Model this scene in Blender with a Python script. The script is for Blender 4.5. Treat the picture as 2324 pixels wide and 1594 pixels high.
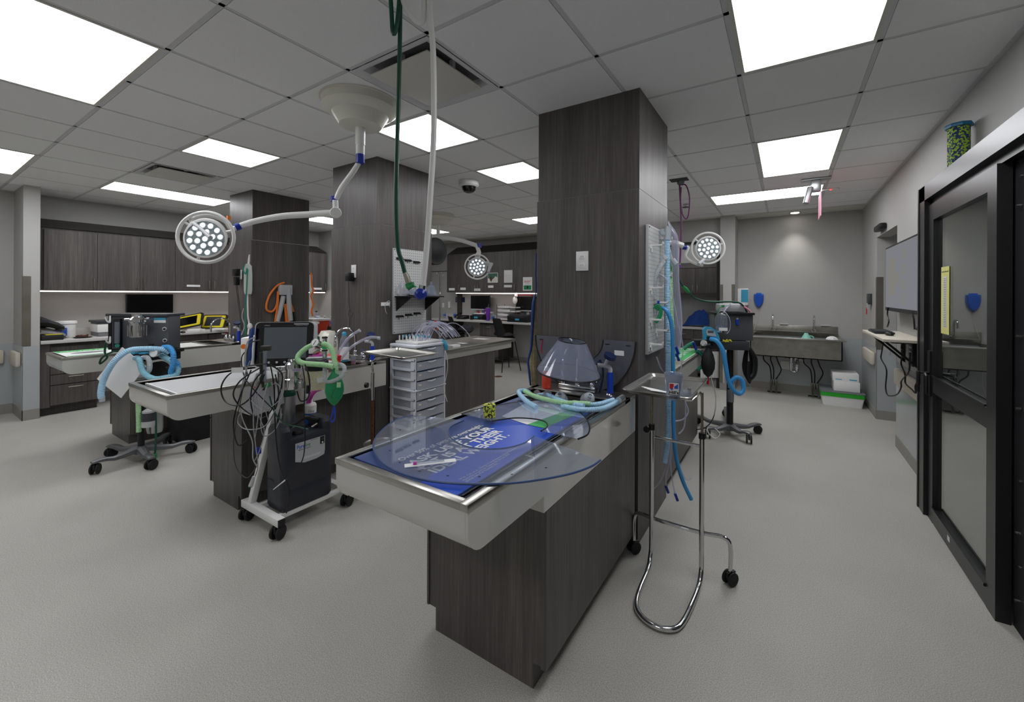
import bpy, bmesh, math, random
from mathutils import Vector as V, Matrix, Euler
random.seed(7)
for _o in list(bpy.data.objects): bpy.data.objects.remove(_o)
SC = bpy.context.scene
COL = SC.collection
PI = math.pi
# ---------------------------------------------------------------- camera
FPX, PPX, PPY, TH, RO, EYE = 935.977, 1184.497, 666.932, 0.56841, 0.0043, 1.5
cam = bpy.data.cameras.new('camera'); camo = bpy.data.objects.new('camera', cam); COL.objects.link(camo)
cam.sensor_fit = 'HORIZONTAL'; cam.sensor_width = 36; cam.lens = FPX / 2324 * 36
cam.shift_x = (1162 - PPX) / 2324; cam.shift_y = (PPY - 797) / 2324
cam.clip_start = 0.02; cam.clip_end = 60
camo.matrix_world = Matrix.Translation((0, 0, EYE)) @ Matrix.Rotation(TH, 4, 'Z') @ Matrix.Rotation(PI/2, 4, 'X') @ Matrix.Rotation(RO, 4, 'Z')
SC.camera = camo
# ---------------------------------------------------------------- world and exposure
w = bpy.data.worlds.new('world'); SC.world = w; w.use_nodes = True
w.node_tree.nodes['Background'].inputs[0].default_value = (0.6, 0.62, 0.65, 1)
w.node_tree.nodes['Background'].inputs[1].default_value = 0.15
SC.view_settings.view_transform = 'Standard'; SC.view_settings.look = 'None'
SC.view_settings.gamma = 1; SC.view_settings.use_curve_mapping = False
SC.view_settings.exposure = 0.72
PANEL_E = 6.0      # ceiling panel emission
SC.cycles.max_bounces = 9; SC.cycles.transparent_max_bounces = 14
SC.cycles.sample_clamp_indirect = 6
# ---------------------------------------------------------------- measuring helpers (a photo pixel plus a known plane or distance gives a point)
_ct, _st = math.cos(TH), math.sin(TH)
def ray(u, v):
    a, b = u - PPX, v - PPY; c, s = math.cos(RO), math.sin(RO)
    r, t = (a*c + b*s) / FPX, -(-a*s + b*c) / FPX
    return V((r*_ct - _st, r*_st + _ct, t))
EYEV = V((0, 0, EYE))
def onz(u, v, z): d = ray(u, v); return EYEV + d * ((z - EYE) / d.z)
def onx(u, v, x): d = ray(u, v); return EYEV + d * (x / d.x)
def ony(u, v, y): d = ray(u, v); return EYEV + d * (y / d.y)
def W(u, v, d): return EYEV + ray(u, v) * d
# ---------------------------------------------------------------- mesh builder
class MB:
    def __init__(s): s.b = bmesh.new()
    def add(s, vs, fs):
        bv = [s.b.verts.new(v) for v in vs]
        for f in fs:
            try: s.b.faces.new([bv[i] for i in f])
            except ValueError: pass
        return bv
    def box(s, a, b, bev=0, M=None):
        x0, x1 = sorted((a[0], b[0])); y0, y1 = sorted((a[1], b[1])); z0, z1 = sorted((a[2], b[2]))
        vs = [V((x, y, z)) for z in (z0, z1) for y in (y0, y1) for x in (x0, x1)]
        if M: vs = [M @ v for v in vs]
        n0 = len(s.b.edges)
        bv = s.add(vs, [(0,2,3,1), (4,5,7,6), (0,1,5,4), (2,6,7,3), (0,4,6,2), (1,3,7,5)])
        if bev:
            es = set(e for v in bv for e in v.link_edges)
            bmesh.ops.bevel(s.b, geom=list(es), offset=bev, segments=2, affect='EDGES', profile=.5)
        return s
    def prism(s, pts, t, M=None):
        """polygon in local xy extruded to z 0..t"""
        n = len(pts)
        vs = [V((p[0], p[1], 0)) for p in pts] + [V((p[0], p[1], t)) for p in pts]
        if M: vs = [M @ v for v in vs]
        s.add(vs, [tuple(range(n))[::-1], tuple(range(n, 2*n))] + [(i, (i+1) % n, n+(i+1) % n, n+i) for i in range(n)])
        return s
    def poly3(s, pts, off):
        """polygon of 3D points thickened by the vector off"""
        n = len(pts); off = V(off)
        vs = [V(p) for p in pts] + [V(p) + off for p in pts]
        s.add(vs, [tuple(range(n))[::-1], tuple(range(n, 2*n))] + [(i, (i+1) % n, n+(i+1) % n, n+i) for i in range(n)])
        return s
    def rings(s, rings, cap=True, closed=False):
        n = len(rings[0]); allv = [[s.b.verts.new(p) for p in r] for r in rings]
        m = len(allv)
        for k in range(m if closed else m-1):
            a, b = allv[k], allv[(k+1) % m]
            for i in range(n):
                s.b.faces.new((a[i], a[(i+1) % n], b[(i+1) % n], b[i]))
        if cap and not closed:
            for r in (allv[0][::-1], allv[-1]):
                try: s.b.faces.new(r)
                except ValueError: pass
        return s
    def tube(s, pts, r, n=8, sm=6, closed=False, cor=0, cap=True):
        """round tube through points; r a number or one per point; cor = corrugation pitch"""
        pts = [V(p) for p in pts]; rs = r if isinstance(r, (list, tuple)) else [r]*len(pts)
        if sm > 1 and len(pts) > 2: pts, rs = spline(pts, rs, sm, closed)
        if cor:
            L = [0]
            for i in range(1, len(pts)): L.append(L[-1] + (pts[i]-pts[i-1]).length)
            m = min(int(L[-1] / cor * 2), 420); q, qr, j = [], [], 0
            for k in range(m+1):
                t = L[-1]*k/m
                while j < len(L)-2 and L[j+1] < t: j += 1
                f = (t-L[j]) / max(1e-9, L[j+1]-L[j])
                q.append(pts[j].lerp(pts[j+1], f)); qr.append((rs[j]*(1-f)+rs[j+1]*f) * (1 if k % 2 else .86))
            pts, rs = q, qr
        N = len(pts); T = []
        for i in range(N):
            a = pts[(i-1) % N] if (closed or i > 0) else pts[i]
            b = pts[(i+1) % N] if (closed or i < N-1) else pts[i]
            t = (b-a); T.append(t.normalized() if t.length > 1e-9 else (T[-1] if T else V((0,0,1))))
        up = V((0,0,1)) if abs(T[0].z) < .9 else V((1,0,0))
        nx = T[0].cross(up).normalized(); rg = []
        for i in range(N):
            if i:
                ax = T[i-1].cross(T[i])
                if ax.length > 1e-7: nx = Matrix.Rotation(T[i-1].angle(T[i]), 3, ax.normalized()) @ nx
                nx = (nx - T[i]*nx.dot(T[i])).normalized()
            by = T[i].cross(nx)
            rg.append([pts[i] + (nx*math.cos(2*PI*k/n) + by*math.sin(2*PI*k/n)) * rs[i] for k in range(n)])
        return s.rings(rg, cap=cap, closed=closed)
    def cyl(s, p, q, r, r2=None, n=16, cap=True): return s.tube([p, q], [r, r if r2 is None else r2], n=n, sm=1, cap=cap)
    def lathe(s, c, prof, n=24, M=None):
        """prof = [(radius, height)...] about local z at c"""
        c = V(c); M = M or Matrix.Identity(3)
        rg = [[c + M @ V((max(r, 1e-4)*math.cos(2*PI*k/n), max(r, 1e-4)*math.sin(2*PI*k/n), z)) for k in range(n)] for r, z in prof]
        return s.rings(rg)
    def ball(s, c, r, sc=(1,1,1), n=12, M=None):
        M = M or Matrix.Identity(3); c = V(c)
        rg = []
        for i in range(1, n):
            a = PI*i/n - PI/2
            rg.append([c + M @ V((r*sc[0]*math.cos(a)*math.cos(2*PI*k/(2*n)), r*sc[1]*math.cos(a)*math.sin(2*PI*k/(2*n)), r*sc[2]*math.sin(a))) for k in range(2*n)])
        return s.rings(rg)
    def sheet(s, grid, t=0):
        """grid of 3D points as a surface"""
        g = [[s.b.verts.new(p) for p in r] for r in grid]
        fs = [s.b.faces.new((g[i][j], g[i][j+1], g[i+1][j+1], g[i+1][j])) for i in range(len(g)-1) for j in range(len(g[0])-1)]
        if t: bmesh.ops.solidify(s.b, geom=fs, thickness=t)
        return s
    def obj(s, name, mat, parent=None, label=None, ang=.5):
        b = s.b
        bmesh.ops.recalc_face_normals(b, faces=b.faces)
        for f in b.faces: f.smooth = True
        for e in b.edges:
            if len(e.link_faces) != 2 or e.calc_face_angle(9) > ang: e.smooth = False
        me = bpy.data.meshes.new(name); b.to_mesh(me); b.free()
        me.materials.append(mat if not isinstance(mat, str) else MT[mat])
        o = bpy.data.objects.new(name, me); COL.objects.link(o); adopt(o, parent)
        if label: o['label'] = label
        return o
def adopt(o, parent):
    if parent:
        o.parent = parent; o.matrix_parent_inverse = wmat(parent).inverted()
def wmat(o):
    m = o.matrix_basis.copy()
    if o.parent: m = wmat(o.parent) @ o.matrix_parent_inverse @ m
    return m
def spline(pts, rs, k, closed=False):
    n = len(pts); out, ro = [], []
    for i in range(n if closed else n-1):
        g = lambda j: pts[j % n] if closed else pts[max(0, min(n-1, j))]
        p0, p1, p2, p3 = g(i-1), g(i), g(i+1), g(i+2)
        for j in range(k):
            t = j/k
            out.append(.5*((2*p1) + (p2-p0)*t + (2*p0-5*p1+4*p2-p3)*t*t + (3*p1-p0-3*p2+p3)*t**3))
            ro.append(rs[i]*(1-t) + rs[(i+1) % n]*t)
    if not closed: out.append(pts[-1]); ro.append(rs[-1])
    return out, ro
def thing(name, label, cat, loc=(0,0,0), group=None, rz=0):
    o = bpy.data.objects.new(name, None); COL.objects.link(o); o.empty_display_size = .1
    o.location = loc; o.rotation_euler = (0, 0, rz)
    return tag(o, label, cat, group)
def tag(o, label, cat, group=None, stuff=False):
    o['label'] = label; o['category'] = cat
    if group: o['group'] = group
    if stuff: o['kind'] = 'stuff'
    return o
def struct(name, mb, mat, parent=None, label=None):
    o = mb.obj(name, mat, parent)
    if not parent: o['kind'] = 'structure'
    return o
def dup(root, loc, rz=None, label=None, group=None):
    """copy of a thing, its parts and sub-parts"""
    r = root.copy(); COL.objects.link(r); r.location = loc
    if rz is not None: r.rotation_euler = (0, 0, rz)
    if label: r['label'] = label
    if group: r['group'] = group
    def go(a, b):
        for ch in list(a.children):
            c = ch.copy(); COL.objects.link(c); c.parent = b; go(ch, c)
    go(root, r)
    return r
def text_mesh(name, body, size, mat, M, parent, font=None, depth=.0004, bold=0, align='LEFT', spacing=1.0, width=None, label=None):
    cu = bpy.data.curves.new(name, 'FONT'); cu.body = body; cu.size = size; cu.extrude = depth; cu.offset = bold
    cu.align_x = align; cu.space_line = spacing; cu.resolution_u = 3
    t = bpy.data.objects.new(name, cu); COL.objects.link(t); bpy.context.view_layer.update()
    me = bpy.data.meshes.new_from_object(t.evaluated_get(bpy.context.evaluated_depsgraph_get()))
    bpy.data.objects.remove(t); bpy.data.curves.remove(cu)
    if width:
        xs = [v.co.x for v in me.vertices]; k = width / max(1e-6, max(xs)-min(xs)); me.transform(Matrix.Scale(k, 4, (1,0,0)))
    me.transform(M); me.name = name
    me.materials.clear(); me.materials.append(MT[mat])
    o = bpy.data.objects.new(name, me); COL.objects.link(o); adopt(o, parent)
    return o
def frame(o, x, y):
    """matrix with origin o, local x along x, local y along y"""
    x = V(x).normalized(); y = V(y); y = (y - x*y.dot(x)).normalized(); z = x.cross(y)
    return Matrix(((x.x, y.x, z.x, o[0]), (x.y, y.y, z.y, o[1]), (x.z, y.z, z.z, o[2]), (0,0,0,1)))
def text_lines(parent, F, x0, x1, ys, h, mt, z=.0035, ragged=.1):
    """rows of print too small to read, as broken dashes"""
    m = MB()
    for k, y in enumerate(ys):
        x = x0; e = x1 - (x1-x0)*ragged*((k*7 % 3)/2)
        while x < e: w_ = min(e-x, h*(1.6+1.4*((k*5+int(x*9999)) % 3))); m.box((x, y, z), (x+w_, y+h, z+.0004), M=F); x += w_+h*.8
    return m.obj('printed_lines', mt, parent)
EAST = lambda o: frame(o, (0,1,0), (0,0,1))     # on a surface facing east (+x): x' = north
SOUTH = lambda o: frame(o, (1,0,0), (0,0,1))    # on a surface facing south: x' = east
def rot_to(d):
    """3x3 with local z along d"""
    return V((0,0,1)).rotation_difference(V(d).normalized()).to_matrix()
# ---------------------------------------------------------------- materials
MT = {}
def lin(h):
    h = h.lstrip('#'); c = [int(h[i:i+2], 16)/255 for i in (0, 2, 4)]
    return tuple(x/12.92 if x <= .04045 else ((x+.055)/1.055)**2.4 for x in c) + (1,)
def mat(name, col, rough=.5, metal=0, trans=0, alpha=None, emit=0, noise=0, nscale=30, bump=0, aniso=0, coat=0, spec=.5, ior=1.45, stretch=(1,1,1), detail=3):
    m = bpy.data.materials.new(name); m.use_nodes = True; nt = m.node_tree; P = nt.nodes['Principled BSDF']
    c = lin(col) if isinstance(col, str) else tuple(col) + (1,)
    P.inputs['Base Color'].default_value = c; P.inputs['Roughness'].default_value = rough
    P.inputs['Metallic'].default_value = metal; P.inputs['Transmission Weight'].default_value = trans
    P.inputs['Specular IOR Level'].default_value = spec; P.inputs['IOR'].default_value = ior
    if coat: P.inputs['Coat Weight'].default_value = coat; P.inputs['Coat Roughness'].default_value = .08
    if aniso: P.inputs['Anisotropic'].default_value = aniso
    if emit: P.inputs['Emission Color'].default_value = c; P.inputs['Emission Strength'].default_value = emit
    if noise or bump:
        tc = nt.nodes.new('ShaderNodeTexCoord'); mp = nt.nodes.new('ShaderNodeMapping'); mp.inputs['Scale'].default_value = stretch
        nz = nt.nodes.new('ShaderNodeTexNoise'); nz.inputs['Scale'].default_value = nscale; nz.inputs['Detail'].default_value = detail
        nt.links.new(tc.outputs['Object'], mp.inputs[0]); nt.links.new(mp.outputs[0], nz.inputs['Vector'])
        if noise:
            rp = nt.nodes.new('ShaderNodeValToRGB')
            rp.color_ramp.elements[0].position = .3; rp.color_ramp.elements[1].position = .7
            rp.color_ramp.elements[0].color = tuple(x*(1-noise) for x in c[:3]) + (1,)
            rp.color_ramp.elements[1].color = tuple(min(1, x*(1+noise)) for x in c[:3]) + (1,)
            nt.links.new(nz.outputs[0], rp.inputs[0]); nt.links.new(rp.outputs[0], P.inputs['Base Color'])
        if bump:
            bp = nt.nodes.new('ShaderNodeBump'); bp.inputs['Strength'].default_value = bump; bp.inputs['Distance'].default_value = .002
            nt.links.new(nz.outputs[0], bp.inputs['Height']); nt.links.new(bp.outputs[0], P.inputs['Normal'])
    if alpha is not None:
        tr = nt.nodes.new('ShaderNodeBsdfTransparent'); mx = nt.nodes.new('ShaderNodeMixShader')
        tr.inputs[0].default_value = tuple(.55+.45*x for x in c[:3]) + (1,)
        fr = facing_mix(nt, .03)
        ma = nt.nodes.new('ShaderNodeMath'); ma.operation = 'ADD'; ma.use_clamp = True; ma.inputs[1].default_value = alpha
        nt.links.new(fr.outputs[0], ma.inputs[0]); nt.links.new(ma.outputs[0], mx.inputs[0])
        out = nt.nodes['Material Output']
        nt.links.new(tr.outputs[0], mx.inputs[1]); nt.links.new(P.outputs[0], mx.inputs[2]); nt.links.new(mx.outputs[0], out.inputs[0])
    MT[name] = m
    return m
def facing_mix(nt, base=.04):
    """Schlick reflectance that is the same from both sides of a thin sheet"""
    lw = nt.nodes.new('ShaderNodeLayerWeight'); lw.inputs[0].default_value = .5
    pw = nt.nodes.new('ShaderNodeMath'); pw.operation = 'POWER'; pw.inputs[1].default_value = 5
    ml = nt.nodes.new('ShaderNodeMath'); ml.operation = 'MULTIPLY_ADD'; ml.inputs[1].default_value = 1-base; ml.inputs[2].default_value = base; ml.use_clamp = True
    nt.links.new(lw.outputs['Facing'], pw.inputs[0]); nt.links.new(pw.outputs[0], ml.inputs[0]); return ml
def clear(name, tint, haze, hazecol='#c8d0dc', rough=.08, gloss=1.45):
    """thin clear plastic: see-through, a little milky, glossy on top"""
    m = bpy.data.materials.new(name); m.use_nodes = True; nt = m.node_tree; nt.nodes.remove(nt.nodes['Principled BSDF'])
    N = nt.nodes.new; out = nt.nodes['Material Output']
    tr = N('ShaderNodeBsdfTransparent'); tr.inputs[0].default_value = lin(tint)
    df = N('ShaderNodeBsdfDiffuse'); df.inputs[0].default_value = lin(hazecol)
    gl = N('ShaderNodeBsdfGlossy'); gl.inputs['Roughness'].default_value = rough; gl.inputs[0].default_value = (1,1,1,1)
    m1 = N('ShaderNodeMixShader'); m1.inputs[0].default_value = haze
    m2 = N('ShaderNodeMixShader'); fr = facing_mix(nt, ((gloss-1)/(gloss+1))**2)
    nt.links.new(tr.outputs[0], m1.inputs[1]); nt.links.new(df.outputs[0], m1.inputs[2])
    nt.links.new(fr.outputs[0], m2.inputs[0]); nt.links.new(m1.outputs[0], m2.inputs[1]); nt.links.new(gl.outputs[0], m2.inputs[2])
    nt.links.new(m2.outputs[0], out.inputs[0]); MT[name] = m
    return m
def wood(name, base, dark, light, rough=.42):
    m = bpy.data.materials.new(name); m.use_nodes = True; nt = m.node_tree; P = nt.nodes['Principled BSDF']; N = nt.nodes.new
    tc = N('ShaderNodeTexCoord')
    def nz(scale, st, det):
        mp = N('ShaderNodeMapping'); mp.inputs['Scale'].default_value = st; n = N('ShaderNodeTexNoise')
        n.inputs['Scale'].default_value = scale; n.inputs['Detail'].default_value = det; n.inputs['Roughness'].default_value = .6
        nt.links.new(tc.outputs['Object'], mp.inputs[0]); nt.links.new(mp.outputs[0], n.inputs['Vector']); return n
    a = nz(7, (1, 1, .05), 4); b = nz(95, (1, 1, .03), 3)
    mx = N('ShaderNodeMath'); mx.operation = 'MULTIPLY_ADD'; mx.inputs[1].default_value = .5; mu = N('ShaderNodeMath'); mu.operation = 'MULTIPLY'; mu.inputs[1].default_value = .5
    nt.links.new(b.outputs[0], mu.inputs[0]); nt.links.new(a.outputs[0], mx.inputs[0]); nt.links.new(mu.outputs[0], mx.inputs[2])
    rp = N('ShaderNodeValToRGB'); e = rp.color_ramp.elements; e[0].position = .36; e[1].position = .64
    e[0].color = lin(dark); e[1].color = lin(light); k = e.new(.5); k.color = lin(base)
    nt.links.new(mx.outputs[0], rp.inputs[0]); nt.links.new(rp.outputs[0], P.inputs['Base Color'])
    P.inputs['Roughness'].default_value = rough; P.inputs['Specular IOR Level'].default_value = .45
    bp = N('ShaderNodeBump'); bp.inputs['Strength'].default_value = .12; bp.inputs['Distance'].default_value = .001
    nt.links.new(b.outputs[0], bp.inputs['Height']); nt.links.new(bp.outputs[0], P.inputs['Normal'])
    MT[name] = m
wood('wood', '#524d4b', '#443f3e', '#645f5c')
wood('wood_dark', '#3a3533', '#2f2a29', '#46403d')
mat('wall', '#afaeab', .62, noise=.02, nscale=3, bump=.25)
mat('wainscot', '#a9adaf', .18, noise=.015, nscale=4)
mat('base', '#8f8d88', .5, noise=.04, nscale=60)
mat('ceil_tile', '#eeeeef', .9, noise=.03, nscale=240, bump=.3)
mat('ceil_bar', '#cfcfd1', .6)
mat('ceil_gyp', '#cfcdc6', .8)
mat('steel', '#b4b2ac', .3, 1, noise=.08, nscale=9, stretch=(1,1,14))
mat('steel_dull', '#9a978f', .38, 1, noise=.12, nscale=12)
mat('guard', '#8f8a80', .36, 1, noise=.1, nscale=6)
mat('chrome', '#d6d6d8', .09, 1)
mat('chrome_soft', '#c4c4c4', .2, 1)
mat('brass', '#a49a80', .3, 1)
mat('nickel', '#b8b2a8', .3, 1)
mat('alu', '#b9bbbd', .35, .9)
mat('castgrey', '#6a6b6d', .42, .5)
mat('black', '#131316', .42)
mat('black_soft', '#1d1d20', .65, noise=.15, nscale=80)
mat('rubber', '#161618', .6)
mat('darkgrey', '#3a3c40', .4)
mat('machine_grey', '#54565b', .3)
mat('grey', '#74767a', .5)
mat('lightgrey', '#b5b7ba', .45)
mat('white', '#e6e6e4', .4)
mat('white_gloss', '#e9e8e6', .16, coat=.3)
mat('apron', '#c9c8c3', .14, coat=.35)
mat('paper', '#e8e8e8', .8)
mat('tape', '#d8d8da', .6)
mat('frame_black', '#2b2b2c', .33, .35)
mat('darkcase', '#2b2d35', .42, noise=.05, nscale=150)
mat('tile_warm', '#6e6a63', .3)
mat('teal_blue', '#1b6f96', .35)
mat('hose_teal', '#8fd0c0', .4)
mat('blue_disp', '#1550b8', .3)
mat('green_bin', '#2aa52e', .4)
mat('photo_green', '#3a6a58', .6)
mat('stool_black', '#1c1c20', .55)
mat('screen', '#0c0d10', .12, coat=.2)
mat('screen_grey', '#5a6068', .14, coat=.5)
mat('hill_blue', '#28478c', .35, noise=.03, nscale=5)
mat('mat_blue', '#1f4fc4', .3)
mat('mat_navy', '#3a4f86', .32)
mat('blue', '#1b3fb0', .35)
mat('blue_deep', '#12309a', .3)
mat('navy', '#14234f', .4)
mat('cyan', '#3f9fc4', .4)
mat('teal', '#1f7f6a', .4)
mat('green', '#1c8a48', .5)
mat('green_dark', '#0f4a38', .4)
mat('green_poster', '#3fae5c', .5)
mat('lime', '#9fc63a', .5, noise=.6, nscale=70)
mat('red', '#c4202c', .4)
mat('orange', '#ee7f2e', .5)
mat('orange_red', '#c8401f', .45)
mat('yellow', '#e8d92e', .45)
mat('yellow_paper', '#e4e08a', .8)
mat('purple', '#7b3cb4', .4)
mat('purple_hose', '#6b2a63', .4)
mat('magenta', '#c94fae', .4)
mat('pink', '#e59ab2', .5)
mat('beige', '#c9c2b4', .6)
mat('cream', '#dedccf', .3, coat=.2)
mat('olive', '#33332a', .45)
mat('rust', '#5a3322', .7, noise=.5, nscale=90)
mat('tan_fleece', '#a59a7a', .95, noise=.2, nscale=40, bump=.8)
mat('counter', '#c3c1be', .35, noise=.05, nscale=30)
mat('green_rubber', '#1f8a5a', .45)
mat('hose_green', '#a9d6a2', .35)
mat('hose_blue', '#8fc4e2', .3)
mat('hose_cyan', '#8cbfd2', .35)
mat('hose_bright', '#3f96d6', .35)
mat('hose_white', '#dfe3e6', .35)
mat('granules', '#cfc9ae', .8, noise=.45, nscale=420)
mat('navy_cloth', '#2f57a8', .9, noise=.15, nscale=14, bump=.5)
mat('grey_cloth', '#8a8a8e', .9, noise=.15, nscale=18, bump=.6)
mat('dark_cloth', '#2c2d34', .9, noise=.2, nscale=18, bump=.6)
def camo(name, a, b, sc, pos=.5, st=(1,1,1)):
    m = mat(name, a, .75); nt = m.node_tree; P = nt.nodes['Principled BSDF']; N = nt.nodes.new
    tc = N('ShaderNodeTexCoord'); mp = N('ShaderNodeMapping'); mp.inputs['Scale'].default_value = st; n = N('ShaderNodeTexNoise'); n.inputs['Scale'].default_value = sc; r = N('ShaderNodeValToRGB'); r.color_ramp.interpolation = 'CONSTANT'
    r.color_ramp.elements[0].color = lin(a); r.color_ramp.elements[1].color = lin(b); r.color_ramp.elements[1].position = pos
    nt.links.new(tc.outputs['Object'], mp.inputs[0]); nt.links.new(mp.outputs[0], n.inputs['Vector']); nt.links.new(n.outputs[0], r.inputs[0]); nt.links.new(r.outputs[0], P.inputs['Base Color'])
camo('bandage', '#d0d84a', '#35372c', 110, .52); camo('lime_navy', '#a4c43a', '#1c3a66', 90, .5)
mat('skin_orange', '#ef5a3a', .3, alpha=.75)
mat('label_blue', '#2f62c0', .5)
mat('drawer_plastic', '#e2e5ee', .4)
mat('grille', '#d4d5d6', .45, .5)
mat('lens_glass', '#e8eef2', .1, emit=.45)
emis_later = [('tv', '#9b9da4', .36), ('tv_tile', '#a3a198', .34)]
mat('cable_grey', '#9b9da0', .5)
mat('binding_blue', '#3a5280', .4)
mat('bag_milky', '#ccd2cc', .4, alpha=.75)
mat('stopper', '#c4402a', .5)
clear('clear', '#e4e8f0', .16, rough=.1)
clear('clear_cone', '#e4e8f2', .2, '#c6cde0', rough=.03)
clear('clear_grey', '#b9bcc6', .3, '#9a9da8', rough=.15)
clear('clear_flat', '#f2f5fa', .07, '#dbe2f0', rough=.03)
clear('clear_drawer', '#dfe3ec', .75, '#e2e6ee', rough=.2)
clear('clear_tube', '#f0f0f8', .32, '#e2e2f0', rough=.1)
clear('clear_bag', '#dcdce0', .3, '#d0d0d6', rough=.12)
clear('hose_clear', '#d8dfe2', .5, '#d8dde0', rough=.15)
mat('hose_bluec', '#a6cfea', .3)
clear('glass', '#dfe4e2', .03, '#9aa5a0', rough=.0, gloss=2.9)
clear('orange_fluid', '#ffb0a0', .5, '#ff6a50', rough=.08)
def emis(name, col, st):
    m = bpy.data.materials.new(name); m.use_nodes = True; nt = m.node_tree; nt.nodes.remove(nt.nodes['Principled BSDF'])
    e = nt.nodes.new('ShaderNodeEmission'); e.inputs[0].default_value = lin(col); e.inputs[1].default_value = st
    nt.links.new(e.outputs[0], nt.nodes['Material Output'].inputs[0]); MT[name] = m
emis('panel', '#fbfcff', PANEL_E); emis('led_strip', '#ffeee6', 5.0); emis('led_lens', '#f6fbff', 2.2); emis('can', '#fff6ea', 8)
for a_ in emis_later: emis(*a_)
emis('exit_red', '#ff5040', 1.2)
mat('led_face', '#9aa4a8', .12, noise=.35, nscale=120)
# floor: speckled sheet vinyl
def floor_mat():
    m = bpy.data.materials.new('floor'); m.use_nodes = True; nt = m.node_tree; P = nt.nodes['Principled BSDF']; N = nt.nodes.new
    tc = N('ShaderNodeTexCoord'); a = N('ShaderNodeTexNoise'); a.inputs['Scale'].default_value = 230; a.inputs['Detail'].default_value = 4
    b = N('ShaderNodeTexNoise'); b.inputs['Scale'].default_value = 1.1; b.inputs['Detail'].default_value = 5
    nt.links.new(tc.outputs['Object'], a.inputs['Vector']); nt.links.new(tc.outputs['Object'], b.inputs['Vector'])
    r1 = N('ShaderNodeValToRGB'); e = r1.color_ramp.elements; e[0].position = .36; e[1].position = .66; e[0].color = lin('#a09e98'); e[1].color = lin('#c9c7c0')
    r2 = N('ShaderNodeValToRGB'); e = r2.color_ramp.elements; e[0].position = .3; e[1].position = .7; e[0].color = (.86,.85,.84,1); e[1].color = (1,1,1,1)
    mx = N('ShaderNodeMixRGB'); mx.blend_type = 'MULTIPLY'; mx.inputs[0].default_value = 1
    nt.links.new(a.outputs[0], r1.inputs[0]); nt.links.new(b.outputs[0], r2.inputs[0])
    nt.links.new(r1.outputs[0], mx.inputs[1]); nt.links.new(r2.outputs[0], mx.inputs[2]); nt.links.new(mx.outputs[0], P.inputs['Base Color'])
    P.inputs['Roughness'].default_value = .48; P.inputs['Specular IOR Level'].default_value = .35
    MT['floor'] = m
floor_mat()
# ================================================================ the room
H = 2.738; XL, XR, YS, YN = -8.05, .935, -2.6, 7.65
GX0, GY0, TL = -2.665, .8004, .61
def gx(V_): return GX0 - TL*V_
def gy(R_): return GY0 + TL*R_
LIGHTS = [  # R0, R1, V0, V1, label
 (-1, 0, 0, 2, 'large glowing ceiling panel in the upper left corner of the ceiling'),
 (1, 2, 2, 3, 'square glowing ceiling panel above the first wooden pillar on the left'),
 (2, 3, -1, 0, 'square glowing ceiling panel just behind the white dome of the near surgical lamp'),
 (4, 5, -1, 0, 'square glowing ceiling panel touching the near right pillar beside the dome camera'),
 (8, 9, 1, 2, 'small far glowing ceiling panel left of the near right pillar over the desk'),
 (8, 9, 5, 6, 'far glowing ceiling panel peeking out right of the middle pillar'),
 (1, 3, 6, 7, 'long narrow glowing ceiling panel over the left wall cabinets'),
 (-1, 0, 5, 7, 'glowing ceiling panel cut off by the left edge of the view'),
 (5, 7, 6, 7, 'glowing ceiling panel seen in the gap between left and middle pillars'),
 (1, 3, -5, -4, 'large glowing ceiling panel at the top right of the ceiling'),
 (5, 7, -5, -4, 'glowing ceiling panel in the middle of the right aisle'),
 (8, 9, -5, -3, 'long narrow glowing ceiling panel near the sink alcove with the exit sign'),
 (-4, -3, -4, -2, 'added unseen glowing ceiling panel behind the viewer on the right side, for fill light'),  # out of view, added for the room's light and reflections
 (-4, -3, 2, 4, 'added unseen glowing ceiling panel behind the viewer on the left side, for fill light')]  # second unseen panel, likewise added to light the room
VENTS = [(1, 2, -2, -1, 'white square ceiling air diffuser beside the green hose'), (1, 2, 4, 5, 'white square ceiling air diffuser on the left between two light panels')]
taken = set()
for a in LIGHTS + VENTS:
    for r in range(a[0], a[1]):
        for q in range(a[2], a[3]): taken.add((r, q))
m = MB(); m.box((XL, YS, -.05), (XR+.9, 9.2, 0)); struct('floor', m, 'floor')
# tiles and bars
m = MB()
for r in range(-7, 12):
    for q in range(-6, 10):
        if (r, q) in taken: continue
        x1, x0, y0, y1 = gx(q)-.013, gx(q+1)+.013, gy(r)+.013, gy(r+1)-.013
        x0, x1 = max(x0, XL), min(x1, XR); y0, y1 = max(y0, YS), min(y1, 7.2)
        if x1 > x0 and y1 > y0: m.box((x0, y0, H+.002), (x1, y1, H+.016))
struct('ceiling', m, 'ceil_tile')
m = MB()
for q in range(-5, 10):
    if XL < gx(q) < XR: m.box((gx(q)-.0115, YS, H+.004), (gx(q)+.0115, 7.2, H+.03))
for r in range(-6, 11):
    if YS < gy(r) < 7.2: m.box((XL, gy(r)-.0115, H+.004), (XR, gy(r)+.0115, H+.03))
m.box((XR-.022, YS, H-.004), (XR, 7.2, H+.02)); m.box((XL, YS, H-.004), (XL+.022, 7.2, H+.02))
struct('trim_1', m, 'ceil_bar')
m = MB(); m.box((XL-.1, YS-.1, H+.06), (XR+.1, 9.3, H+.1)); struct('ceiling_slab', m, 'ceil_gyp')
m = MB(); m.box((XL, 7.2, H), (XR, YN, H+.05)); m.box((-3.0, 7.19, H-.018), (XR, 7.215, H+.01)); struct('ceiling_alcove', m, 'ceil_gyp')
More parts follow.
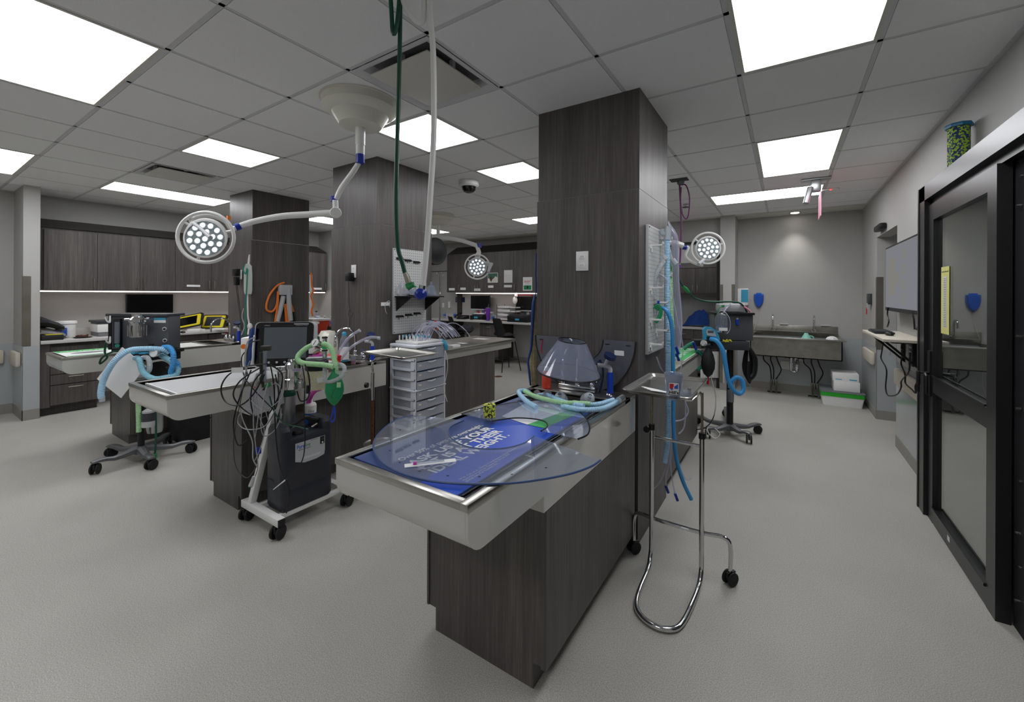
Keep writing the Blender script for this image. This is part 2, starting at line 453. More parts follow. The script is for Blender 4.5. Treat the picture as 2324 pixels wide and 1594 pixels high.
for i, (r0, r1, q0, q1, lb) in enumerate(LIGHTS):
    x0, x1, y0, y1 = gx(q1), gx(q0), gy(r0), gy(r1)
    t = thing('ceiling_light', lb, 'ceiling light', ((x0+x1)/2, (y0+y1)/2, H), 'recessed ceiling light panels')
    f = MB(); w_ = .03
    for a, b in (((x0+.012, y0+.012), (x1-.012, y0+w_)), ((x0+.012, y1-w_), (x1-.012, y1-.012)), ((x0+.012, y0+w_), (x0+w_, y1-w_)), ((x1-w_, y0+w_), (x1-.012, y1-w_))):
        f.box((a[0], a[1], H), (b[0], b[1], H+.015))
    f.obj('frame', 'ceil_gyp', t)
    MB().box((x0+w_, y0+w_, H+.004), (x1-w_, y1-w_, H+.012)).obj('diffuser', 'panel', t)
for r0, r1, q0, q1, lb in VENTS:
    x0, x1, y0, y1 = gx(q1)+.012, gx(q0)-.012, gy(r0)+.012, gy(r1)-.012; cx, cy = (x0+x1)/2, (y0+y1)/2
    t = thing('ceiling_vent', lb, 'air vent', (cx, cy, H), 'square ceiling air diffusers')
    f = MB(); rg = []
    for hw, z in ((.293, H), (.27, H), (.25, H+.01), (.225, H+.05)):
        rg.append([V((cx+sx*hw, cy+sy*hw, z)) for sx, sy in ((-1,-1), (1,-1), (1,1), (-1,1))])
    f.rings(rg, cap=False); f.obj('surround', 'ceil_bar', t)
    MB().box((cx-.25, cy-.25, H+.05), (cx+.25, cy+.25, H+.056)).obj('duct_backing', 'grey', t)
    MB().box((cx-.222, cy-.222, H-.014), (cx+.222, cy+.222, H-.006), bev=.002).obj('face_plate', 'ceil_gyp', t)
    for sx, sy in ((-1, 0), (1, 0), (0, 1), (0, -1)): c = MB(); c.box((cx+sx*.19-.012, cy+sy*.19-.012, H+.008), (cx+sx*.19+.012, cy+sy*.19+.012, H+.05)); c.obj('bracket', 'ceil_bar', t)
# walls
def wall(name, a, b, mt='wall'): m = MB(); m.box(a, b); return struct(name, m, mt)
wall('wall_left', (XL-.12, YS, 0), (XL, 9.2, H+.06))
wall('wall_back', (XL, YS-.12, 0), (XR+.12, YS, H+.06))
wall('wall_right', (XR, YS, 0), (XR+.13, 5.47, H+.06)); wall('wall_right_above_doorway', (XR, 5.47, 2.2), (XR+.13, 6.53, H+.06)); wall('wall_right_end', (XR, 6.53, 0), (XR+.13, YN, H+.06))
m = MB(); m.box((XR+.13, 6.53, 0), (XR+.75, 6.62, H)); m.box((XR+.75, 5.3, 0), (XR+.8, 6.6, H)); struct('wall_doorway', m, 'wall')
m = MB(); m.box((XL, YN, 0), (-2.2, YN+.12, H+.06)); m.box((-.66, YN, 0), (XR, YN+.12, H+.06)); struct('wall_far', m, 'wall')
# framed opening to the supply recess, right of the near right pillar
for nm_, a_, b_ in (('wall_header', (-2.2, 7.3, 2.33), (-.87, 7.42, H+.06)), ('wall_far_left', (-3.1, 7.3, 0), (-2.2, 7.42, H+.06)), ('wall_recess_left', (-2.3, 7.42, 0), (-2.2, 8.7, H)), ('wall_recess_right', (-.87, 7.6, 0), (-.8, 8.7, H)), ('wall_recess_back', (-2.3, 8.61, 0), (-.8, 8.7, H)), ('ceiling_recess', (-2.3, 7.42, 2.6), (-.8, 8.7, 2.64))): wall(nm_, a_, b_)
wall('wall_pier', (-.87, 7.17, 0), (-.66, YN+.1, H+.02))
wall('wall_left_pier', (XL, .915, 0), (-7.44, 1.045, H+.02))
wall('wall_return', (XL, 4.87, 0), (-7.05, 4.97, H+.02))
# baseboards
m = MB(); m.box((XR-.006, 4.45, 0), (XR, 5.47, .11)); m.box((XR-.006, 6.53, 0), (XR, YN, .11)); m.box((XR, 6.524, 0), (XR+.4, 6.53, .11)); struct('baseboard_right', m, 'base')
m = MB(); m.box((-.66, YN-.006, 0), (XR, YN, .11)); m.box((-.87, 7.164, 0), (-.654, 7.17, .11)); m.box((-.66, 7.17, 0), (-.654, YN, .11)); m.box((XL, YN-.006, 0), (-3.1, YN, .11)); struct('baseboard_far', m, 'base')
m = MB(); m.box((XL, .909, 0), (-7.434, .915, .12)); m.box((-7.44, .909, 0), (-7.434, 1.045, .12)); m.box((XL, YS, 0), (XL+.006, .915, .12)); m.box((XL, 1.6, 0), (XL+.006, 4.87, .1)); struct('baseboard_left', m, 'base')
# glossy wall protection panels
m = MB(); m.box((XR-.003, 4.45, .11), (XR-.001, 5.46, .84)); m.box((XR-.003, 6.54, .11), (XR-.001, YN, .87)); m.box((XR+.002, 6.526, .11), (XR+.35, 6.529, .84)); struct('trim_2', m, 'wainscot')
m = MB(); m.box((-.65, YN-.003, .11), (XR-.003, YN-.001, .87)); m.box((-7.439, .916, .12), (-7.437, 1.044, .86)); m.box((XL+.001, YS, .12), (XL+.003, .914, .86)); m.box((XL+.003, .911, .12), (-7.44, .914, .86)); struct('trim_3', m, 'wainscot')
# steel corner guards
def guard(x, y, sx, sy, z0, z1, w_=.045):
    m = MB(); m.box((x, y, z0), (x+sx*w_, y-sy*.002, z1)); m.box((x-sx*.002, y-sy*.002, z0), (x, y+sy*w_, z1)); return m
m = guard(-7.44, .915, -1, 1, .05, 1.68, .06); struct('trim_4', m, 'guard')
m = guard(XR, 6.53, 1, 1, .06, 1.72, .06); struct('trim_5', m, 'guard')
m = guard(-.87, 7.17, 1, 1, .1, 1.66); struct('trim_6', m, 'guard')
m = guard(-.66, 7.17, -1, 1, .1, 1.66); struct('trim_7', m, 'guard')
# doorway lining: black jamb and steel edge at the near side of the opening
m = MB(); m.box((XR+.36, 6.44, 0), (XR+.42, 6.53, 2.2)); m.box((XR+.36, 5.3, 2.06), (XR+.42, 6.53, 2.2)); m.box((XR, 5.46, .1), (XR+.13, 5.475, 2.2)); struct('trim_8', m, 'frame_black')
m = MB(); m.box((-2.2, 7.26, 2.33), (-.87, 7.3, 2.37)); m.box((-.93, 7.26, 0), (-.87, 7.42, 2.37)); m.box((-2.2, 7.26, 0), (-2.14, 7.42, 2.37)); struct('door_1', m, 'frame_black')
# ---------------------------------------------------------------- wooden pillars
def pillar(n, x0, x1, y0, y1, lb):
    t = thing('pillar', lb, 'pillar', ((x0+x1)/2, (y0+y1)/2, 0))
    MB().box((x0, y0, 2.137), (x1, y1, H+.003)).obj('upper_cladding', 'wood', t)
    MB().box((x0-.003, y0-.012, 0), (x1+.003, y1, 2.132)).obj('lower_cladding', 'wood', t)
    MB().box((x0+.004, y0+.002, 2.125), (x1-.004, y1-.004, 2.145)).obj('joint_strip', 'ceil_bar', t)
    return t
pillar(1, -1.44, -.74, 2.462, 3.15, 'dark wooden pillar with the double outlet, nearest to the viewer right of centre')
pillar(2, -3.79, -3.12, 2.44, 3.125, 'dark wooden pillar in the middle with the white pegboard on its right side')
pillar(3, -5.99, -5.4, 2.432, 3.13, 'dark wooden pillar on the left with the fluid bag and orange cord')
# ---------------------------------------------------------------- treatment tables
def wet_table(x0, x1, lb, ci=0, yb=2.31):
    """peninsula table: steel rim, white apron, wooden cabinet; built running south from a pillar"""
    y0 = .885; ym = 1.32
    t = thing('treatment_table', lb, 'table', ((x0+x1)/2, 1.6, 0))
    R = MB(); zt = .91; rw = .03
    R.box((x0, y0, .888), (x0+rw, yb, zt), bev=.001); R.box((x1-rw, y0, .888), (x1, yb, zt), bev=.001)
    R.box((x0+rw, y0, .888), (x1-rw, y0+.03, zt), bev=.001); R.box((x0, yb-.09, .89), (x1, yb+.097, zt), bev=.002)
    R.box((x0+rw, 2.04, .888), (x1-rw, 2.06, zt-.004))
    R.obj('steel_rim', 'steel', t)
    # tray floor and basin
    B = MB(); B.box((x0+rw, y0+.035, .868), (x1-rw, 2.05, .872))
    B.box((x0+rw-.002, y0+.033, .872), (x0+rw, 2.05, .905)); B.box((x1-rw, y0+.033, .872), (x1-rw+.002, 2.05, .905))
    B.obj('tray_floor', 'steel_dull', t)
    S = MB(); bx0, bx1, by0, by1 = x0+rw, x1-rw, 2.06, yb-.09
    S.box((bx0, by0, .74), (bx1, by1, .745)); S.box((bx0-.003, by0, .74), (bx0, by1, .9)); S.box((bx1, by0, .74), (bx1+.003, by1, .9)); S.box((bx0, by0-.003, .74), (bx1, by0, .9)); S.box((bx0, by1, .74), (bx1, by1+.003, .9))
    S.obj('basin', 'steel', t)
    # white apron: rounded front tub, deeper part behind
    A = MB(); r = .07; zb = .757
    pr = [(y0+.004, .889)] + [(y0+.004 + r - r*math.cos(a), zb + r - r*math.sin(a)) for a in [i*PI/2/7 for i in range(8)]] + [(ym, zb), (ym, .889)]
    for xa, xb in ((x0+.002, x0+.012), (x1-.012, x1-.002)): A.poly3([(xa, y, z) for y, z in pr], (xb-xa, 0, 0))
    out = pr[:-1]; inn = [(y+.01, z+.008) if i < 9 else (y, z+.008) for i, (y, z) in enumerate(out)]
    A.poly3([(x0+.0125, y, z) for y, z in out] + [(x0+.0125, y, z) for y, z in inn[::-1]], (x1-x0-.025, 0, 0))
    A.box((x0+.002, ym, .695), (x0+.012, yb+.1, .889)); A.box((x1-.012, ym, .695), (x1-.002, yb+.1, .889)); A.box((x0+.0125, ym, .695), (x1-.0125, ym+.01, .889))
    A.obj('apron', 'apron', t)
    K = MB(); K.box((x0+.05, 1.345, 0), (x1-.06-ci, 2.4, .1)); K.box((x0+.012, 1.345, .1), (x1-.025-ci, 2.407, .694)); K.obj('cabinet_body', 'wood', t)
    K = MB(); K.box((x1-.024-ci, 1.34, .095), (x1-.002-ci, 2.406, .692)); K.obj('cabinet_door', 'wood', t)
    K = MB(); K.box((x0+.0, 1.34, .1), (x0+.011, 1.85, .56)); K.obj('cabinet_door', 'wood', t)
    K = MB(); K.box((x0+.0, 1.86, .1), (x0+.011, 2.4, .56)); K.obj('cabinet_door', 'wood', t)
    K = MB(); K.box((x0+.0, 1.34, .57), (x0+.011, 2.4, .69)); K.obj('drawer_front', 'wood', t)
    return t
tA = wet_table(-1.357, -.741, 'nearest treatment table in front of the right pillar, under the blue poster and clear collars')
g = MB()
for i in range(22):
    x = -.782 - i*.0255
    g.cyl((x, .92, .884), (x, 2.04, .884), .0045, n=8)
g.cyl((-1.305, .96, .88), (-.79, .96, .88), .004, n=6); g.cyl((-1.305, 1.5, .88), (-.79, 1.5, .88), .004, n=6)
g.obj('grate', 'chrome_soft', tA)
tB = wet_table(-3.605, -2.95, 'second treatment table with perforated metal tray, left of the monitor cart', ci=.16)
tC = wet_table(-6.04, -5.4, 'farthest left treatment table with the green poster, behind the anesthesia machine')
# perforated grille on table B: woven look from crossing bars
g = MB()
for i in range(58): x = -3.55 + i*.0095; g.box((x, .965, .893), (x+.006, 2.03, .897))
for i in range(46): y = .965 + i*.0235; g.box((-3.55, y, .890), (-3.0, y+.016, .8935))
g.box((-3.553, .955, .887), (-2.997, .967, .9)); g.obj('perforated_grille', 'grille', tB)
g = MB(); g.box((-5.99, 1.4, .893), (-5.45, 2.03, .9)); g.obj('tray_cover', 'white', tC)
# tables on the far side of the pillars
def island(x0, x1, y0, y1, lb, name='treatment_table'):
    t = thing(name, lb, 'table', ((x0+x1)/2, (y0+y1)/2, 0))
    MB().box((x0, y0, .88), (x1, y1, .915), bev=.004).obj('steel_top', 'steel', t)
    A = MB(); A.box((x0+.03, y0, .80), (x1-.05, y1-.02, .88)); A.obj('apron', 'apron', t)
    K = MB(); K.box((x0+.03, y0, 0), (x1-.05, y1-.4, .80)); K.obj('cabinet_body', 'wood', t)
    K = MB(); K.box((x1-.05, y0+.01, .08), (x1-.03, y1-.41, .795)); K.obj('cabinet_door', 'wood', t)
    return t
tE = island(-3.62, -2.96, 3.14, 4.48, 'stainless topped table behind the middle pillar beside the drawer tower')
tD = thing('treatment_table', 'far treatment table with a green poster, behind the near right pillar', 'table', (-1.05, 4.2, 0))
MB().box((-1.33, 3.2, .885), (-.735, 4.86, .905), bev=.003).obj('steel_rim', 'steel_dull', tD)
A = MB(); pr = [(4.855, .884)] + [(4.855-.07+.07*math.cos(a), .757+.07-.07*math.sin(a)) for a in [i*PI/2/7 for i in range(8)]] + [(3.2, .757), (3.2, .884)]
A.poly3([(-1.328, y, z) for y, z in pr], (.586, 0, 0)); A.obj('apron', 'apron', tD)
K = MB(); K.box((-1.3, 3.2, .1), (-.765, 4.47, .756)); K.box((-1.26, 3.2, 0), (-.81, 4.4, .1)); K.obj('cabinet_body', 'wood', tD)
K = MB(); K.box((-.765, 3.16, .09), (-.745, 4.48, .755)); K.obj('cabinet_door', 'wood', tD)
# ---------------------------------------------------------------- wall cabinets
def handle(m, p, q, off):
    """bar handle from p to q standing off by vector off"""
    p, q, off = V(p), V(q), V(off); d = (q-p).normalized()*.012
    m.tube([p+d, p+d+off*.8, p+d*2+off, q-d*2+off, q-d+off*.8, q-d], .0045, n=6, sm=2)
t = thing('upper_cabinets', 'long row of dark wooden wall cabinets on the left wall above the counter', 'cabinet', (-7.7, 2.9, 1.5))
xf = -7.7
m = MB(); m.box((XL+.002, 1.05, 1.52), (xf-.02, 4.83, 2.3)); m.poly3([(XL+.002, 1.05, 2.3), (xf-.0, 1.05, 2.3), (XL+.002, 1.05, 2.44)], (0, 3.78, 0)); m.obj('carcass', 'wood_dark', t)
ys = [1.11, 1.58, 2.01, 2.41, 2.87, 3.3, 3.74, 4.28, 4.82]
for i in range(8):
    d = MB().box((xf-.02, ys[i]+.002, 1.515), (xf, ys[i+1]-.002, 2.275)).obj('door', 'wood', t)
    hy_ = ys[i+1]-.035 if i in (0, 1, 3, 5, 7) else ys[i]+.035
    k = MB(); handle(k, (xf, hy_, 1.545), (xf, hy_, 1.69), (.03, 0, 0)); k.obj('handle', 'nickel', d)
m = MB(); m.box((xf-.03, 1.05, 1.5), (xf-.012, 4.8, 1.512)); tag(m.obj('led_strip_light', 'led_strip'), 'glowing light strip under the left wall cabinets', 'light strip')
t = thing('base_cabinets', 'dark wooden base cabinets with drawers along the left wall', 'cabinet', (-7.5, 2.9, 0))
m = MB(); m.box((XL+.002, 1.06, .1), (-7.5, 1.56, .87)); m.box((XL+.002, 1.06, 0), (-7.55, 1.55, .1)); m.box((XL+.002, 2.75, .1), (-7.5, 4.86, .87)); m.box((XL+.002, 2.75, 0), (-7.55, 4.86, .1)); m.box((XL+.002, 1.56, .74), (-7.52, 2.75, .87)); m.obj('carcass', 'wood_dark', t)
MB().box((-7.5, 1.05, .1), (-7.48, 1.13, .87)).obj('filler_panel', 'wood', t)
for z0, z1 in ((.12, .36), (.365, .49), (.495, .62), (.625, .75), (.755, .83)):
    d = MB().box((-7.5, 1.135, z0), (-7.48, 1.555, z1-.004)).obj('drawer', 'wood', t)
    if z1 < .8: k = MB(); handle(k, (-7.48, 1.27, z1-.035), (-7.48, 1.42, z1-.035), (.03, 0, 0)); k.obj('handle', 'nickel', d)
for y0, y1 in ((1.56, 2.1), (2.12, 2.75)): MB().box((-7.52, y0, .76), (-7.5, y1, .86)).obj('drawer', 'wood', t)
for y0, y1 in ((2.76, 3.3), (3.31, 3.9), (3.91, 4.5)): MB().box((-7.5, y0, .12), (-7.48, y1, .6)).obj('door', 'wood', t); MB().box((-7.5, y0, .61), (-7.48, y1, .85)).obj('drawer', 'wood', t)
t = thing('countertop', 'light grey worktop along the left wall below the cabinets', 'countertop', (-7.75, 2.9, .9))
MB().box((XL+.002, 1.052, .872), (-7.43, 4.868, .912), bev=.004).obj('slab', 'counter', t)
MB().box((XL+.002, 1.052, .912), (XL+.02, 4.868, 1.01)).obj('backsplash', 'counter', t)
# far desk wall
t = thing('upper_cabinets', 'dark wooden wall cabinets over the far desk, with papers taped on', 'cabinet', (-5.2, 7.4, 1.5))
yf = 7.3
m = MB(); m.box((-6.78, yf+.02, 1.53), (-3.2, YN-.002, 2.42)); m.poly3([(-6.78, yf+.0, 2.42), (-6.78, YN-.002, 2.42), (-6.78, YN-.002, 2.62)], (3.58, 0, 0)); m.obj('carcass', 'wood_dark', t)
xs = [-6.78, -6.35, -5.87, -5.38, -4.88, -4.33, -3.8, -3.22]
for i in range(7):
    d = MB().box((xs[i]+.002, yf, 1.525), (xs[i+1]-.002, yf+.02, 2.415)).obj('door', 'wood', t)
    hx = xs[i+1]-.04 if i in (0, 1, 3, 5) else xs[i]+.04
    k = MB(); handle(k, (hx, yf, 1.57), (hx, yf, 1.7), (0, -.03, 0)); k.obj('handle', 'nickel', d)
m = MB(); m.box((-6.5, yf+.01, 1.498), (-3.3, yf+.03, 1.51)); tag(m.obj('led_strip_light', 'led_strip'), 'glowing light strip under the far desk cabinets', 'light strip')
t = thing('desk_counter', 'long white desk counter along the far wall with two computers', 'desk', (-5.2, 7.3, .9))
MB().box((-7.2, 7.0, .875), (-3.15, YN-.002, .912), bev=.004).obj('slab', 'counter', t)
MB().box((-7.2, YN-.02, .912), (-3.15, YN-.002, 1.0)).obj('backsplash', 'counter', t)
m = MB(); m.box((-7.2, 7.1, 0), (-6.55, YN-.01, .87)); m.obj('cabinet', 'wood_dark', t); 
for a in (-7.19, -6.87): MB().box((a, 7.08, .1), (a+.3, 7.1, .86)).obj('door', 'wood', t)
m = MB(); m.box((-5.62, 7.1, .08), (-5.1, YN-.01, .87)); m.obj('cabinet', 'wood_dark', t)
for z0, z1 in ((.1, .33), (.34, .58), (.59, .83)):
    d = MB().box((-5.61, 7.08, z0), (-5.11, 7.1, z1)).obj('drawer', 'wood', t); k = MB(); handle(k, (-5.43, 7.08, z1-.05), (-5.29, 7.08, z1-.05), (0, -.03, 0)); k.obj('handle', 'nickel', d)
m = MB(); m.box((-4.32, 7.3, 0), (-3.9, 7.5, .87)); m.obj('cabinet', 'wood_dark', t)
# supply recess cabinets
t = thing('upper_cabinets', 'dark wooden wall cabinets in the recess behind the far surgical lamp', 'cabinet', (-1.5, 8.4, 1.5))
m = MB(); m.box((-2.19, 8.27, 1.53), (-.88, 8.6, 2.0)); m.poly3([(-2.19, 8.25, 2.0), (-2.19, 8.6, 2.0), (-2.19, 8.6, 2.12)], (1.31, 0, 0)); m.box((-2.19, 8.25, 1.49), (-.88, 8.28, 1.53)); m.obj('carcass', 'wood_dark', t)
xs = [-2.18, -1.82, -1.42, -1.03, -.885]
for i in range(4):
    d = MB().box((xs[i]+.002, 8.25, 1.53), (xs[i+1]-.002, 8.27, 1.99)).obj('door', 'wood', t)
    if i < 3: hx = xs[i+1]-.04 if i == 1 else xs[i]+.04; k = MB(); handle(k, (hx, 8.25, 1.56), (hx, 8.25, 1.68), (0, -.03, 0)); k.obj('handle', 'nickel', d)
t = thing('base_cabinets', 'dark wooden base cabinets in the recess below the blue drape', 'cabinet', (-1.5, 8.2, 0))
m = MB(); m.box((-2.19, 7.97, .08), (-.88, 8.59, .87)); m.obj('carcass', 'wood_dark', t)
for a, b in ((-2.18, -1.78), (-1.77, -1.4), (-1.39, -.9)):
    d = MB().box((a, 7.95, .1), (b, 7.97, .68)).obj('door', 'wood', t); k = MB(); handle(k, (b-.05 if a < -1.5 else a+.05, 7.95, .5), (b-.05 if a < -1.5 else a+.05, 7.95, .64), (0, -.03, 0)); k.obj('handle', 'nickel', d)
    d = MB().box((a, 7.95, .69), (b, 7.97, .86)).obj('drawer', 'wood', t); k = MB(); handle(k, ((a+b)/2-.07, 7.95, .78), ((a+b)/2+.07, 7.95, .78), (0, -.03, 0)); k.obj('handle', 'nickel', d)
m = MB(); m.box((-2.19, 7.92, .872), (-.88, 8.6, .912), bev=.004); tag(m.obj('countertop', 'counter'), 'light grey worktop in the supply recess under the blue drape', 'countertop')
# ---------------------------------------------------------------- sliding door on the right wall
d_ = thing('sliding_door', 'large black framed glass sliding door on the right wall', 'door', (.85, 3.3, 0))
m = MB(); m.box((.80, 3.86, 0), (XR-.002, 3.98, 2.25)); m.box((.795, 3.98, 0), (XR-.002, 4.005, 2.25)); m.obj('jamb', 'frame_black', d_)
m = MB(); m.box((.80, 1.2, 2.15), (XR-.002, 4.0, 2.255)); m.box((.835, 1.2, 2.11), (XR-.002, 3.9, 2.15)); m.obj('header', 'frame_black', d_)
L = MB(); L.box((.82, 3.745, .0), (.87, 3.86, 2.11)); L.box((.82, 2.78, .0), (.87, 2.885, 2.11)); L.box((.82, 2.885, 2.0), (.87, 3.745, 2.11)); L.box((.82, 2.885, .005), (.87, 3.745, .095)); L.box((.82, 2.885, .86), (.87, 3.745, .96))
L.box((.812, 2.885, .096), (.82, 3.745, .11)); L.box((.812, 2.885, .965), (.82, 3.745, .975)); leaf = L.obj('door_leaf', 'frame_black', d_)
MB().box((.842, 2.885, .96), (.848, 3.745, 2.0)).obj('pane', 'glass', leaf); MB().box((.842, 2.885, .095), (.848, 3.745, .86)).obj('pane', 'glass', leaf)
m = MB(); m.box((.81, 3.77, .83), (.82, 3.83, 1.13)); m.tube([(.815, 3.8, .98), (.77, 3.8, .98), (.76, 3.795, .96), (.758, 3.79, .85)], .008, n=8, sm=3); m.box((.75, 3.78, .9), (.768, 3.81, .99), bev=.004)
m.tube([(.815, 3.79, .98), (.78, 3.74, .98), (.775, 3.68, .975), (.775, 3.67, .86)], .009, n=8, sm=3); m.obj('handle', 'black', leaf)
m = MB(); m.box((.88, 2.3, 0), (XR-.002, 2.79, 2.11)); m.box((.86, 1.2, 0), (XR-.002, 2.3, 2.11)); m.obj('fixed_panel', 'black_soft', d_)
m = MB()
for z in (.15, .45, 1.0, 1.32, 1.9): m.cyl((.861, 2.72, z), (.878, 2.72, z), .007, n=10)
for z in (.3, .68, 1.32, 2.03): m.cyl((.872, 2.72, z), (.8795, 2.72, z), .006, n=10)
m.obj('screw', 'chrome_soft', d_)
MB().box((.872, 2.89, .1), (.88, 3.74, 2.0)).obj('back_panel', 'darkgrey', d_)
MB().box((.8185, 3.4, .045), (.8196, 3.44, .075)).obj('sticker', 'paper', d_)
# ================================================================ things hanging from the ceiling
def led_head(t, c, nrm, up, R, handle_to=None, nled=(1, 6, 12)):
    """round surgical lamp head: white shell, glass face with LED lenses, outer ring handle"""
    M3 = frame(c, V(up).cross(nrm), up).to_3x3(); c = V(c); z = V(nrm).normalized()
    M3 = Matrix((M3.col[0], M3.col[1], z)).transposed()
    sh = MB().lathe(c, [(0, -.05), (R*.5, -.05), (R*.85, -.035), (R*1.0, -.008), (R*.99, .004), (R*.9, .006), (R*.9, -.002), (0, -.002)], n=36, M=M3).obj('lamp_head', 'white', t)
    MB().lathe(c, [(0, -.001), (R*.89, -.001), (R*.89, .003), (0, .003)], n=36, M=M3).obj('face', 'led_face', sh)
    a0 = MB(); pos = [(0, 0)]
    for k, rr in ((6, R*.36), (12, R*.70)):
        for i in range(k): a = 2*PI*(i+.3)/k; pos.append((rr*math.cos(a), rr*math.sin(a)))
    first = None
    for x, y in pos:
        p = c + M3 @ V((x, y, .003))
        if first is None:
            first = (MB().lathe(p, [(0, 0), (R*.125, 0), (R*.13, .004), (R*.1, .007), (0, .008)], n=12, M=M3).obj('lens', 'lens_glass', sh), MB().lathe(p, [(0, .006), (R*.06, .0085), (R*.04, .01), (0, .0105)], n=10, M=M3).obj('diode', 'led_lens', sh)); p0 = p
        else:
            for f_ in first: o = f_.copy(); COL.objects.link(o); o.location = f_.location + (p-p0)
    ring = MB(); rp = [c + M3 @ V((R*1.28*math.cos(2*PI*i/40), R*1.28*math.sin(2*PI*i/40), -.01)) for i in range(40)]
    ring.tube(rp, .0105, n=8, sm=1, closed=True); ring.obj('ring_handle', 'white', t)
    for a in (.3, 2.5, 4.4):
        MB().tube([c + M3 @ V((R*.93*math.cos(a), R*.93*math.sin(a), -.015)), c + M3 @ V((R*1.29*math.cos(a), R*1.29*math.sin(a), -.01))], .008, n=6, sm=1).obj('spoke', 'white', t)
    return M3
def dome(t, x, y, R=.22):
    MB().lathe((x, y, H), [(0, .001), (R*1.04, .001), (R*1.04, -.006), (R, -.008), (R*.98, -.05), (R*.86, -.075), (R*.74, -.085), (R*.55, -.155), (R*.42, -.165), (0, -.165)], n=40).obj('ceiling_canopy', 'cream', t)
# lamp 1
c1 = V((-2.33, 1.69, H)); dd = 2.67
t = thing('surgical_lamp', 'surgical lamp nearest the viewer, on a long white arm from a big white ceiling dome', 'lamp', c1)
dome(t, c1.x, c1.y, .235)
q = V((c1.x, c1.y, 0))
MB().lathe((c1.x, c1.y, 0), [(0, 2.575), (.03, 2.575), (.03, 2.46), (.027, 2.46), (.027, 2.4), (0, 2.4)], n=20).obj('stem', 'white', t)
MB().lathe((c1.x, c1.y, 0), [(0, 2.4), (.026, 2.4), (.028, 2.345), (.02, 2.338), (0, 2.338)], n=20).obj('stem_collar', 'blue_deep', t)
A = [V((c1.x, c1.y, 2.36)), W(800, 392, 2.68), W(776, 425, 2.70), W(763, 452, 2.71)]
MB().tube(A, [.015, .017, .017, .015], n=12).obj('upper_arm', 'white', t)
j = W(762, 483, 2.71)
m = MB(); m.cyl(W(761, 455, 2.71), W(762, 478, 2.71), .018, n=16); m.obj('joint_post', 'white', t)
m = MB(); n_ = (EYEV-j).normalized(); m.lathe(j - n_*.03, [(0, 0), (.036, 0), (.036, .06), (.032, .065), (0, .065)], n=24, M=rot_to(n_)); m.obj('elbow_joint', 'white', t)
MB().cyl(W(757, 446, 2.73), W(757, 458, 2.73), .02, n=12).obj('brake_collar', 'blue_deep', t)
MB().tube([j, W(700, 487, 2.68), W(640, 491, 2.64), W(580, 502, 2.58), W(541, 514, 2.54)], [.022, .021, .02, .018, .017], n=12).obj('lower_arm', 'white', t)
MB().cyl(W(545, 513, 2.545), W(534, 517, 2.53), .0215, n=16).obj('arm_collar', 'blue_deep', t)
MB().tube([W(536, 516, 2.53), W(526, 520, 2.51), W(512, 503, 2.47), W(480, 490, 2.44), W(450, 493, 2.42), W(436, 500, 2.42)], [.014, .016, .014, .014, .014, .012], n=10).obj('yoke', 'white', t)
hc = W(466, 541, 2.4); fwd = V((-_st, _ct, 0)); rt = V((_ct, _st, 0))
nr = (EYEV + V((.1, -.1, -.95)) - hc).normalized()
nr = (-fwd*.70 + rt*.14 + V((0, 0, -.66))).normalized()
led_head(t, hc, nr, V((0, 0, 1)), .114)
m = MB(); m.cyl(W(434, 494, 2.42), W(440, 512, 2.4), .017, n=14); m.obj('pivot', 'white', t)
MB().cyl(W(433, 491, 2.42), W(434, 495, 2.42), .0175, n=14).obj('pivot_cap', 'label_blue', t)
MB().tube([W(440, 508, 2.38), W(452, 516, 2.33), W(478, 540, 2.22)], [.012, .009, .011], n=10, sm=1).obj('sterile_handle', 'lightgrey', t)
MB().box(W(519, 498, 2.45)-V((.008,.008,.004)), W(519, 498, 2.45)+V((.008,.008,.02))).obj('warning_label', 'orange', t)
# lamp 2 (far, left of the near right pillar)
c2 = V((-4.6, 4.75, H))
t = thing('surgical_lamp', 'surgical lamp seen over the far desk between the middle and right pillars', 'lamp', c2)
dome(t, c2.x, c2.y, .235)
MB().lathe((c2.x, c2.y, 0), [(0, 2.575), (.03, 2.575), (.027, 2.36), (0, 2.36)], n=16).obj('stem', 'white', t)
D2 = 5.9
MB().tube([V((c2.x, c2.y, 2.37)), W(985, 538, 6.3), W(1010, 540, 6.1), W(1050, 547, 6.0), W(1088, 560, 5.9)], .03, n=10).obj('arm', 'white', t)
MB().cyl(W(1088, 553, 5.9), W(1088, 562, 5.9), .034, n=12).obj('arm_collar', 'blue_deep', t)
MB().tube([W(1083, 560, 5.9), W(1087, 572, 5.9), W(1084, 582, 5.87), W(1082, 584, 5.85)], [.03, .03, .04, .035], n=8, sm=1).obj('yoke', 'white', t)
hc = W(1083, 606, 5.8); led_head(t, hc, (-fwd*.97 + rt*.05 + V((0, 0, -.22))).normalized(), V((0, 0, 1)), .135)
MB().tube([W(1102, 598, 5.75), W(1114, 601, 5.72), W(1110, 612, 5.7), W(1108, 618, 5.68)], [.03, .04, .02, .02], n=8, sm=1).obj('sterile_handle', 'lightgrey', t)
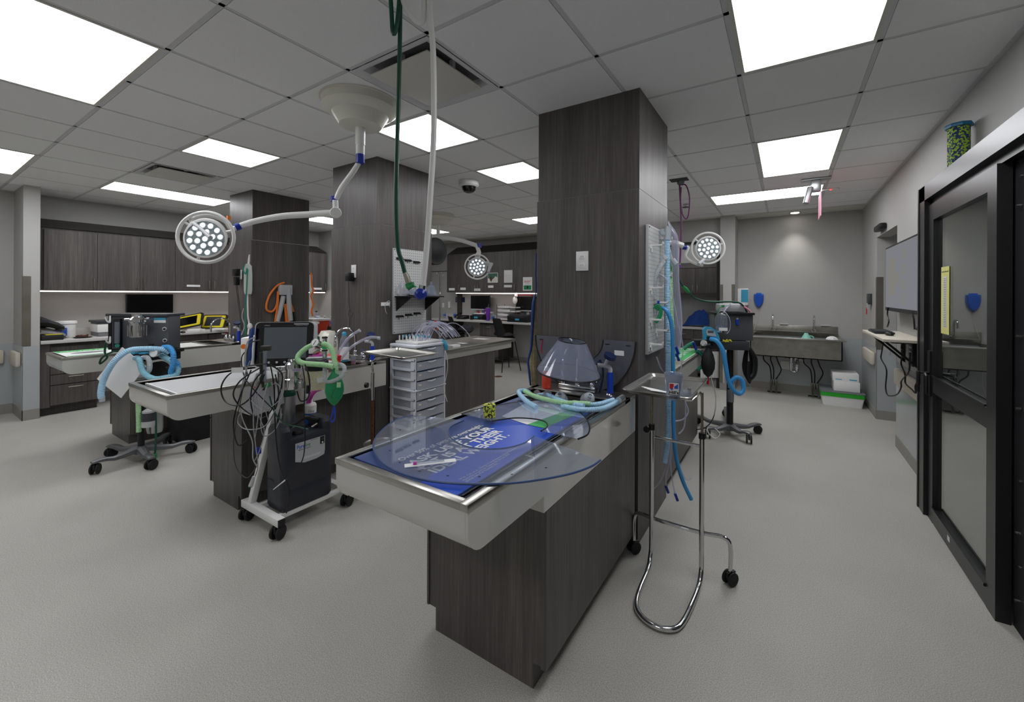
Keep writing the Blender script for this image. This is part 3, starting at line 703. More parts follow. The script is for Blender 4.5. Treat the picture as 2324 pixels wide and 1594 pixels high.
# lamp 3 (far right)
t = thing('surgical_lamp', 'surgical lamp right of the near right pillar, in front of the recess cabinets', 'lamp', (-1.5, 4.3, H))
dome(t, -1.5, 4.3, .235)
MB().lathe((-1.5, 4.3, 0), [(0, 2.575), (.03, 2.575), (.027, 2.1), (0, 2.1)], n=16).obj('stem', 'white', t)
MB().tube([V((-1.5, 4.3, 2.12)), W(1500, 548, 4.3), W(1530, 552, 4.3), W(1550, 558, 4.3)], .03, n=10).obj('arm', 'white', t)
MB().cyl(W(1550, 561, 4.3), W(1557, 562, 4.3), .026, n=12).obj('arm_collar', 'blue_deep', t)
MB().tube([W(1557, 560, 4.3), W(1562, 563, 4.3), W(1556, 580, 4.28), W(1566, 592, 4.25), W(1582, 600, 4.2), W(1596, 603, 4.18)], .014, n=8).obj('yoke', 'white', t)
hc = W(1607, 564, 4.15); led_head(t, hc, (-fwd*.95 - rt*.16 + V((0, 0, -.2))).normalized(), V((0, 0, 1)), .122)
MB().tube([W(1597, 590, 4.1), W(1585, 600, 4.0)], .016, n=10, sm=1).obj('sterile_handle', 'lightgrey', t)
# hanging gas hoses over the near table
def hose(name, label, pts, r, mt, group=None, cor=0, sm=6, n=10, ends=()):
    t = thing(name, label, 'hose', pts[0], group)
    MB().tube(pts, r, n=n, sm=sm, cor=cor).obj('tubing', mt, t)
    return t
zt = lambda u, d: onz(u, 0, H) if 0 else W(u, PPY-(H-EYE)*FPX/d, d)
dg = 1.62
gt = hose('gas_hose', 'dark green oxygen hose hanging from the ceiling in the foreground', [zt(884, dg), W(888, 20, dg), W(892, 75, dg), W(900, 60, dg), W(906, 0, dg), zt(906, dg)], .0085, 'green_dark')
MB().tube([zt(908, dg+.02), W(908, 60, dg+.02), W(905, 200, dg+.02), W(900, 380, dg+.02), W(899, 480, dg+.02), W(903, 560, dg+.02), W(911, 590, dg+.02), W(919, 620, dg+.02)], .0085, n=10).obj('tubing', 'green_dark', gt)
MB().tube([W(919, 620, dg+.02), W(923, 628, dg+.02), W(927, 642, dg+.02), W(929, 646, dg+.02)], [.009, .011, .012, .01], n=12, sm=2).obj('brass_fitting', 'nickel', gt)
m = MB(); m.cyl(W(929, 643, dg+.02), W(932, 653, dg+.02), .018, n=14); m.cyl(W(925, 655, dg+.01), W(939, 646, dg+.01), .009, n=8); m.obj('coupling_collar', 'green', gt)
wt = hose('gas_hose', 'thick white evacuation hose hanging from the ceiling beside the green one', [zt(906, dg), W(916, 5, dg), W(935, 38, dg), W(955, 52, dg), W(962, 30, dg), zt(961, dg)], .0105, 'white')
MB().tube([zt(972, dg), W(976, 30, dg), W(983, 120, dg), W(985, 250, dg), W(983, 340, dg), W(977, 440, dg), W(971, 530, dg), W(965, 600, dg), W(959, 652, dg)], .0115, n=12).obj('tubing', 'white', wt)
m = MB(); m.cyl(W(959, 648, dg), W(957, 660, dg), .013, n=12); m.obj('fitting', 'chrome', wt)
m = MB(); m.lathe(W(955, 667, dg), [(0, -.02), (.014, -.02), (.024, -.006), (.022, .01), (.013, .02), (0, .022)], n=16, M=rot_to(W(960, 640, 1.7)-W(952, 678, 1.5))); m.obj('coupling_collar', 'blue_deep', wt)
# dome camera
t = thing('security_camera', 'white dome security camera on the ceiling between the pillars', 'camera', (-2.95, 3.52, H))
MB().lathe((-2.95, 3.52, H), [(0, 0), (.108, 0), (.112, -.045), (.09, -.062), (0, -.062)], n=28).obj('housing', 'white', t)
MB().lathe((-2.95, 3.52, H), [(0, -.06), (.078, -.06), (.074, -.09), (.055, -.115), (.025, -.128), (0, -.13)], n=24).obj('dome_cover', 'screen', t)
# black reel on the back of the middle pillar
t = thing('cord_reel', 'round black reel behind the middle pillar near the ceiling', 'reel', (-3.16, 3.3, 2.05))
rc = W(984, 571, 4.55); RM = rot_to(V((1, -.1, 0)))
MB().lathe(rc, [(r*.6, z) for r, z in ((0, -.06), (.1, -.06), (.24, -.055), (.25, -.045), (.25, -.03), (.16, -.02), (.16, .02), (.25, .03), (.25, .045), (.24, .055), (.18, .05), (.1, .062), (0, .062))], n=40, M=RM).obj('drum', 'black', t)
MB().box((rc.x-.04, 3.127, rc.z-.03), (rc.x+.02, rc.y, rc.z+.03)).obj('bracket', 'black', t)
# purple hose with ceiling plate
t = thing('gas_hose', 'purple hose looped from a black ceiling plate right of the near right pillar', 'hose', (-.97, 4.7, H))
MB().box((-1.06, 4.6, H-.006), (-.88, 4.72, H)).obj('ceiling_plate', 'darkgrey', t)
MB().lathe(W(1545, 414, 4.48), [(0, -.03), (.028, -.03), (.028, .03), (0, .03)], n=16, M=rot_to((.6, -.8, 0))).obj('pulley', 'grey', t)
MB().tube([W(1542, 416, 4.48), W(1546, 500, 4.48), W(1545, 560, 4.48), W(1543, 598, 4.48)], .0085, n=8).obj('tubing', 'purple_hose', t)
MB().tube([W(1546, 420, 4.48), W(1557, 421, 4.48), W(1565, 448, 4.48), W(1563, 485, 4.48), W(1557, 497, 4.48), W(1549, 484, 4.48), W(1545, 455, 4.48), W(1546, 425, 4.48)], .0075, n=8).obj('tubing', 'purple_hose', t)
m = MB(); m.cyl(W(1543, 597, 4.48), W(1543, 602, 4.48), .009); m.obj('fitting', 'chrome', t)
MB().cyl(W(1543, 602, 4.48), W(1543, 607, 4.48), .017, n=12).obj('coupling_collar', 'purple', t)
t = tag(MB().box((-1.2, 4.6, H-.006), (-1.1, 4.72, H)).obj('ceiling_outlet_plate', 'darkgrey'), 'small dark metal ceiling plate left of the purple hose', 'plate')
t = thing('sprinkler_head', 'fire sprinkler head in the ceiling right of the near right pillar', 'sprinkler', (-1.16, 5.98, H))
MB().lathe((-1.16, 5.98, H), [(0, 0), (.03, 0), (.03, -.01), (.01, -.012), (.01, -.04), (0, -.04)], n=12).obj('body', 'chrome', t)
MB().lathe((-1.16, 5.98, H-.04), [(0, 0), (.045, .002), (.045, -.002), (0, -.004)], n=16).obj('deflector', 'darkgrey', t)
# exit sign
ex = V((.27, 5.38, H)); t = thing('exit_sign', 'ceiling mounted edge-lit exit sign over the right aisle', 'sign', ex)
MB().box(ex+V((-.13, -.05, -.02)), ex+V((.13, .05, -.001)), bev=.004).obj('canopy', 'alu', t)
m = MB(); m.box(ex+V((-.045, -.05, -.14)), ex+V((.045, .05, -.02)), bev=.015); m.cyl(ex+V((-.05, -.06, -.1)), ex+V((-.09, -.1, -.27)), .028, n=12); m.obj('lamp_housing', 'alu', t)
FS = frame(ex+V((.03, -.16, -.42)), (0, 1, 0), (0, 0, 1))
MB().box((0, 0, 0), (.32, .25, .008), M=FS).obj('panel_plate', 'pink', t)
text_mesh('lettering', 'EXIT', .17, 'exit_red', FS @ Matrix.Translation((.02, .06, .009)), t, bold=.004, width=.28)
t = thing('smoke_detector', 'small white ceiling sensor with a red light right of the exit sign', 'sensor', (.5, 6.0, H))
MB().box((.36, 5.97, H-.012), (.52, 6.03, H-.001)).obj('housing', 'white', t); MB().cyl((.44, 5.965, H-.012), (.44, 5.965, H-.02), .01, n=8).obj('indicator', 'exit_red', t)
t = thing('recessed_light', 'round recessed downlight in the sink alcove ceiling', 'ceiling light', (.117, 7.44, H))
MB().lathe((.117, 7.44, H), [(.055, .002), (.075, .0), (.08, -.006), (.055, -.004)], n=28).obj('trim_ring', 'chrome_soft', t)
MB().lathe((.117, 7.44, H), [(0, -.009), (.05, -.008), (.056, -.004), (0, -.004)], n=20).obj('lens', 'can', t)
sp = bpy.data.lights.new('downlight_beam', 'SPOT'); sp.energy = 14; sp.spot_size = 1.45; sp.spot_blend = .95; sp.shadow_soft_size = .05; sp.color = (1, .96, .9)
so = bpy.data.objects.new('downlight_beam', sp); so.location = (.117, 7.44, H-.03); COL.objects.link(so); adopt(so, t)
# ================================================================ rolling equipment
def caster(parent, x, y, r=.03, ang=0, w_=.012, stem=.02):
    c = V((x, y, r)); ax = V((math.cos(ang), math.sin(ang), 0)); ab = V((-ax.y, ax.x, 0))
    m = MB()
    for s in (-1, 1):
        m.lathe(c + ax*s*(w_+.006), [(0, -w_*.55), (r*.86, -w_*.55), (r, -w_*.3), (r, w_*.3), (r*.86, w_*.55), (0, w_*.55)], n=22, M=rot_to(ax))
    o = m.obj('caster', 'rubber', parent)
    k = MB(); k.box(V((-.008, -r*.7, 0)), V((.008, r*.9, r*1.0)), bev=.003, M=frame(c - V((0,0,r*.05)), ax, ab))
    k.cyl((x, y, r*1.5), (x, y, r*2+stem), .008, n=10); k.obj('fork', 'black', o)
    return o
def star_base(t, cx, cy, feet, hub=.05, zr=.075):
    """cast five-leg base"""
    m = MB(); m.lathe((cx, cy, 0), [(0, .07), (hub*.95, .07), (hub, .1), (hub*.75, .135), (0, .14)], n=20); m.obj('base_hub', 'castgrey', t)
    for fx, fy in feet:
        a = V((cx, cy, .1)); b = V((fx, fy, .095)); d = b-a; L = d.length; u_ = d.normalized(); s = V((-u_.y, u_.x, 0))
        rg = []
        for k, wd, zc, hh in ((.02, .044, .105, .034), (.2, .04, .105, .034), (.45, .032, .09, .028), (.62, .028, .085, .022), (.8, .03, .1, .02), (.93, .032, .103, .018), (1.08, .022, .098, .011)):
            p = V((cx, cy, 0)) + V((u_.x, u_.y, 0))*L*k
            rg.append([p + s*wd*ct + V((0, 0, zc + hh*st)) for ct, st in ((1, -.5), (.85, .5), (.3, .9), (-.3, .9), (-.85, .5), (-1, -.5))])
        MB().rings(rg).obj('leg', 'castgrey', t)
        caster(t, fx, fy, .042, ang=random.uniform(0, 3), w_=.014, stem=.0)
# ---- left anesthesia machine
mc = V((-4.82, 1.27, 0)); t = thing('anesthesia_machine', 'anesthesia machine on a five-leg rolling base at the left, with light blue breathing hoses', 'machine', mc)
feet = [onz(216, 1068, .03)[:2], onz(343, 1058, .03)[:2], onz(434, 1020, .03)[:2], onz(252, 1030, .03)[:2], onz(380, 1002, .03)[:2]]
star_base(t, mc.x, mc.y, feet)
MB().cyl((mc.x, mc.y, .12), (mc.x, mc.y, .93), .024, n=20).obj('column', 'black', t)
DL = 3.68
def PL(u, v, d=DL): return W(u, v, d)
e1 = (W(382, 720, DL)-W(250, 720, DL)).normalized(); e1 = V((e1.x, e1.y, 0)).normalized(); e3 = V((0, 0, 1)); e2 = e3.cross(e1)   # e2 away from viewer
def bx(name, mt, u0, v0, u1, v1, dep, d=DL, par=None, bev=.004, off=0, label=None):
    a = W(u0, v1, d) + e2*off; s = d/FPX
    return MB().box((0, 0, 0), ((u1-u0)*s, dep, (v1-v0)*s), bev=bev, M=frame(a, e1, e2)).obj(name, mt, par or t, label)
bx('body_panel', 'machine_grey', 250, 716, 382, 792, .13); bx('body_edge', 'black', 246, 716, 254, 794, .15, off=-.006)
bx('top_cover', 'darkgrey', 244, 712, 383, 718, .2, off=-.02)
m = MB()
for v in (725, 772):
    m.tube([W(250, v-8, DL-.04), W(249, v+6, DL-.04), W(243, v+4, DL-.06), W(238, v-4, DL-.08)], [.006, .009, .006, .004], n=8)
m.obj('hose_hook', 'white', t)
bx('flowmeter_frame', 'black', 256, 724, 271, 789, .03, d=DL-.03); bx('flowmeter_tube', 'clear', 259, 731, 267, 780, .02, d=DL-.06, bev=.002)
m = MB(); m.cyl(W(266, 785, DL-.07), W(266, 785, DL-.01), .016); m.obj('flow_knob', 'teal', t)
m = MB(); m.cyl(W(272, 764, DL-.02), W(272, 764, DL+.01), .009); m.obj('flush_button', 'teal', t)
# vaporizer
vz = lambda v: EYE + (PPY-v)/FPX*DL
vp = W(312, 740, DL-.1)
MB().lathe((vp.x, vp.y, 0), [(0, vz(766)), (.05, vz(766)), (.055, vz(748)), (.052, vz(735)), (.06, vz(733)), (.06, vz(727)), (.036, vz(721)), (.04, vz(716)), (0, vz(715))], n=28).obj('vaporizer', 'chrome', t)
m = MB()
for a in range(0, 360, 60): r_ = math.radians(a); m.cyl((vp.x+.062*math.cos(r_), vp.y+.062*math.sin(r_), vz(764)), (vp.x+.062*math.cos(r_), vp.y+.062*math.sin(r_), vz(740)), .006, n=8)
m.cyl(W(284, 726, DL-.08), W(340, 724, DL-.08), .012, n=10); m.obj('vaporizer_bars', 'chrome_soft', t)
bx('sticker', 'cyan', 349, 722, 376, 727, .002, d=DL-.005, bev=0); bx('sticker', 'paper', 349, 727, 376, 733, .002, d=DL-.005, bev=0)
for u, v in ((374, 747), (375, 773)):
    MB().lathe(W(u, v, DL-.005), [(0, 0), (.018, 0), (.018, .008), (0, .01)], n=18, M=rot_to(-e2)).obj('port_ring', 'lightgrey', t)
    MB().lathe(W(u, v, DL-.012), [(0, 0), (.009, 0), (.009, .01), (0, .012)], n=14, M=rot_to(-e2)).obj('port', 'black', t)
bx('support_bar', 'black', 252, 792, 398, 800, .1); bx('breathing_block', 'black', 270, 803, 338, 820, .1, d=DL-.12); bx('support_bracket', 'black', 340, 790, 398, 816, .06, d=DL+.02)
for u in (298, 322): bx('valve_dome', 'cyan', u-8, 801, u+8, 806, .04, d=DL-.12)
ca = W(307, 840, DL-.06)
MB().lathe((ca.x, ca.y, 0), [(0, vz(862)), (.075, vz(862)), (.078, vz(859)), (.075, vz(857)), (.073, vz(823)), (0, vz(822))], n=28).obj('absorber_canister', 'granules', t)
MB().lathe((ca.x, ca.y, 0), [(.0, vz(863)), (.08, vz(863)), (.08, vz(857)), (0, vz(857))], n=28).obj('canister_cap', 'clear', t)
bx('canister_label', 'paper', 291, 846, 330, 857, .004, d=DL-.145, bev=0)
g = W(351, 801, DL-.16); MB().lathe(g, [(0, -.02), (.038, -.02), (.042, 0), (.04, .012), (.034, .012), (.034, .009), (0, .009)], n=28, M=rot_to(-e2+V((0, 0, .15)))).obj('pressure_gauge', 'chrome', t)
MB().lathe(g-e2*.011, [(0, 0), (.033, 0), (.033, .002), (0, .002)], n=24, M=rot_to(-e2+V((0, 0, .15)))).obj('gauge_dial', 'paper', t)
m = MB(); m.cyl(W(343, 800, DL-.13), W(343, 783, DL-.13), .014); m.obj('relief_valve', 'chrome', t); MB().cyl(W(343, 785, DL-.13), W(343, 781, DL-.13), .019).obj('valve_cap', 'black', t)
m = MB(); m.lathe(W(355, 845, DL-.05), [(0, -.05), (.09, -.05), (.09, .0), (0, .0)], n=24, M=rot_to(-e2)); m.obj('bellows_cover', 'black', t)
# hoses of the machine
MB().tube([W(385, 800, DL-.1), W(365, 793, DL-.14), W(325, 792, DL-.2), W(290, 797, DL-.28), W(258, 822, DL-.33), W(236, 860, DL-.33), W(229, 892, DL-.33), W(231, 905, DL-.33)], .0235, n=12, cor=.012).obj('breathing_hose', 'hose_bluec', t)
MB().cyl(W(231, 900, DL-.33), W(232, 912, DL-.33), .02, n=14).obj('hose_end', 'hose_clear', t)
MB().tube([W(303, 815, DL-.17), W(315, 815, DL-.21), W(322, 838, DL-.23), W(332, 852, DL-.24), W(350, 860, DL-.24), W(372, 858, DL-.2), W(400, 850, DL-.12), W(402, 832, DL-.1), W(385, 818, DL-.1), W(365, 806, DL-.08)], .0235, n=12, cor=.012).obj('breathing_hose', 'hose_cyan', t)
MB().tube([W(370, 789, DL-.1), W(384, 789, DL-.13), W(393, 803, DL-.16), W(393, 826, DL-.16), W(388, 845, DL-.15), W(396, 851, DL-.12), W(404, 842, DL-.1), W(402, 826, DL-.1), W(390, 814, DL-.1)], .0215, n=12, cor=.012).obj('breathing_hose', 'hose_bright', t)
MB().tube([W(322, 813, DL-.17), W(334, 812, DL-.2), W(340, 826, DL-.21), W(338, 842, DL-.21), W(328, 848, DL-.2), W(318, 846, DL-.17)], .019, n=10, cor=.01).obj('bag_hose', 'hose_clear', t)
MB().tube([W(240, 778, DL+.05), W(238, 800, DL+.05), W(243, 812, DL+.05), W(227, 826, DL+.03), W(232, 812, DL), W(258, 798, DL-.02), W(290, 792, DL-.02)], .008, n=8).obj('gas_line', 'green_dark', t)
MB().tube([W(344, 880, DL-.06), W(352, 920, DL-.06), W(354, 990, DL-.07), W(352, 1025, DL-.08), W(350, 1037, DL-.09)], .008, n=8).obj('gas_line', 'green_dark', t)
MB().cyl(W(351, 1031, DL-.09), W(351, 1040, DL-.09), .018, n=12).obj('gas_coupling', 'green', t)
MB().tube([W(313, 880, DL-.1), W(314, 920, DL-.1), W(315, 960, DL-.1), W(315, 981, DL-.1)], .02, n=10, cor=.012).obj('scavenge_hose', 'hose_green', t)
k = W(338, 930, DL-.08); MB().lathe((k.x, k.y, 0), [(0, vz(965)), (.048, vz(965)), (.05, vz(960)), (.045, vz(930)), (.02, vz(926)), (0, vz(925))], n=24).obj('charcoal_filter', 'lightgrey', t)
MB().lathe((k.x, k.y, 0), [(0, vz(952)), (.0505, vz(952)), (.0495, vz(934)), (0, vz(934))], n=24).obj('filter_label', 'darkgrey', t)
k2 = W(352, 955, DL+.1); MB().lathe((k2.x, k2.y, 0), [(0, vz(993)), (.055, vz(993)), (.06, vz(985)), (.06, vz(912)), (.03, vz(900)), (0, vz(899))], n=24).obj('gas_cylinder', 'alu', t)
# clipboard hanging from it
cb = MB(); cb.box((-.13, -.17, 0), (.13, .17, .006), M=frame(W(277, 846, DL-.2), e1*.7+e3*-.55, e1*.55+e3*.7)); tag(cb.obj('clipboard', 'paper'), 'tilted white papers hanging on the left anesthesia machine', 'papers')
# ---- right anesthesia machine
rcx, rcy = -.49, 4.86; t = thing('anesthesia_machine', 'anesthesia machine in the right aisle with bright blue hose and black breathing bag', 'machine', (rcx, rcy, 0))
star_base(t, rcx, rcy, [onz(1581, 957, .03)[:2], onz(1606, 988, .03)[:2], onz(1720, 978, .03)[:2], onz(1700, 1000, .03)[:2], onz(1648, 940, .03)[:2]])
MB().cyl((rcx, rcy, .12), (rcx, rcy, .95), .033, n=16).obj('column', 'black', t)
DR = 4.32; e1 = V((_ct, _st, 0))*1; e1 = (W(1702, 700, DR-.06)-W(1625, 700, DR)).normalized(); e1.z = 0; e1.normalize(); e2 = V((0, 0, 1)).cross(e1)
def bx(name, mt, u0, v0, u1, v1, dep, d=DR, par=None, bev=.004, off=0, label=None):
    a = W(u0, v1, d) + e2*off; s = d/FPX
    return MB().box((0, 0, 0), ((u1-u0)*s, dep, (v1-v0)*s), bev=bev, M=frame(a, e1, e2)).obj(name, mt, par or t, label)
bx('body_panel', 'machine_grey', 1621, 712, 1702, 772, .2); bx('side_trim', 'castgrey', 1698, 710, 1704, 772, .25, off=-.02); bx('top_cover', 'black', 1618, 709, 1703, 714, .3, off=-.04)
bx('shelf', 'darkgrey', 1600, 773, 1690, 792, .22, off=-.05); bx('handle_bar', 'castgrey', 1671, 729, 1697, 732, .02, d=DR-.03)
bx('label_strip', 'lightgrey', 1680, 717, 1692, 719, .004, d=DR-.01, bev=0)
for u, v in ((1690, 742), (1690, 766)):
    MB().lathe(W(u, v, DR-.01), [(0, 0), (.018, 0), (.018, .008), (0, .01)], n=18, M=rot_to(-e2)).obj('port_ring', 'lightgrey', t)
    MB().lathe(W(u, v, DR-.02), [(0, 0), (.009, 0), (.009, .01), (0, .012)], n=14, M=rot_to(-e2)).obj('port', 'black', t)
MB().lathe(W(1661, 724, DR-.02), [(0, 0), (.014, 0), (.014, .01), (0, .012)], n=18, M=rot_to(-e2)).obj('pressure_gauge', 'paper', t)
bx('blue_bottle', 'blue', 1671, 725, 1677, 738, .03, d=DR-.06); bx('blue_bottle_cap', 'paper', 1672, 722, 1676, 726, .02, d=DR-.055)
vz = lambda v: EYE + (PPY-v)/FPX*(DR-.12)
vp = W(1637, 730, DR-.12)
MB().lathe((vp.x, vp.y, 0), [(0, vz(750)), (.055, vz(750)), (.06, vz(740)), (.06, vz(722)), (.05, vz(713)), (.02, vz(709)), (0, vz(708))], n=24).obj('humidifier_dome', 'clear', t)
m = MB()
for a in range(0, 360, 40): r_ = math.radians(a); m.cyl((vp.x+.048*math.cos(r_), vp.y+.048*math.sin(r_), vz(749)), (vp.x+.048*math.cos(r_), vp.y+.048*math.sin(r_), vz(722)), .004, n=6)
m.lathe((vp.x, vp.y, 0), [(0, vz(752)), (.058, vz(752)), (.058, vz(748)), (0, vz(748))], n=20); m.obj('vaporizer_bars', 'chrome', t)
bx('label', 'paper', 1632, 744, 1650, 751, .003, d=DR-.2, bev=0)
MB().tube([W(1628, 712, DR-.1), W(1640, 705, DR-.15), W(1655, 722, DR-.18), W(1657, 745, DR-.16), W(1650, 757, DR-.15), W(1643, 752, DR-.14)], .004, n=6).obj('sampling_line', 'lightgrey', t)
# ventilator with blue housing
m = MB(); s_ = (DR-.12)/FPX; fr_ = frame(W(1594, 770, DR-.12), e1, V((0,0,1)))
pts = [(0, 0), (.155, 0), (.14, .05), (.11, .1), (.07, .125), (.02, .13), (-.005, .1), (0, .04)]
m.prism(pts, .06, M=fr_); m.obj('ventilator_housing', 'cyan', t)
MB().prism([(.03, .045), (.115, .035), (.105, .07), (.085, .1), (.03, .105), (.02, .08)], .01, M=fr_ @ Matrix.Translation((0, 0, .058))).obj('ventilator_face', 'lightgrey', t)
MB().box((.035, .07, .068), (.09, .095, .07), M=fr_).obj('ventilator_display', 'screen_grey', t)
bx('breathing_block', 'black', 1575, 772, 1616, 786, .12, d=DR-.1)
m = MB(); m.cyl(W(1607, 778, DR-.18), W(1607, 764, DR-.18), .017); m.cyl(W(1590, 786, DR-.18), W(1612, 783, DR-.2), .02); m.obj('relief_valve', 'black', t)
MB().lathe(W(1596, 779, DR-.2), [(0, -.02), (.03, -.02), (.03, .006), (0, .006)], n=20, M=rot_to(V((-.5, -.8, .3)))).obj('pressure_gauge', 'lightgrey', t)
MB().tube([W(1575, 778, DR-.15), W(1562, 784, DR-.15), W(1552, 792, DR-.16)], .02, n=8, cor=.012).obj('breathing_hose', 'teal', t)
MB().tube([W(1578, 795, DR-.14), W(1590, 802, DR-.14), W(1597, 818, DR-.14), W(1590, 835, DR-.16), W(1572, 841, DR-.17)], .018, n=8, cor=.012).obj('breathing_hose', 'teal', t)
bg = W(1607, 820, DR-.18); MB().lathe((bg.x, bg.y, 0), [(0, EYE-.84), (.012, EYE-.825), (.04, EYE-.8), (.062, EYE-.74), (.066, EYE-.68), (.05, EYE-.6), (.03, EYE-.56), (.018, EYE-.54), (.018, EYE-.5), (0, EYE-.5)], n=24).obj('breathing_bag', 'black_soft', t)
MB().tube([bg*1+V((0, 0, -.66-.18-bg.z+EYE)), bg+V((0, 0, EYE-bg.z-.9))], [.008, .014], n=8, sm=1).obj('bag_tail', 'red', t)
MB().tube([W(1611, 770, DR-.18), W(1626, 774, DR-.24), W(1640, 795, DR-.27), W(1646, 825, DR-.28), W(1652, 860, DR-.28), W(1664, 885, DR-.28), W(1678, 894, DR-.27), W(1687, 884, DR-.26), W(1684, 864, DR-.25), W(1672, 857, DR-.24), W(1661, 866, DR-.23), W(1657, 880, DR-.2)], .021, n=12).obj('breathing_hose', 'hose_bright', t)
kk = W(1658, 900, DR+.03); zz_ = lambda v: EYE+(PPY-v)/FPX*(DR+.03)
MB().lathe((kk.x, kk.y, 0), [(0, zz_(910)), (.032, zz_(910)), (.034, zz_(884)), (.02, zz_(878)), (0, zz_(877))], n=20).obj('charcoal_filter', 'grey', t)
MB().cyl(W(1649, 800, DR+.05), W(1649, 870, DR+.05), .02, n=12).obj('canister_tube', 'clear', t)
m = MB()
for k in range(6):
    a0 = W(1692+k*1.2, 790, DR-.03-.01*k); m.tube([a0, W(1685+k*2, 830+k*4, DR-.05), W(1692+k*2, 855+k*3, DR-.05), W(1703+k, 835, DR-.04), W(1700, 800, DR-.03)], .005, n=6)
m.obj('lead_bundle', 'black', t)
m = MB(); m.tube([W(1700, 790, DR-.02), W(1712, 815, DR-.04), W(1711, 845, DR-.05), W(1702, 858, DR-.05), W(1697, 850, DR-.05), W(1698, 820, DR-.05)], [.02, .03, .03, .03, .025, .02], n=10); m.obj('spare_bag', 'black', t)
MB().tube([W(1612, 850, DR-.15), W(1624, 905, DR-.15), W(1618, 950, DR-.15), W(1605, 976, DR-.2), W(1622, 995, DR-.25), W(1634, 985, DR-.25), W(1622, 972, DR-.2)], .005, n=6).obj('sampling_line', 'white', t)
MB().tube([W(1612, 850, DR-.14), W(1624, 900, DR-.14), W(1620, 945, DR-.15), W(1602, 970, DR-.2), W(1574, 976, DR-.2)], .005, n=6).obj('power_lead', 'black', t)
# monitor on top of it
t2 = thing('vital_signs_monitor', 'small white monitor on top of the right anesthesia machine', 'monitor', W(1660, 709, DR))
ot = t; t = t2
bx('housing', 'lightgrey', 1633, 690, 1687, 708, .16, bev=.012); bx('display', 'screen', 1649, 693, 1667, 705, .003, off=-.004, bev=0); bx('keypad', 'cyan', 1669, 693, 1676, 705, .003, off=-.004, bev=0)
bx('connector_block', 'green', 1637, 693, 1643, 697, .006, off=-.008, bev=0)
MB().tube([W(1681, 692, DR-.05), W(1697, 702, DR-.06), W(1705, 712, DR-.05), W(1703, 716, DR-.05)], .009, n=8).obj('cuff_hose', 'pink', t2)
MB().tube([W(1640, 695, DR-.08), W(1632, 700, DR-.1), W(1627, 712, DR-.1)], .004, n=6).obj('lead', 'green', t2)
MB().tube([W(1661, 689, DR+.02), W(1650, 698, DR-.1), W(1642, 710, DR-.14)], .008, n=6).obj('gas_tube', 'clear_tube', t2)
t = ot
m = MB()
for i in range(26): p = W(random.uniform(1640, 1660), random.uniform(771, 776), DR-.16+random.uniform(0, .05)); m.ball(p, .006, n=4)
tag(m.obj('yellow_clips', 'yellow'), 'small heap of yellow clips on the shelf of the right machine', 'clips', stuff=True)
# green oxygen hose running across from the pillar to the machine
t = thing('gas_hose', 'thin green hose sagging from behind the right pillar to the machine', 'hose', W(1533, 610, 4.0))
MB().tube([W(1528, 590, 4.1), W(1535, 622, 4.1), W(1548, 647, 4.12), W(1556, 656, 4.13)], .009, n=8).obj('tubing', 'green_dark', t)
MB().tube([W(1564, 664, 4.14), W(1580, 678, 4.16), W(1610, 685, 4.2), W(1660, 685, 4.25), W(1682, 690, 4.25), W(1694, 706, 4.3), W(1696, 716, 4.33)], .009, n=8).obj('tubing', 'green_dark', t)
MB().tube([W(1550, 650, 4.12), W(1557, 657, 4.13), W(1564, 664, 4.14)], [.012, .02, .012], n=10, sm=1).obj('coupling', 'green', t)
# ---- monitor cart with concentrator
t = thing('equipment_cart', 'white steel A-frame cart on casters carrying the patient monitor', 'cart', (-2.78, 1.53, 0)); tc = t
def bar(name, a, b, w_, mt='white', par=None, up=V((0,0,1))):
    a, b = V(a), V(b); z = (b-a).normalized(); x = z.cross(up if abs(z.dot(up)) < .9 else V((0,1,0))).normalized(); h_ = w_/2
    return MB().box((-h_, -h_, 0), (h_, h_, (b-a).length), bev=.002, M=frame(a, x, z.cross(x))).obj(name, mt, par or tc)
bar('base_bar', (-3.02, 1.32, .11), (-2.56, 1.32, .11), .045); bar('base_bar', (-3.02, 1.79, .11), (-2.56, 1.79, .11), .045)
bar('base_rail', (-2.66, 1.3, .1), (-2.66, 1.81, .1), .03); bar('base_rail', (-2.9, 1.3, .1), (-2.9, 1.81, .1), .03)
MB().box((-2.562, 1.3, .09), (-2.556, 1.34, .13)).obj('end_cap', 'black', tc)
for x, y in ((-2.99, 1.32), (-2.6, 1.32), (-2.99, 1.79), (-2.6, 1.79)): caster(tc, x, y, .042, ang=.4, w_=.016, stem=0)
bar('post', (-2.93, 1.32, .12), (-2.86, 1.50, 1.0), .038); bar('post', (-2.93, 1.79, .12), (-2.86, 1.62, 1.0), .038)
MB().box((-2.98, 1.36, 1.0), (-2.68, 1.74, 1.02), bev=.004).obj('top_shelf', 'white', tc)
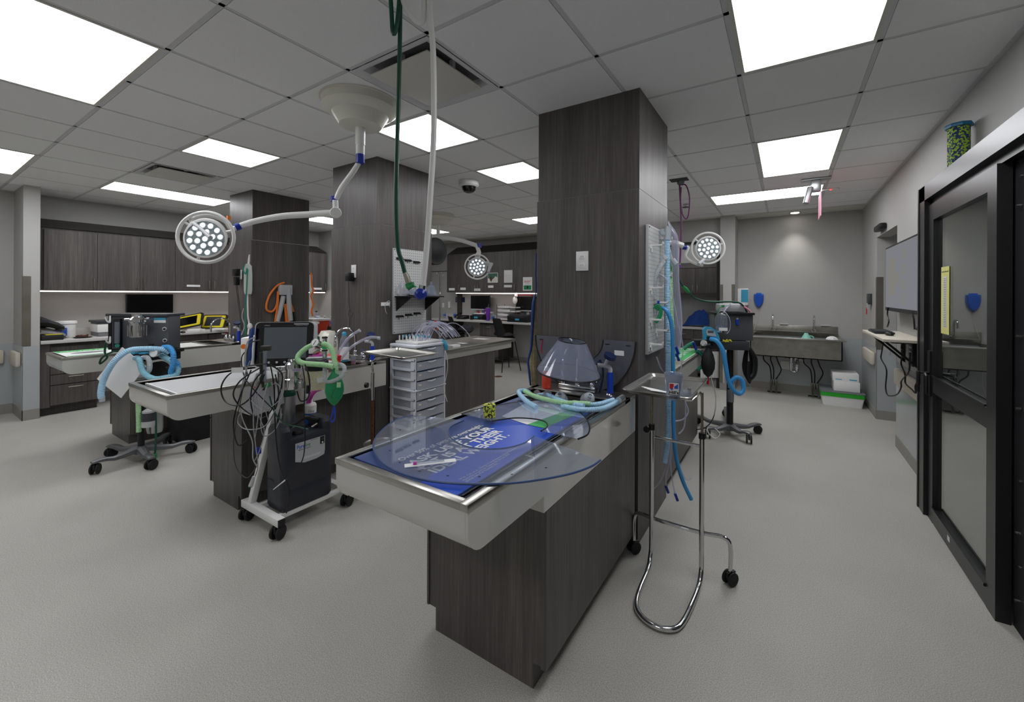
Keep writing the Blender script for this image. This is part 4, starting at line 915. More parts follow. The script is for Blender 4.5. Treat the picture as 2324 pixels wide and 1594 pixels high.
# concentrator
t = thing('oxygen_concentrator', 'tall dark grey oxygen concentrator standing on the white cart', 'machine', (-2.73, 1.55, .12)); to = t
x0, x1, y0, y1 = -2.835, -2.63, 1.36, 1.705; zb, zt_ = .118, .60
def roundsec(x0, x1, y0, y1, z, r):
    o = []
    for cx, cy, a0 in ((x1-r, y1-r, 0), (x0+r, y1-r, 90), (x0+r, y0+r, 180), (x1-r, y0+r, 270)):
        for k in range(5): a = math.radians(a0+22.5*k); o.append(V((cx+r*math.cos(a), cy+r*math.sin(a), z)))
    return o
m = MB(); m.rings([roundsec(x0+.01, x1-.01, y0+.01, y1-.01, zb, .03), roundsec(x0, x1, y0, y1, zb+.02, .035), roundsec(x0, x1, y0, y1, .25, .035), roundsec(x0+.001, x1-.001, y0+.001, y1-.001, .252, .035), roundsec(x0, x1, y0, y1, .254, .035), roundsec(x0, x1, y0, y1, .56, .035), roundsec(x0+.004, x1-.006, y0+.004, y1-.004, .575, .035)]); m.obj('housing', 'darkcase', to) if 'darkcase' in MT else None
for a, b in ((y0, y0+.075), (y1-.075, y1)):
    k = MB(); k.rings([roundsec(x0+.002, x1-.002, a+.002, b-.002, .56, .03), roundsec(x0+.004, x1-.01, a+.003, b-.003, .62, .03), roundsec(x0+.02, x1-.03, a+.006, b-.006, .645, .03)]); k.obj('end_shoulder', 'darkcase', to)
MB().tube([V((-2.7, y0+.05, .62)), V((-2.7, y0+.11, .645)), V((-2.7, 1.54, .668)), V((-2.7, y1-.11, .645)), V((-2.7, y1-.05, .62))], .014, n=10).obj('carry_handle', 'black', to)
MB().lathe((-2.69, 1.49, .575), [(0, 0), (.034, 0), (.034, .012), (.028, .024), (0, .026)], n=24).obj('flow_knob', 'black', to)
m = MB(); m.cyl((-2.715, 1.6, .585), (-2.70, 1.63, .605), .008); m.obj('outlet_fitting', 'nickel', to)
F = EAST((x1+.0005, 1.44, .41)); fp = [(0, .01), (.06, -.012), (.14, -.012), (.195, .0), (.2, .03), (.2, .125), (0, .125)]
MB().prism(fp, .003, M=F).obj('face_label', 'lightgrey', to)
text_mesh('lettering', 'Pure', .034, 'label_blue', F @ Matrix.Translation((.008, .088, .0035)), to, bold=.0006, width=.05)
text_mesh('lettering', 'line', .034, 'green', F @ Matrix.Translation((.06, .088, .0035)), to, width=.036)
text_lines(to, F, .02, .1, [.076], .004, 'green_dark')
text_lines(to, F, .045, .17, [.02, .012], .003, 'paper'); text_lines(to, F, .1, .15, [.118], .003, 'darkgrey')
MB().box((.165, .075, .001), (.195, .124, .006), M=F, bev=.002).obj('switch_panel', 'black', to)
m = MB(); m.box((.172, .1, .006), (.188, .115, .009), M=F); m.obj('power_switch', 'darkgrey', to); MB().lathe(F @ V((.18, .085, .006)), [(0, 0), (.006, 0), (.005, .003), (0, .004)], n=12, M=rot_to((1, 0, 0))).obj('indicator', 'white', to)
m = MB(); m.box((x1-.04, 1.38, .2), (x1-.02, 1.365-.001, .206)); m.box((x0+.03, y0-.002, .15), (x0+.1, y0+.002, .158)); m.box((x0+.03, y0-.002, .3), (x0+.1, y0+.002, .308)); m.obj('air_slot', 'black', to)
# patient monitor
DM = 2.66
t = thing('patient_monitor', 'black framed patient monitor on the white cart', 'monitor', (-2.82, 1.55, 1.02)); tm = t
e1 = (W(694, 780, DM+.0)-W(582, 780, DM-.06)).normalized(); e1.z = 0; e1.normalize(); e2 = V((0, 0, 1)).cross(e1)
Fm = frame(W(578, 831, DM), e1, (V((0, 0, 1)) + e2*.12).normalized()); sw = DM/FPX
w0, h0 = 118*sw, 96*sw
def rrect(x0, y0, x1, y1, r, n=4):
    o = []
    for cx, cy, a0 in ((x1-r, y1-r, 0), (x0+r, y1-r, 90), (x0+r, y0+r, 180), (x1-r, y0+r, 270)):
        for k in range(n+1): a = math.radians(a0+90/n*k); o.append((cx+r*math.cos(a), cy+r*math.sin(a)))
    return o
MB().prism(rrect(-.012, -.008, w0+.01, h0+.01, .03), -.09, M=Fm).obj('back_housing', 'lightgrey', tm)
MB().prism(rrect(0, -.004, w0+.008, h0+.006, .028), .012, M=Fm).obj('bezel', 'screen', tm)
MB().box((.05, .045, .012), (w0-.03, h0-.026, .0128), M=Fm).obj('display', 'screen_grey', tm)
text_mesh('lettering', 'midmark', .012, 'lightgrey', Fm @ Matrix.Translation((.048, h0-.017, .0125)), tm, width=.034)
text_mesh('lettering', 'Multiparameter Monitor', .009, 'lightgrey', Fm @ Matrix.Translation((w0-.1, h0-.016, .0125)), tm, width=.075)
MB().box((w0-.11, h0-.008, .012), (w0-.02, h0-.002, .013), M=Fm).obj('alarm_bar', 'lightgrey', tm)
for i in range(4):
    MB().lathe(Fm @ V((.085+i*.047, .02, .0122)), [(.0055, 0), (.0075, 0), (.0075, .0006), (.0055, .0006)], n=18, M=Fm.to_3x3()).obj('button', 'lightgrey', tm)
MB().box(V((0, 0, 0)), V((.3, .12, .03)), M=frame(W(600, 842, DM+.02), e1, e2), bev=.006).obj('mount_bracket', 'lightgrey', tm)
m = MB(); m.box((0, 0, 0), (.09, .2, .2), M=frame(W(545, 835, DM+.1), e1, e2), bev=.01); m.obj('side_module', 'white', tm)
MB().lathe(W(553, 787, DM+.08), [(0, 0), (.017, 0), (.017, .002), (0, .002)], n=20, M=rot_to(-e2)).obj('warning_sticker', 'orange', tm)
MB().tube([W(574, 745, DM-.02), W(570, 765, DM-.03), W(567, 790, DM-.04), W(565, 812, DM-.05), W(562, 830, DM-.05)], [.011, .013, .012, .016, .012], n=8).obj('cuff_strap', 'hill_blue', tm)
# flow tube stand in front of the monitor
t = thing('oxygen_flowmeter', 'vertical clear oxygen flowmeter tube in front of the patient monitor', 'flowmeter', W(596, 860, 2.4)); tf = t
DF = 2.38
m = MB(); m.cyl(W(594, 800, DF), W(594, 870, DF), .011, n=12); m.obj('backing_rod', 'olive', tf)
MB().box((0, 0, 0), (.05, .035, .028), M=frame(W(590, 797, DF+.01), e1, e2), bev=.003).obj('top_cap', 'olive', tf)
MB().cyl(W(601, 797, DF-.01), W(601, 865, DF-.01), .0105, n=14).obj('glass_tube', 'clear', tf); MB().cyl(W(601, 797, DF-.01), W(601, 865, DF-.01), .005, n=8).obj('inner_tube', 'chrome_soft', tf)
MB().cyl(W(606, 872, DF-.0), W(610, 878, DF), .016, n=12).obj('adjust_knob', 'green', tf)
MB().cyl(W(596, 868, DF), W(598, 884, DF+.05), .008).obj('clamp', 'black', tf)
# oxygen tank and vaporizer by the cart
t = thing('oxygen_tank', 'brushed aluminium gas tank standing behind the concentrator', 'gas cylinder', (-2.79, 1.62, .12)); tk = W(652, 940, 2.9)
z_ = lambda v, d=2.9: EYE+(PPY-v)/FPX*d
MB().lathe((tk.x, tk.y, 0), [(0, .13), (.048, .13), (.052, .15), (.052, z_(905)), (.048, z_(896)), (.03, z_(890)), (0, z_(889))], n=32).obj('cylinder', 'alu', t)
MB().lathe((tk.x, tk.y, 0), [(.0, z_(900)), (.054, z_(900)), (.054, z_(893)), (.035, z_(887)), (0, z_(886))], n=28).obj('collar', 'green_dark', t)
t = thing('oxygen_tank', 'narrow silver gas tank with black cap left of the aluminium one', 'gas cylinder', (-2.87, 1.5, .12)); tk = W(620, 920, 2.8); zb_ = lambda v: z_(v, 2.8)
MB().lathe((tk.x, tk.y, 0), [(0, .13), (.026, .13), (.026, zb_(905)), (.024, zb_(900)), (0, zb_(899))], n=20).obj('cylinder', 'alu', t)
MB().lathe((tk.x, tk.y, 0), [(0, zb_(903)), (.0275, zb_(903)), (.0275, zb_(890)), (.018, zb_(880)), (0, zb_(879))], n=20).obj('cap', 'black', t)
t = thing('vaporizer', 'polished chrome anesthetic vaporizer on the cart below the monitor', 'vaporizer', W(665, 860, 2.45)); vv = W(664, 850, 2.45); zv = lambda v: z_(v, 2.45)
MB().lathe((vv.x, vv.y, 0), [(0, zv(884)), (.043, zv(884)), (.045, zv(880)), (.045, zv(862)), (.04, zv(860)), (.04, zv(842)), (.044, zv(838)), (.04, zv(828)), (.03, zv(824)), (.022, zv(822)), (.027, zv(820)), (.024, zv(817)), (0, zv(817))], n=32).obj('body', 'chrome', t)
q = W(642, 860, 2.44); MB().lathe((q.x, q.y, 0), [(0, zv(886)), (.03, zv(886)), (.032, zv(845)), (.02, zv(838)), (0, zv(836))], n=24).obj('mounting_cylinder', 'chrome', t)
q = W(684, 875, 2.45); MB().lathe((q.x, q.y, 0), [(0, zv(883)), (.018, zv(883)), (.018, zv(870)), (.013, zv(868)), (.013, zv(863)), (0, zv(862))], n=20).obj('filler_cap', 'chrome_soft', t)
m = MB(); m.cyl(W(628, 836, 2.43), W(652, 834, 2.43), .01); m.cyl(W(636, 845, 2.42), W(650, 840, 2.42), .014); m.obj('inlet_fitting', 'chrome', t)
MB().box((0, 0, 0), (.055, .002, .02), M=frame(W(662, 845, 2.39), e1, e2)).obj('label', 'lightgrey', t)
text_mesh('lettering', 'ISOFLURANE\nVAPORIZER', .0075, 'purple', frame(W(663.5, 840, 2.388), e1, V((0, 0, 1))), t, width=.045)
# breathing circuit: absorber, gauge, green hose, bag
t = thing('breathing_circuit', 'anesthesia breathing circuit with pale green hose and green bag beside the monitor', 'breathing circuit', W(712, 860, 2.6)); tb = t; DB = 2.55
zc_ = lambda v: z_(v, DB)
q = W(719, 860, DB); MB().lathe((q.x, q.y, 0), [(0, zc_(886)), (.06, zc_(884)), (.064, zc_(876)), (.064, zc_(840)), (0, zc_(839))], n=32).obj('absorber_canister', 'granules', t)
MB().lathe((q.x, q.y, 0), [(0, zc_(841)), (.066, zc_(841)), (.066, zc_(822)), (.05, zc_(818)), (0, zc_(817))], n=32).obj('canister_lid', 'black', t)
MB().box((0, 0, 0), (.06, .002, .03), M=frame(W(720, 870, DB-.075), e1+V((0, 0, .1)), e2)).obj('label', 'paper', t)
g = W(716, 779, DB-.05); gd = rot_to(-e2*.8+V((0, 0, .45))-e1*.4)
MB().lathe(g, [(0, -.035), (.024, -.035), (.024, 0), (.027, 0), (.027, .008), (.023, .008), (0, .006)], n=28, M=gd).obj('pressure_gauge', 'chrome_soft', t)
MB().lathe(g, [(0, .0065), (.022, .0065), (.022, .0078), (0, .0078)], n=24, M=gd).obj('gauge_dial', 'paper', t)
MB().box((-.002, -.014, .0078), (.002, .014, .009), M=Matrix.Translation(g) @ gd.to_4x4()).obj('gauge_needle', 'black', t)
m = MB(); m.cyl(W(737, 783, DB), W(737, 764, DB), .014); m.cyl(W(737, 812, DB), W(737, 795, DB), .014); m.obj('relief_valve', 'chrome', t)
m = MB(); m.cyl(W(737, 768, DB), W(737, 765, DB), .017); m.cyl(W(737, 797, DB), W(737, 794, DB), .017); m.obj('valve_knob', 'black', t)
m = MB(); m.tube([W(712, 800, DB), W(722, 794, DB), W(730, 796, DB), W(734, 804, DB)], .012, n=8, sm=2); m.obj('elbow', 'nickel', t)
MB().box((0, 0, 0), (.17, .06, .012), M=frame(W(694, 818, DB), e1, e2)).obj('manifold_shelf', 'lightgrey', t)
MB().tube([W(708, 784, DB-.05), W(694, 791, DB-.07), W(678, 806, DB-.1), W(677, 818, DB-.12), W(690, 825, DB-.14), W(715, 827, DB-.16), W(738, 829, DB-.17), W(756, 833, DB-.17)], .0155, n=14, cor=.008).obj('breathing_hose', 'hose_green', t)
MB().tube([W(732, 781, DB-.04), W(742, 783, DB-.05), W(752, 792, DB-.07), W(758, 812, DB-.1), W(762, 835, DB-.12), W(765, 862, DB-.12)], .0155, n=14, cor=.008).obj('breathing_hose', 'hose_green', t)
MB().tube([W(737, 832, DB-.15), W(738, 860, DB-.15), W(744, 867, DB-.15), W(760, 864, DB-.16), W(778, 852, DB-.15), W(782, 836, DB-.13), W(774, 828, DB-.1), W(758, 829, DB-.1)], .013, n=12, cor=.008).obj('bag_hose', 'hose_clear', t)
DG = DB-.13; zg = lambda v: z_(v, DG); q = W(758, 880, DG)
rg = []
for v_, r_ in ((923, .004), (918, .018), (905, .042), (890, .052), (875, .05), (862, .04), (852, .022), (846, .013), (838, .012)):
    rg.append([V((q.x, q.y, zg(v_))) + (e1*math.cos(a)*r_*(1+.06*math.cos(3*a)) + e2*math.sin(a)*r_*.62) for a in [2*PI*k/20 for k in range(20)]])
MB().rings(rg).obj('breathing_bag', 'green_rubber', t)
MB().box((0, 0, 0), (.022, .001, .03), M=frame(W(764, 880, DG-.042), e1, e2)).obj('bag_tag', 'hose_green', t)
m = MB(); lp = [W(758, 922, DG), W(756, 935, DG), W(751, 950, DG), W(754, 958, DG), W(759, 952, DG), W(760, 935, DG)]; m.tube(lp, .0045, n=6, closed=True); m.obj('hanging_loop', 'blue', t)
m = MB(); m.tube([W(752, 886, DG-.047), W(757, 885, DG-.047), W(753, 897, DG-.048), W(752, 904, DG-.047), W(756, 902, DG-.047)], .001, n=5, sm=2); m.obj('handwritten_mark', 'black', t)
t = thing('charcoal_canister', 'white and blue charcoal filter canister with a pink hose hanging behind the concentrator', 'filter canister', W(704, 930, 2.6)); q = W(704, 940, 2.95); zd = lambda v: z_(v, 2.95)
MB().lathe((q.x, q.y, 0), [(0, zd(966)), (.039, zd(966)), (.041, zd(925)), (.041, zd(921)), (.034, zd(917)), (0, zd(916))], n=24).obj('canister', 'white', t)
MB().lathe((q.x, q.y, 0), [(0, zd(962)), (.0415, zd(962)), (.0418, zd(938)), (0, zd(938))], n=24).obj('blue_label', 'label_blue', t)
text_mesh('lettering', 'Clear', .02, 'darkgrey', frame(W(699, 936, 2.9), e1, V((0, 0, 1))), t)
MB().tube([W(726, 882, 2.62), W(716, 886, 2.7), W(707, 896, 2.85), W(702, 907, 2.92), W(701, 917, 2.95)], .0165, n=12, cor=.008).obj('pink_hose', 'magenta', t)
# cables
t = thing('cable_tangle', 'tangle of looped black and white monitor cables hanging at the cart', 'cables', W(580, 880, 2.4)); D_ = 2.36
loops = [('black', .006, [(605, 826), (560, 832), (520, 850), (502, 880), (512, 912), (545, 920), (575, 895), (600, 850)]),
 ('black', .006, [(570, 840), (545, 900), (530, 960), (540, 1010), (560, 1000)]), ('black', .0055, [(600, 840), (575, 870), (570, 920), (590, 970), (615, 950), (632, 900), (625, 850)]),
 ('black', .006, [(612, 828), (640, 850), (632, 900), (600, 948), (560, 935), (530, 900), (545, 865), (590, 835)]),
 ('black', .0055, [(614, 830), (622, 880), (624, 950), (628, 1010), (636, 1060), (656, 1110), (650, 1165)]),
 ('black', .005, [(686, 830), (692, 870), (690, 930), (692, 1000), (684, 1050), (650, 1088)]), ('black', .006, [(692, 828), (700, 850), (703, 880), (698, 905), (682, 910), (674, 888)]),
 ('white', .004, [(592, 850), (575, 900), (590, 950), (600, 980), (590, 1020), (576, 1050)]), ('white', .004, [(570, 930), (545, 940), (540, 960), (560, 975), (600, 968), (625, 930)]),
 ('white', .004, [(598, 880), (580, 905), (575, 960), (580, 1010), (585, 1060), (575, 1090)]), ('white', .0035, [(565, 905), (600, 930), (640, 900), (625, 870), (600, 905), (610, 960)]),
 ('lightgrey', .005, [(567, 820), (556, 850), (545, 900), (550, 950), (572, 1000), (574, 1040), (584, 1060)]), ('lightgrey', .004, [(588, 845), (582, 870), (582, 900), (586, 940), (578, 1000)]),
 ('lightgrey', .004, [(608, 870), (600, 900), (592, 960), (600, 990), (625, 975), (640, 940)]),
 ('darkgrey', .004, [(560, 845), (548, 900), (536, 960), (530, 1010), (536, 1060), (560, 1085), (582, 1060)]), ('black', .0045, [(555, 800), (548, 815), (553, 850), (572, 880), (620, 930)]),
 ('lightgrey', .006, [(580, 765), (563, 775), (557, 800), (556, 830), (562, 850)]), ('darkgrey', .006, [(590, 772), (570, 778), (562, 795), (560, 820)]), ('green_dark', .006, [(612, 900), (625, 940), (650, 962), (680, 970), (700, 975)])]
for i, (mt_, r_, pp) in enumerate(loops):
    n_ = len(pp); MB().tube([W(u, v, D_+.03*math.sin(i*1.7+k*.9)) for k, (u, v) in enumerate(pp)], r_*.7, n=6, sm=7).obj('cable', 'cable_grey' if mt_ in ('white', 'lightgrey') else mt_, t)
MB().cyl(W(576, 1082, D_), W(569, 1103, D_), .008, .012, n=10).obj('sensor_plug', 'lightgrey', t); MB().cyl(W(570, 1100, D_), W(568, 1105, D_), .0105, n=10).obj('plug_tip', 'teal', t)
MB().box((0, 0, 0), (.03, .015, .035), M=frame(W(578, 1032, D_), e1, e2), bev=.003).obj('finger_clip', 'blue_deep', t)
MB().tube([W(584, 848, D_), W(581, 862, D_), W(581, 880, D_)], [.006, .01, .007], n=8).obj('probe', 'lightgrey', t); MB().cyl(W(580, 877, D_), W(580, 880, D_), .0085, n=8).obj('probe_ring', 'red', t)
MB().cyl(W(700, 875, D_), W(699, 893, D_), .012, n=8).obj('power_plug', 'black', t)
MB().cyl(W(650, 1088, D_), W(620, 1112, D_-.02), .004, .002, n=8).obj('probe_tip', 'white', t)
MB().box((0, 0, 0), (.06, .002, .03), M=frame(W(525, 847, D_), e1, e2)).obj('cable_tag', 'paper', t)
pg_ = [W(562, 880, 2.5), W(640, 875, 2.5), W(645, 915, 2.5), W(580, 945, 2.5), W(556, 930, 2.5)]
tag(MB().poly3(pg_, e2*.004).obj('paper_sleeve', 'clear_bag'), 'clear plastic sleeve with a printed sheet hanging behind the cables', 'papers')
# ---- near instrument stand (mayo stand)
def tray(M, L, w_, mt='steel'):
    """shallow rimmed tray, origin at centre"""
    def sec(hx, hy, z, r): return [M @ V((a, b, z)) for a, b in rrect(-hx, -hy, hx, hy, r)]
    m = MB(); hx, hy = L/2, w_/2
    m.rings([sec(hx-.03, hy-.03, .0, .02), sec(hx-.022, hy-.022, .0, .025), sec(hx-.01, hy-.01, .016, .03), sec(hx-.002, hy-.002, .019, .03), sec(hx, hy, .017, .03), sec(hx-.002, hy-.002, .014, .03), sec(hx-.012, hy-.012, .010, .03), sec(hx-.024, hy-.024, -.002, .025)])
    return m
t = thing('instrument_stand', 'chrome instrument stand on a U shaped base beside the near right pillar', 'instrument stand', (-.49, 2.2, 0))
tray(Matrix.Translation((-.535, 2.30, 1.0)), .335, .535).obj('tray', 'steel', t)
FR = MB(); FR.tube([V((-.62, 2.33, .965)), V((-.62, 2.3, .993)), V((-.62, 2.1, .993)), V((-.45, 2.1, .993)), V((-.375, 2.1, .993)), V((-.37, 2.3, .993)), V((-.37, 2.33, .965))], .005, n=8, sm=2); FR.obj('tray_frame', 'chrome', t)
for x in (-.625, -.365):
    MB().cyl((x, 2.33, .76), (x, 2.33, .985), .0065, n=12).obj('inner_rod', 'brass', t)
    MB().cyl((x, 2.33, .745), (x, 2.33, .775), .0165, n=16).obj('locking_collar', 'black', t)
MB().tube([V((-.625, 2.33, .76)), V((-.625, 2.33, .3)), V((-.625, 2.33, .1)), V((-.625, 2.31, .045)), V((-.618, 2.24, .016)), V((-.61, 2.05, .0145)), V((-.59, 1.95, .0145)), V((-.54, 1.895, .0145)), V((-.47, 1.88, .0145)), V((-.41, 1.91, .0145)), V((-.385, 1.98, .0145)), V((-.372, 2.12, .0145)), V((-.366, 2.26, .016)), V((-.365, 2.31, .045)), V((-.365, 2.33, .1)), V((-.365, 2.33, .3)), V((-.365, 2.33, .76))], .0125, n=14, sm=5).obj('u_frame', 'chrome', t)
MB().cyl((-.625, 2.345, .70), (-.365, 2.345, .70), .009, n=12).obj('cross_bar', 'chrome', t)
MB().lathe((-.655, 2.33, .74), [(0, 0), (.018, 0), (.018, .016), (0, .018)], n=14, M=rot_to((0, 1, .0))).obj('height_knob', 'black', t)
MB().tube([V((-.735, 2.37, .07)), V((-.735, 2.37, .2)), V((-.70, 2.365, .24)), V((-.6, 2.35, .24)), V((-.37, 2.35, .24)), V((-.27, 2.37, .24)), V((-.235, 2.38, .2)), V((-.235, 2.38, .07))], .011, n=12, sm=4).obj('caster_bar', 'chrome', t)
MB().box((0, 0, 0), (.04, .022, .012), M=frame((-.47, 2.336, .235), (1, 0, 0), (0, 1, 0)), bev=.003).obj('tape_strip', 'paper', t)
for x, y in ((-.735, 2.37), (-.235, 2.38)): caster(t, x, y, .035, ang=-.6, w_=.012, stem=.01)
# things on the tray
t = thing('plastic_cup', 'clear measuring cup with a printed square logo on the near tray', 'cup', (-.47, 2.2, 1.0)); q = onz(1529, 906, 1.002)
MB().lathe((q.x, q.y, 1.002), [(0, 0), (.032, 0), (.042, .118), (.0445, .119), (.044, .123), (.0405, .119), (.031, .003), (0, .003)], n=28).obj('cup_wall', 'clear', t)
vdir = (V((0, 0, EYE)) - V((q.x, q.y, 1.05))); vdir.z = 0; vdir.normalize(); cx_ = V((0, 0, 1)).cross(vdir)
Fc = frame(V((q.x, q.y, 1.0)) + vdir*.035, cx_, V((0, 0, 1)) + vdir*.085) @ Matrix.Translation((0, 0, .003)) @ Matrix.Scale(1.45, 4)
MB().box((-.016, .022, 0), (.016, .062, .0006), M=Fc).obj('printed_label', 'paper', t)
m = MB(); m.prism([(-.013, .042), (-.003, .042), (.0, .05), (.0, .058), (-.013, .058)], .001, M=Fc); m.obj('logo_red', 'red', t); m = MB(); m.prism([(.001, .042), (.013, .042), (.013, .058), (.002, .05)], .001, M=Fc); m.prism([(-.006, .036), (.0, .042), (-.012, .042)], .001, M=Fc); m.obj('logo_blue', 'label_blue', t)
text_mesh('lettering', "Hill's", .014, 'black', Fc @ Matrix.Translation((-.014, .025, .001)), t, bold=.0004, width=.028)
text_lines(t, Fc, -.013, .013, [.015, .01], .0025, 'darkgrey', z=.001)
m = MB()
for a_ in (((-.0165, .021), (.0165, .022)), ((-.0165, .062), (.0165, .063)), ((-.0165, .021), (-.0155, .063)), ((.0155, .021), (.0165, .063))): m.box((a_[0][0], a_[0][1], .0006), (a_[1][0], a_[1][1], .0011), M=Fc)
m.obj('logo_border', 'navy', t)
m = MB()
for k in range(4): m.box((-.05, -.009, .0), (.05, .009, .0012), M=frame((-.6+k*.022, 2.2-k*.02, 1.0025+k*.0015), (1, -.35+k*.1, 0), (.35, 1, 0)))
tag(m.obj('paper_strips', 'paper'), 'torn white paper strips on the near instrument tray', 'paper')
t = thing('vial', 'small clear vial lying at the right corner of the near tray', 'vial', (-.41, 2.14, 1.0)); MB().lathe((-.41, 2.16, 1.002), [(0, 0), (.02, 0), (.02, .016), (.014, .024), (0, .024)], n=16).obj('cap_body', 'clear', t); MB().lathe((-.405, 2.2, 1.002), [(0, 0), (.009, 0), (.009, .028), (0, .03)], n=10).obj('nozzle', 'grey', t)
# ---- second instrument stand
t = thing('instrument_stand', 'worn instrument stand with a metal tray between the white drawers and the second table', 'instrument stand', (-2.8, 2.05, 0))
tz = 1.03; cts = [onz(u, v, tz) for u, v in ((833, 803), (948, 822), (985, 806), (877, 790))]; cc = sum(cts, V((0,0,0)))/4
ax_ = (cts[1]-cts[0]); ay_ = (cts[3]-cts[0])
tray(frame((cc.x, cc.y, tz), ax_, ay_), .52, .34).obj('tray', 'steel', t)
px_ = onz(846, 808, tz); bx_ = W(838, 990, 3.12)
MB().tube([V((cc.x, cc.y, tz-.012)), V((px_.x+.06, px_.y+.02, tz-.012)), V((px_.x, px_.y, tz-.05)), V((px_.x-.0, px_.y, .9))], .009, n=10).obj('upper_rod', 'chrome', t)
MB().cyl((px_.x, px_.y, .9), (px_.x, px_.y, .04), .0125, n=14).obj('post', 'rust', t)
MB().cyl((px_.x, px_.y, .9), (px_.x, px_.y, .7), .0135, n=14).obj('post_sleeve', 'chrome_soft', t)
MB().lathe((px_.x-.03, px_.y-.02, .81), [(0, 0), (.02, 0), (.02, .02), (0, .022)], n=14, M=rot_to((-1, -.5, 0))).obj('height_knob', 'black', t)
MB().tube([V((px_.x, px_.y, .05)), V((px_.x+.05, px_.y-.02, .02)), V((px_.x+.4, px_.y+.1, .02))], .012, n=10, sm=3).obj('base_foot', 'chrome_soft', t)
# ================================================================ near treatment table
def pegmat(name, base, py, pz, r):
    m = bpy.data.materials.new(name); m.use_nodes = True; nt = m.node_tree; P = nt.nodes['Principled BSDF']; N = nt.nodes.new
    tc = N('ShaderNodeTexCoord'); sx = N('ShaderNodeSeparateXYZ'); nt.links.new(tc.outputs['Object'], sx.inputs[0])
    ds = []
    for ax, p in (('Y', py), ('Z', pz)):
        a = N('ShaderNodeMath'); a.operation = 'MULTIPLY'; a.inputs[1].default_value = 1/p; nt.links.new(sx.outputs[ax], a.inputs[0])
        f = N('ShaderNodeMath'); f.operation = 'FRACT'; nt.links.new(a.outputs[0], f.inputs[0])
        s = N('ShaderNodeMath'); s.operation = 'SUBTRACT'; s.inputs[1].default_value = .5; nt.links.new(f.outputs[0], s.inputs[0])
        q = N('ShaderNodeMath'); q.operation = 'MULTIPLY'; q.inputs[1].default_value = p; nt.links.new(s.outputs[0], q.inputs[0])
        q2 = N('ShaderNodeMath'); q2.operation = 'POWER'; q2.inputs[1].default_value = 2; ab = N('ShaderNodeMath'); ab.operation = 'ABSOLUTE'; nt.links.new(q.outputs[0], ab.inputs[0]); nt.links.new(ab.outputs[0], q2.inputs[0]); ds.append(q2)
    ad = N('ShaderNodeMath'); nt.links.new(ds[0].outputs[0], ad.inputs[0]); nt.links.new(ds[1].outputs[0], ad.inputs[1])
    lt = N('ShaderNodeMath'); lt.operation = 'LESS_THAN'; lt.inputs[1].default_value = r*r; nt.links.new(ad.outputs[0], lt.inputs[0])
    mx = N('ShaderNodeMixRGB'); mx.inputs[1].default_value = lin(base); mx.inputs[2].default_value = lin('#26262a'); nt.links.new(lt.outputs[0], mx.inputs[0]); nt.links.new(mx.outputs[0], P.inputs['Base Color'])
    P.inputs['Roughness'].default_value = .4; MT[name] = m
pegmat('pegboard', '#c9cac9', .0254, .0254, .0036)
def curve_poly(px, z, k=5, closed_pts=None):
    P_ = [onz(u, v, z) for u, v in px]; return spline(P_, [0]*len(P_), k)[0]
# blue poster mat
mz = .893
t = thing('poster_mat', 'blue poster lying on the near table with white words about pet weight', 'poster', (-1.06, 1.5, mz)); pm = t
m = MB(); m.prism([(-1.323, .938), (-.817, .922), (-.835, 2.0), (-1.3, 2.0)], .008, M=Matrix.Translation((0, 0, mz))); m.obj('board', 'mat_navy', pm)
def topz(pts, z, th=.0006): m = MB(); m.prism([(p[0], p[1]) for p in pts], th, M=Matrix.Translation((0, 0, z))); return m
br = [onz(u, v, .901) for u, v in ((1190, 930), (1130, 956), (1070, 1004), (1010, 1053), (970, 1085), (951, 1100))]
topz(br + [V((-.819, .924, 0)), V((-.834, 1.9, 0))], .901).obj('bright_area', 'mat_blue', pm)
TX = lambda X_, Y_, z=.9022: frame((X_, Y_, z), (0, 1, 0), (-1, 0, 0))
text_mesh('lettering', 'Over 50% of pets are overweight.', .04, 'paper', TX(-1.149, 1.008), pm, width=.472, depth=.0002, bold=.0002)
for X_, Y_, s_, w_ in ((-1.086, 1.007, 'ASK US IF YOUR', .475), (-1.031, 1.0, 'PET IS AT THEIR', .465), (-.977, 1.0, 'IDEAL WEIGHT.', .438)):
    text_mesh('lettering', s_, .058, 'paper', TX(X_, Y_), pm, width=w_, depth=.0002, bold=.0018)
text_mesh('lettering', '*P.W. Toll, et al.; Obesity in Small Animal Clinical Nutrition,\nMark Morris Institute, Topeka, KS, 5th ed. 2010.\n©2020 Hill\'s Pet Nutrition, Inc.', .013, 'paper', TX(-.874, 1.009), pm, width=.33, depth=.0002)
t = thing('printed_poster', 'green and white printed poster under the far clear collar on the near table', 'poster', (-1.0, 1.8, .903))
topz([(-1.16, 1.64), (-.99, 1.6), (-.93, 1.97), (-1.2, 1.98)], .9028).obj('white_sheet', 'paper', t); topz([(-.99, 1.6), (-.9, 1.6), (-.86, 1.97), (-.93, 1.97)], .9028).obj('green_area', 'green_poster', t)
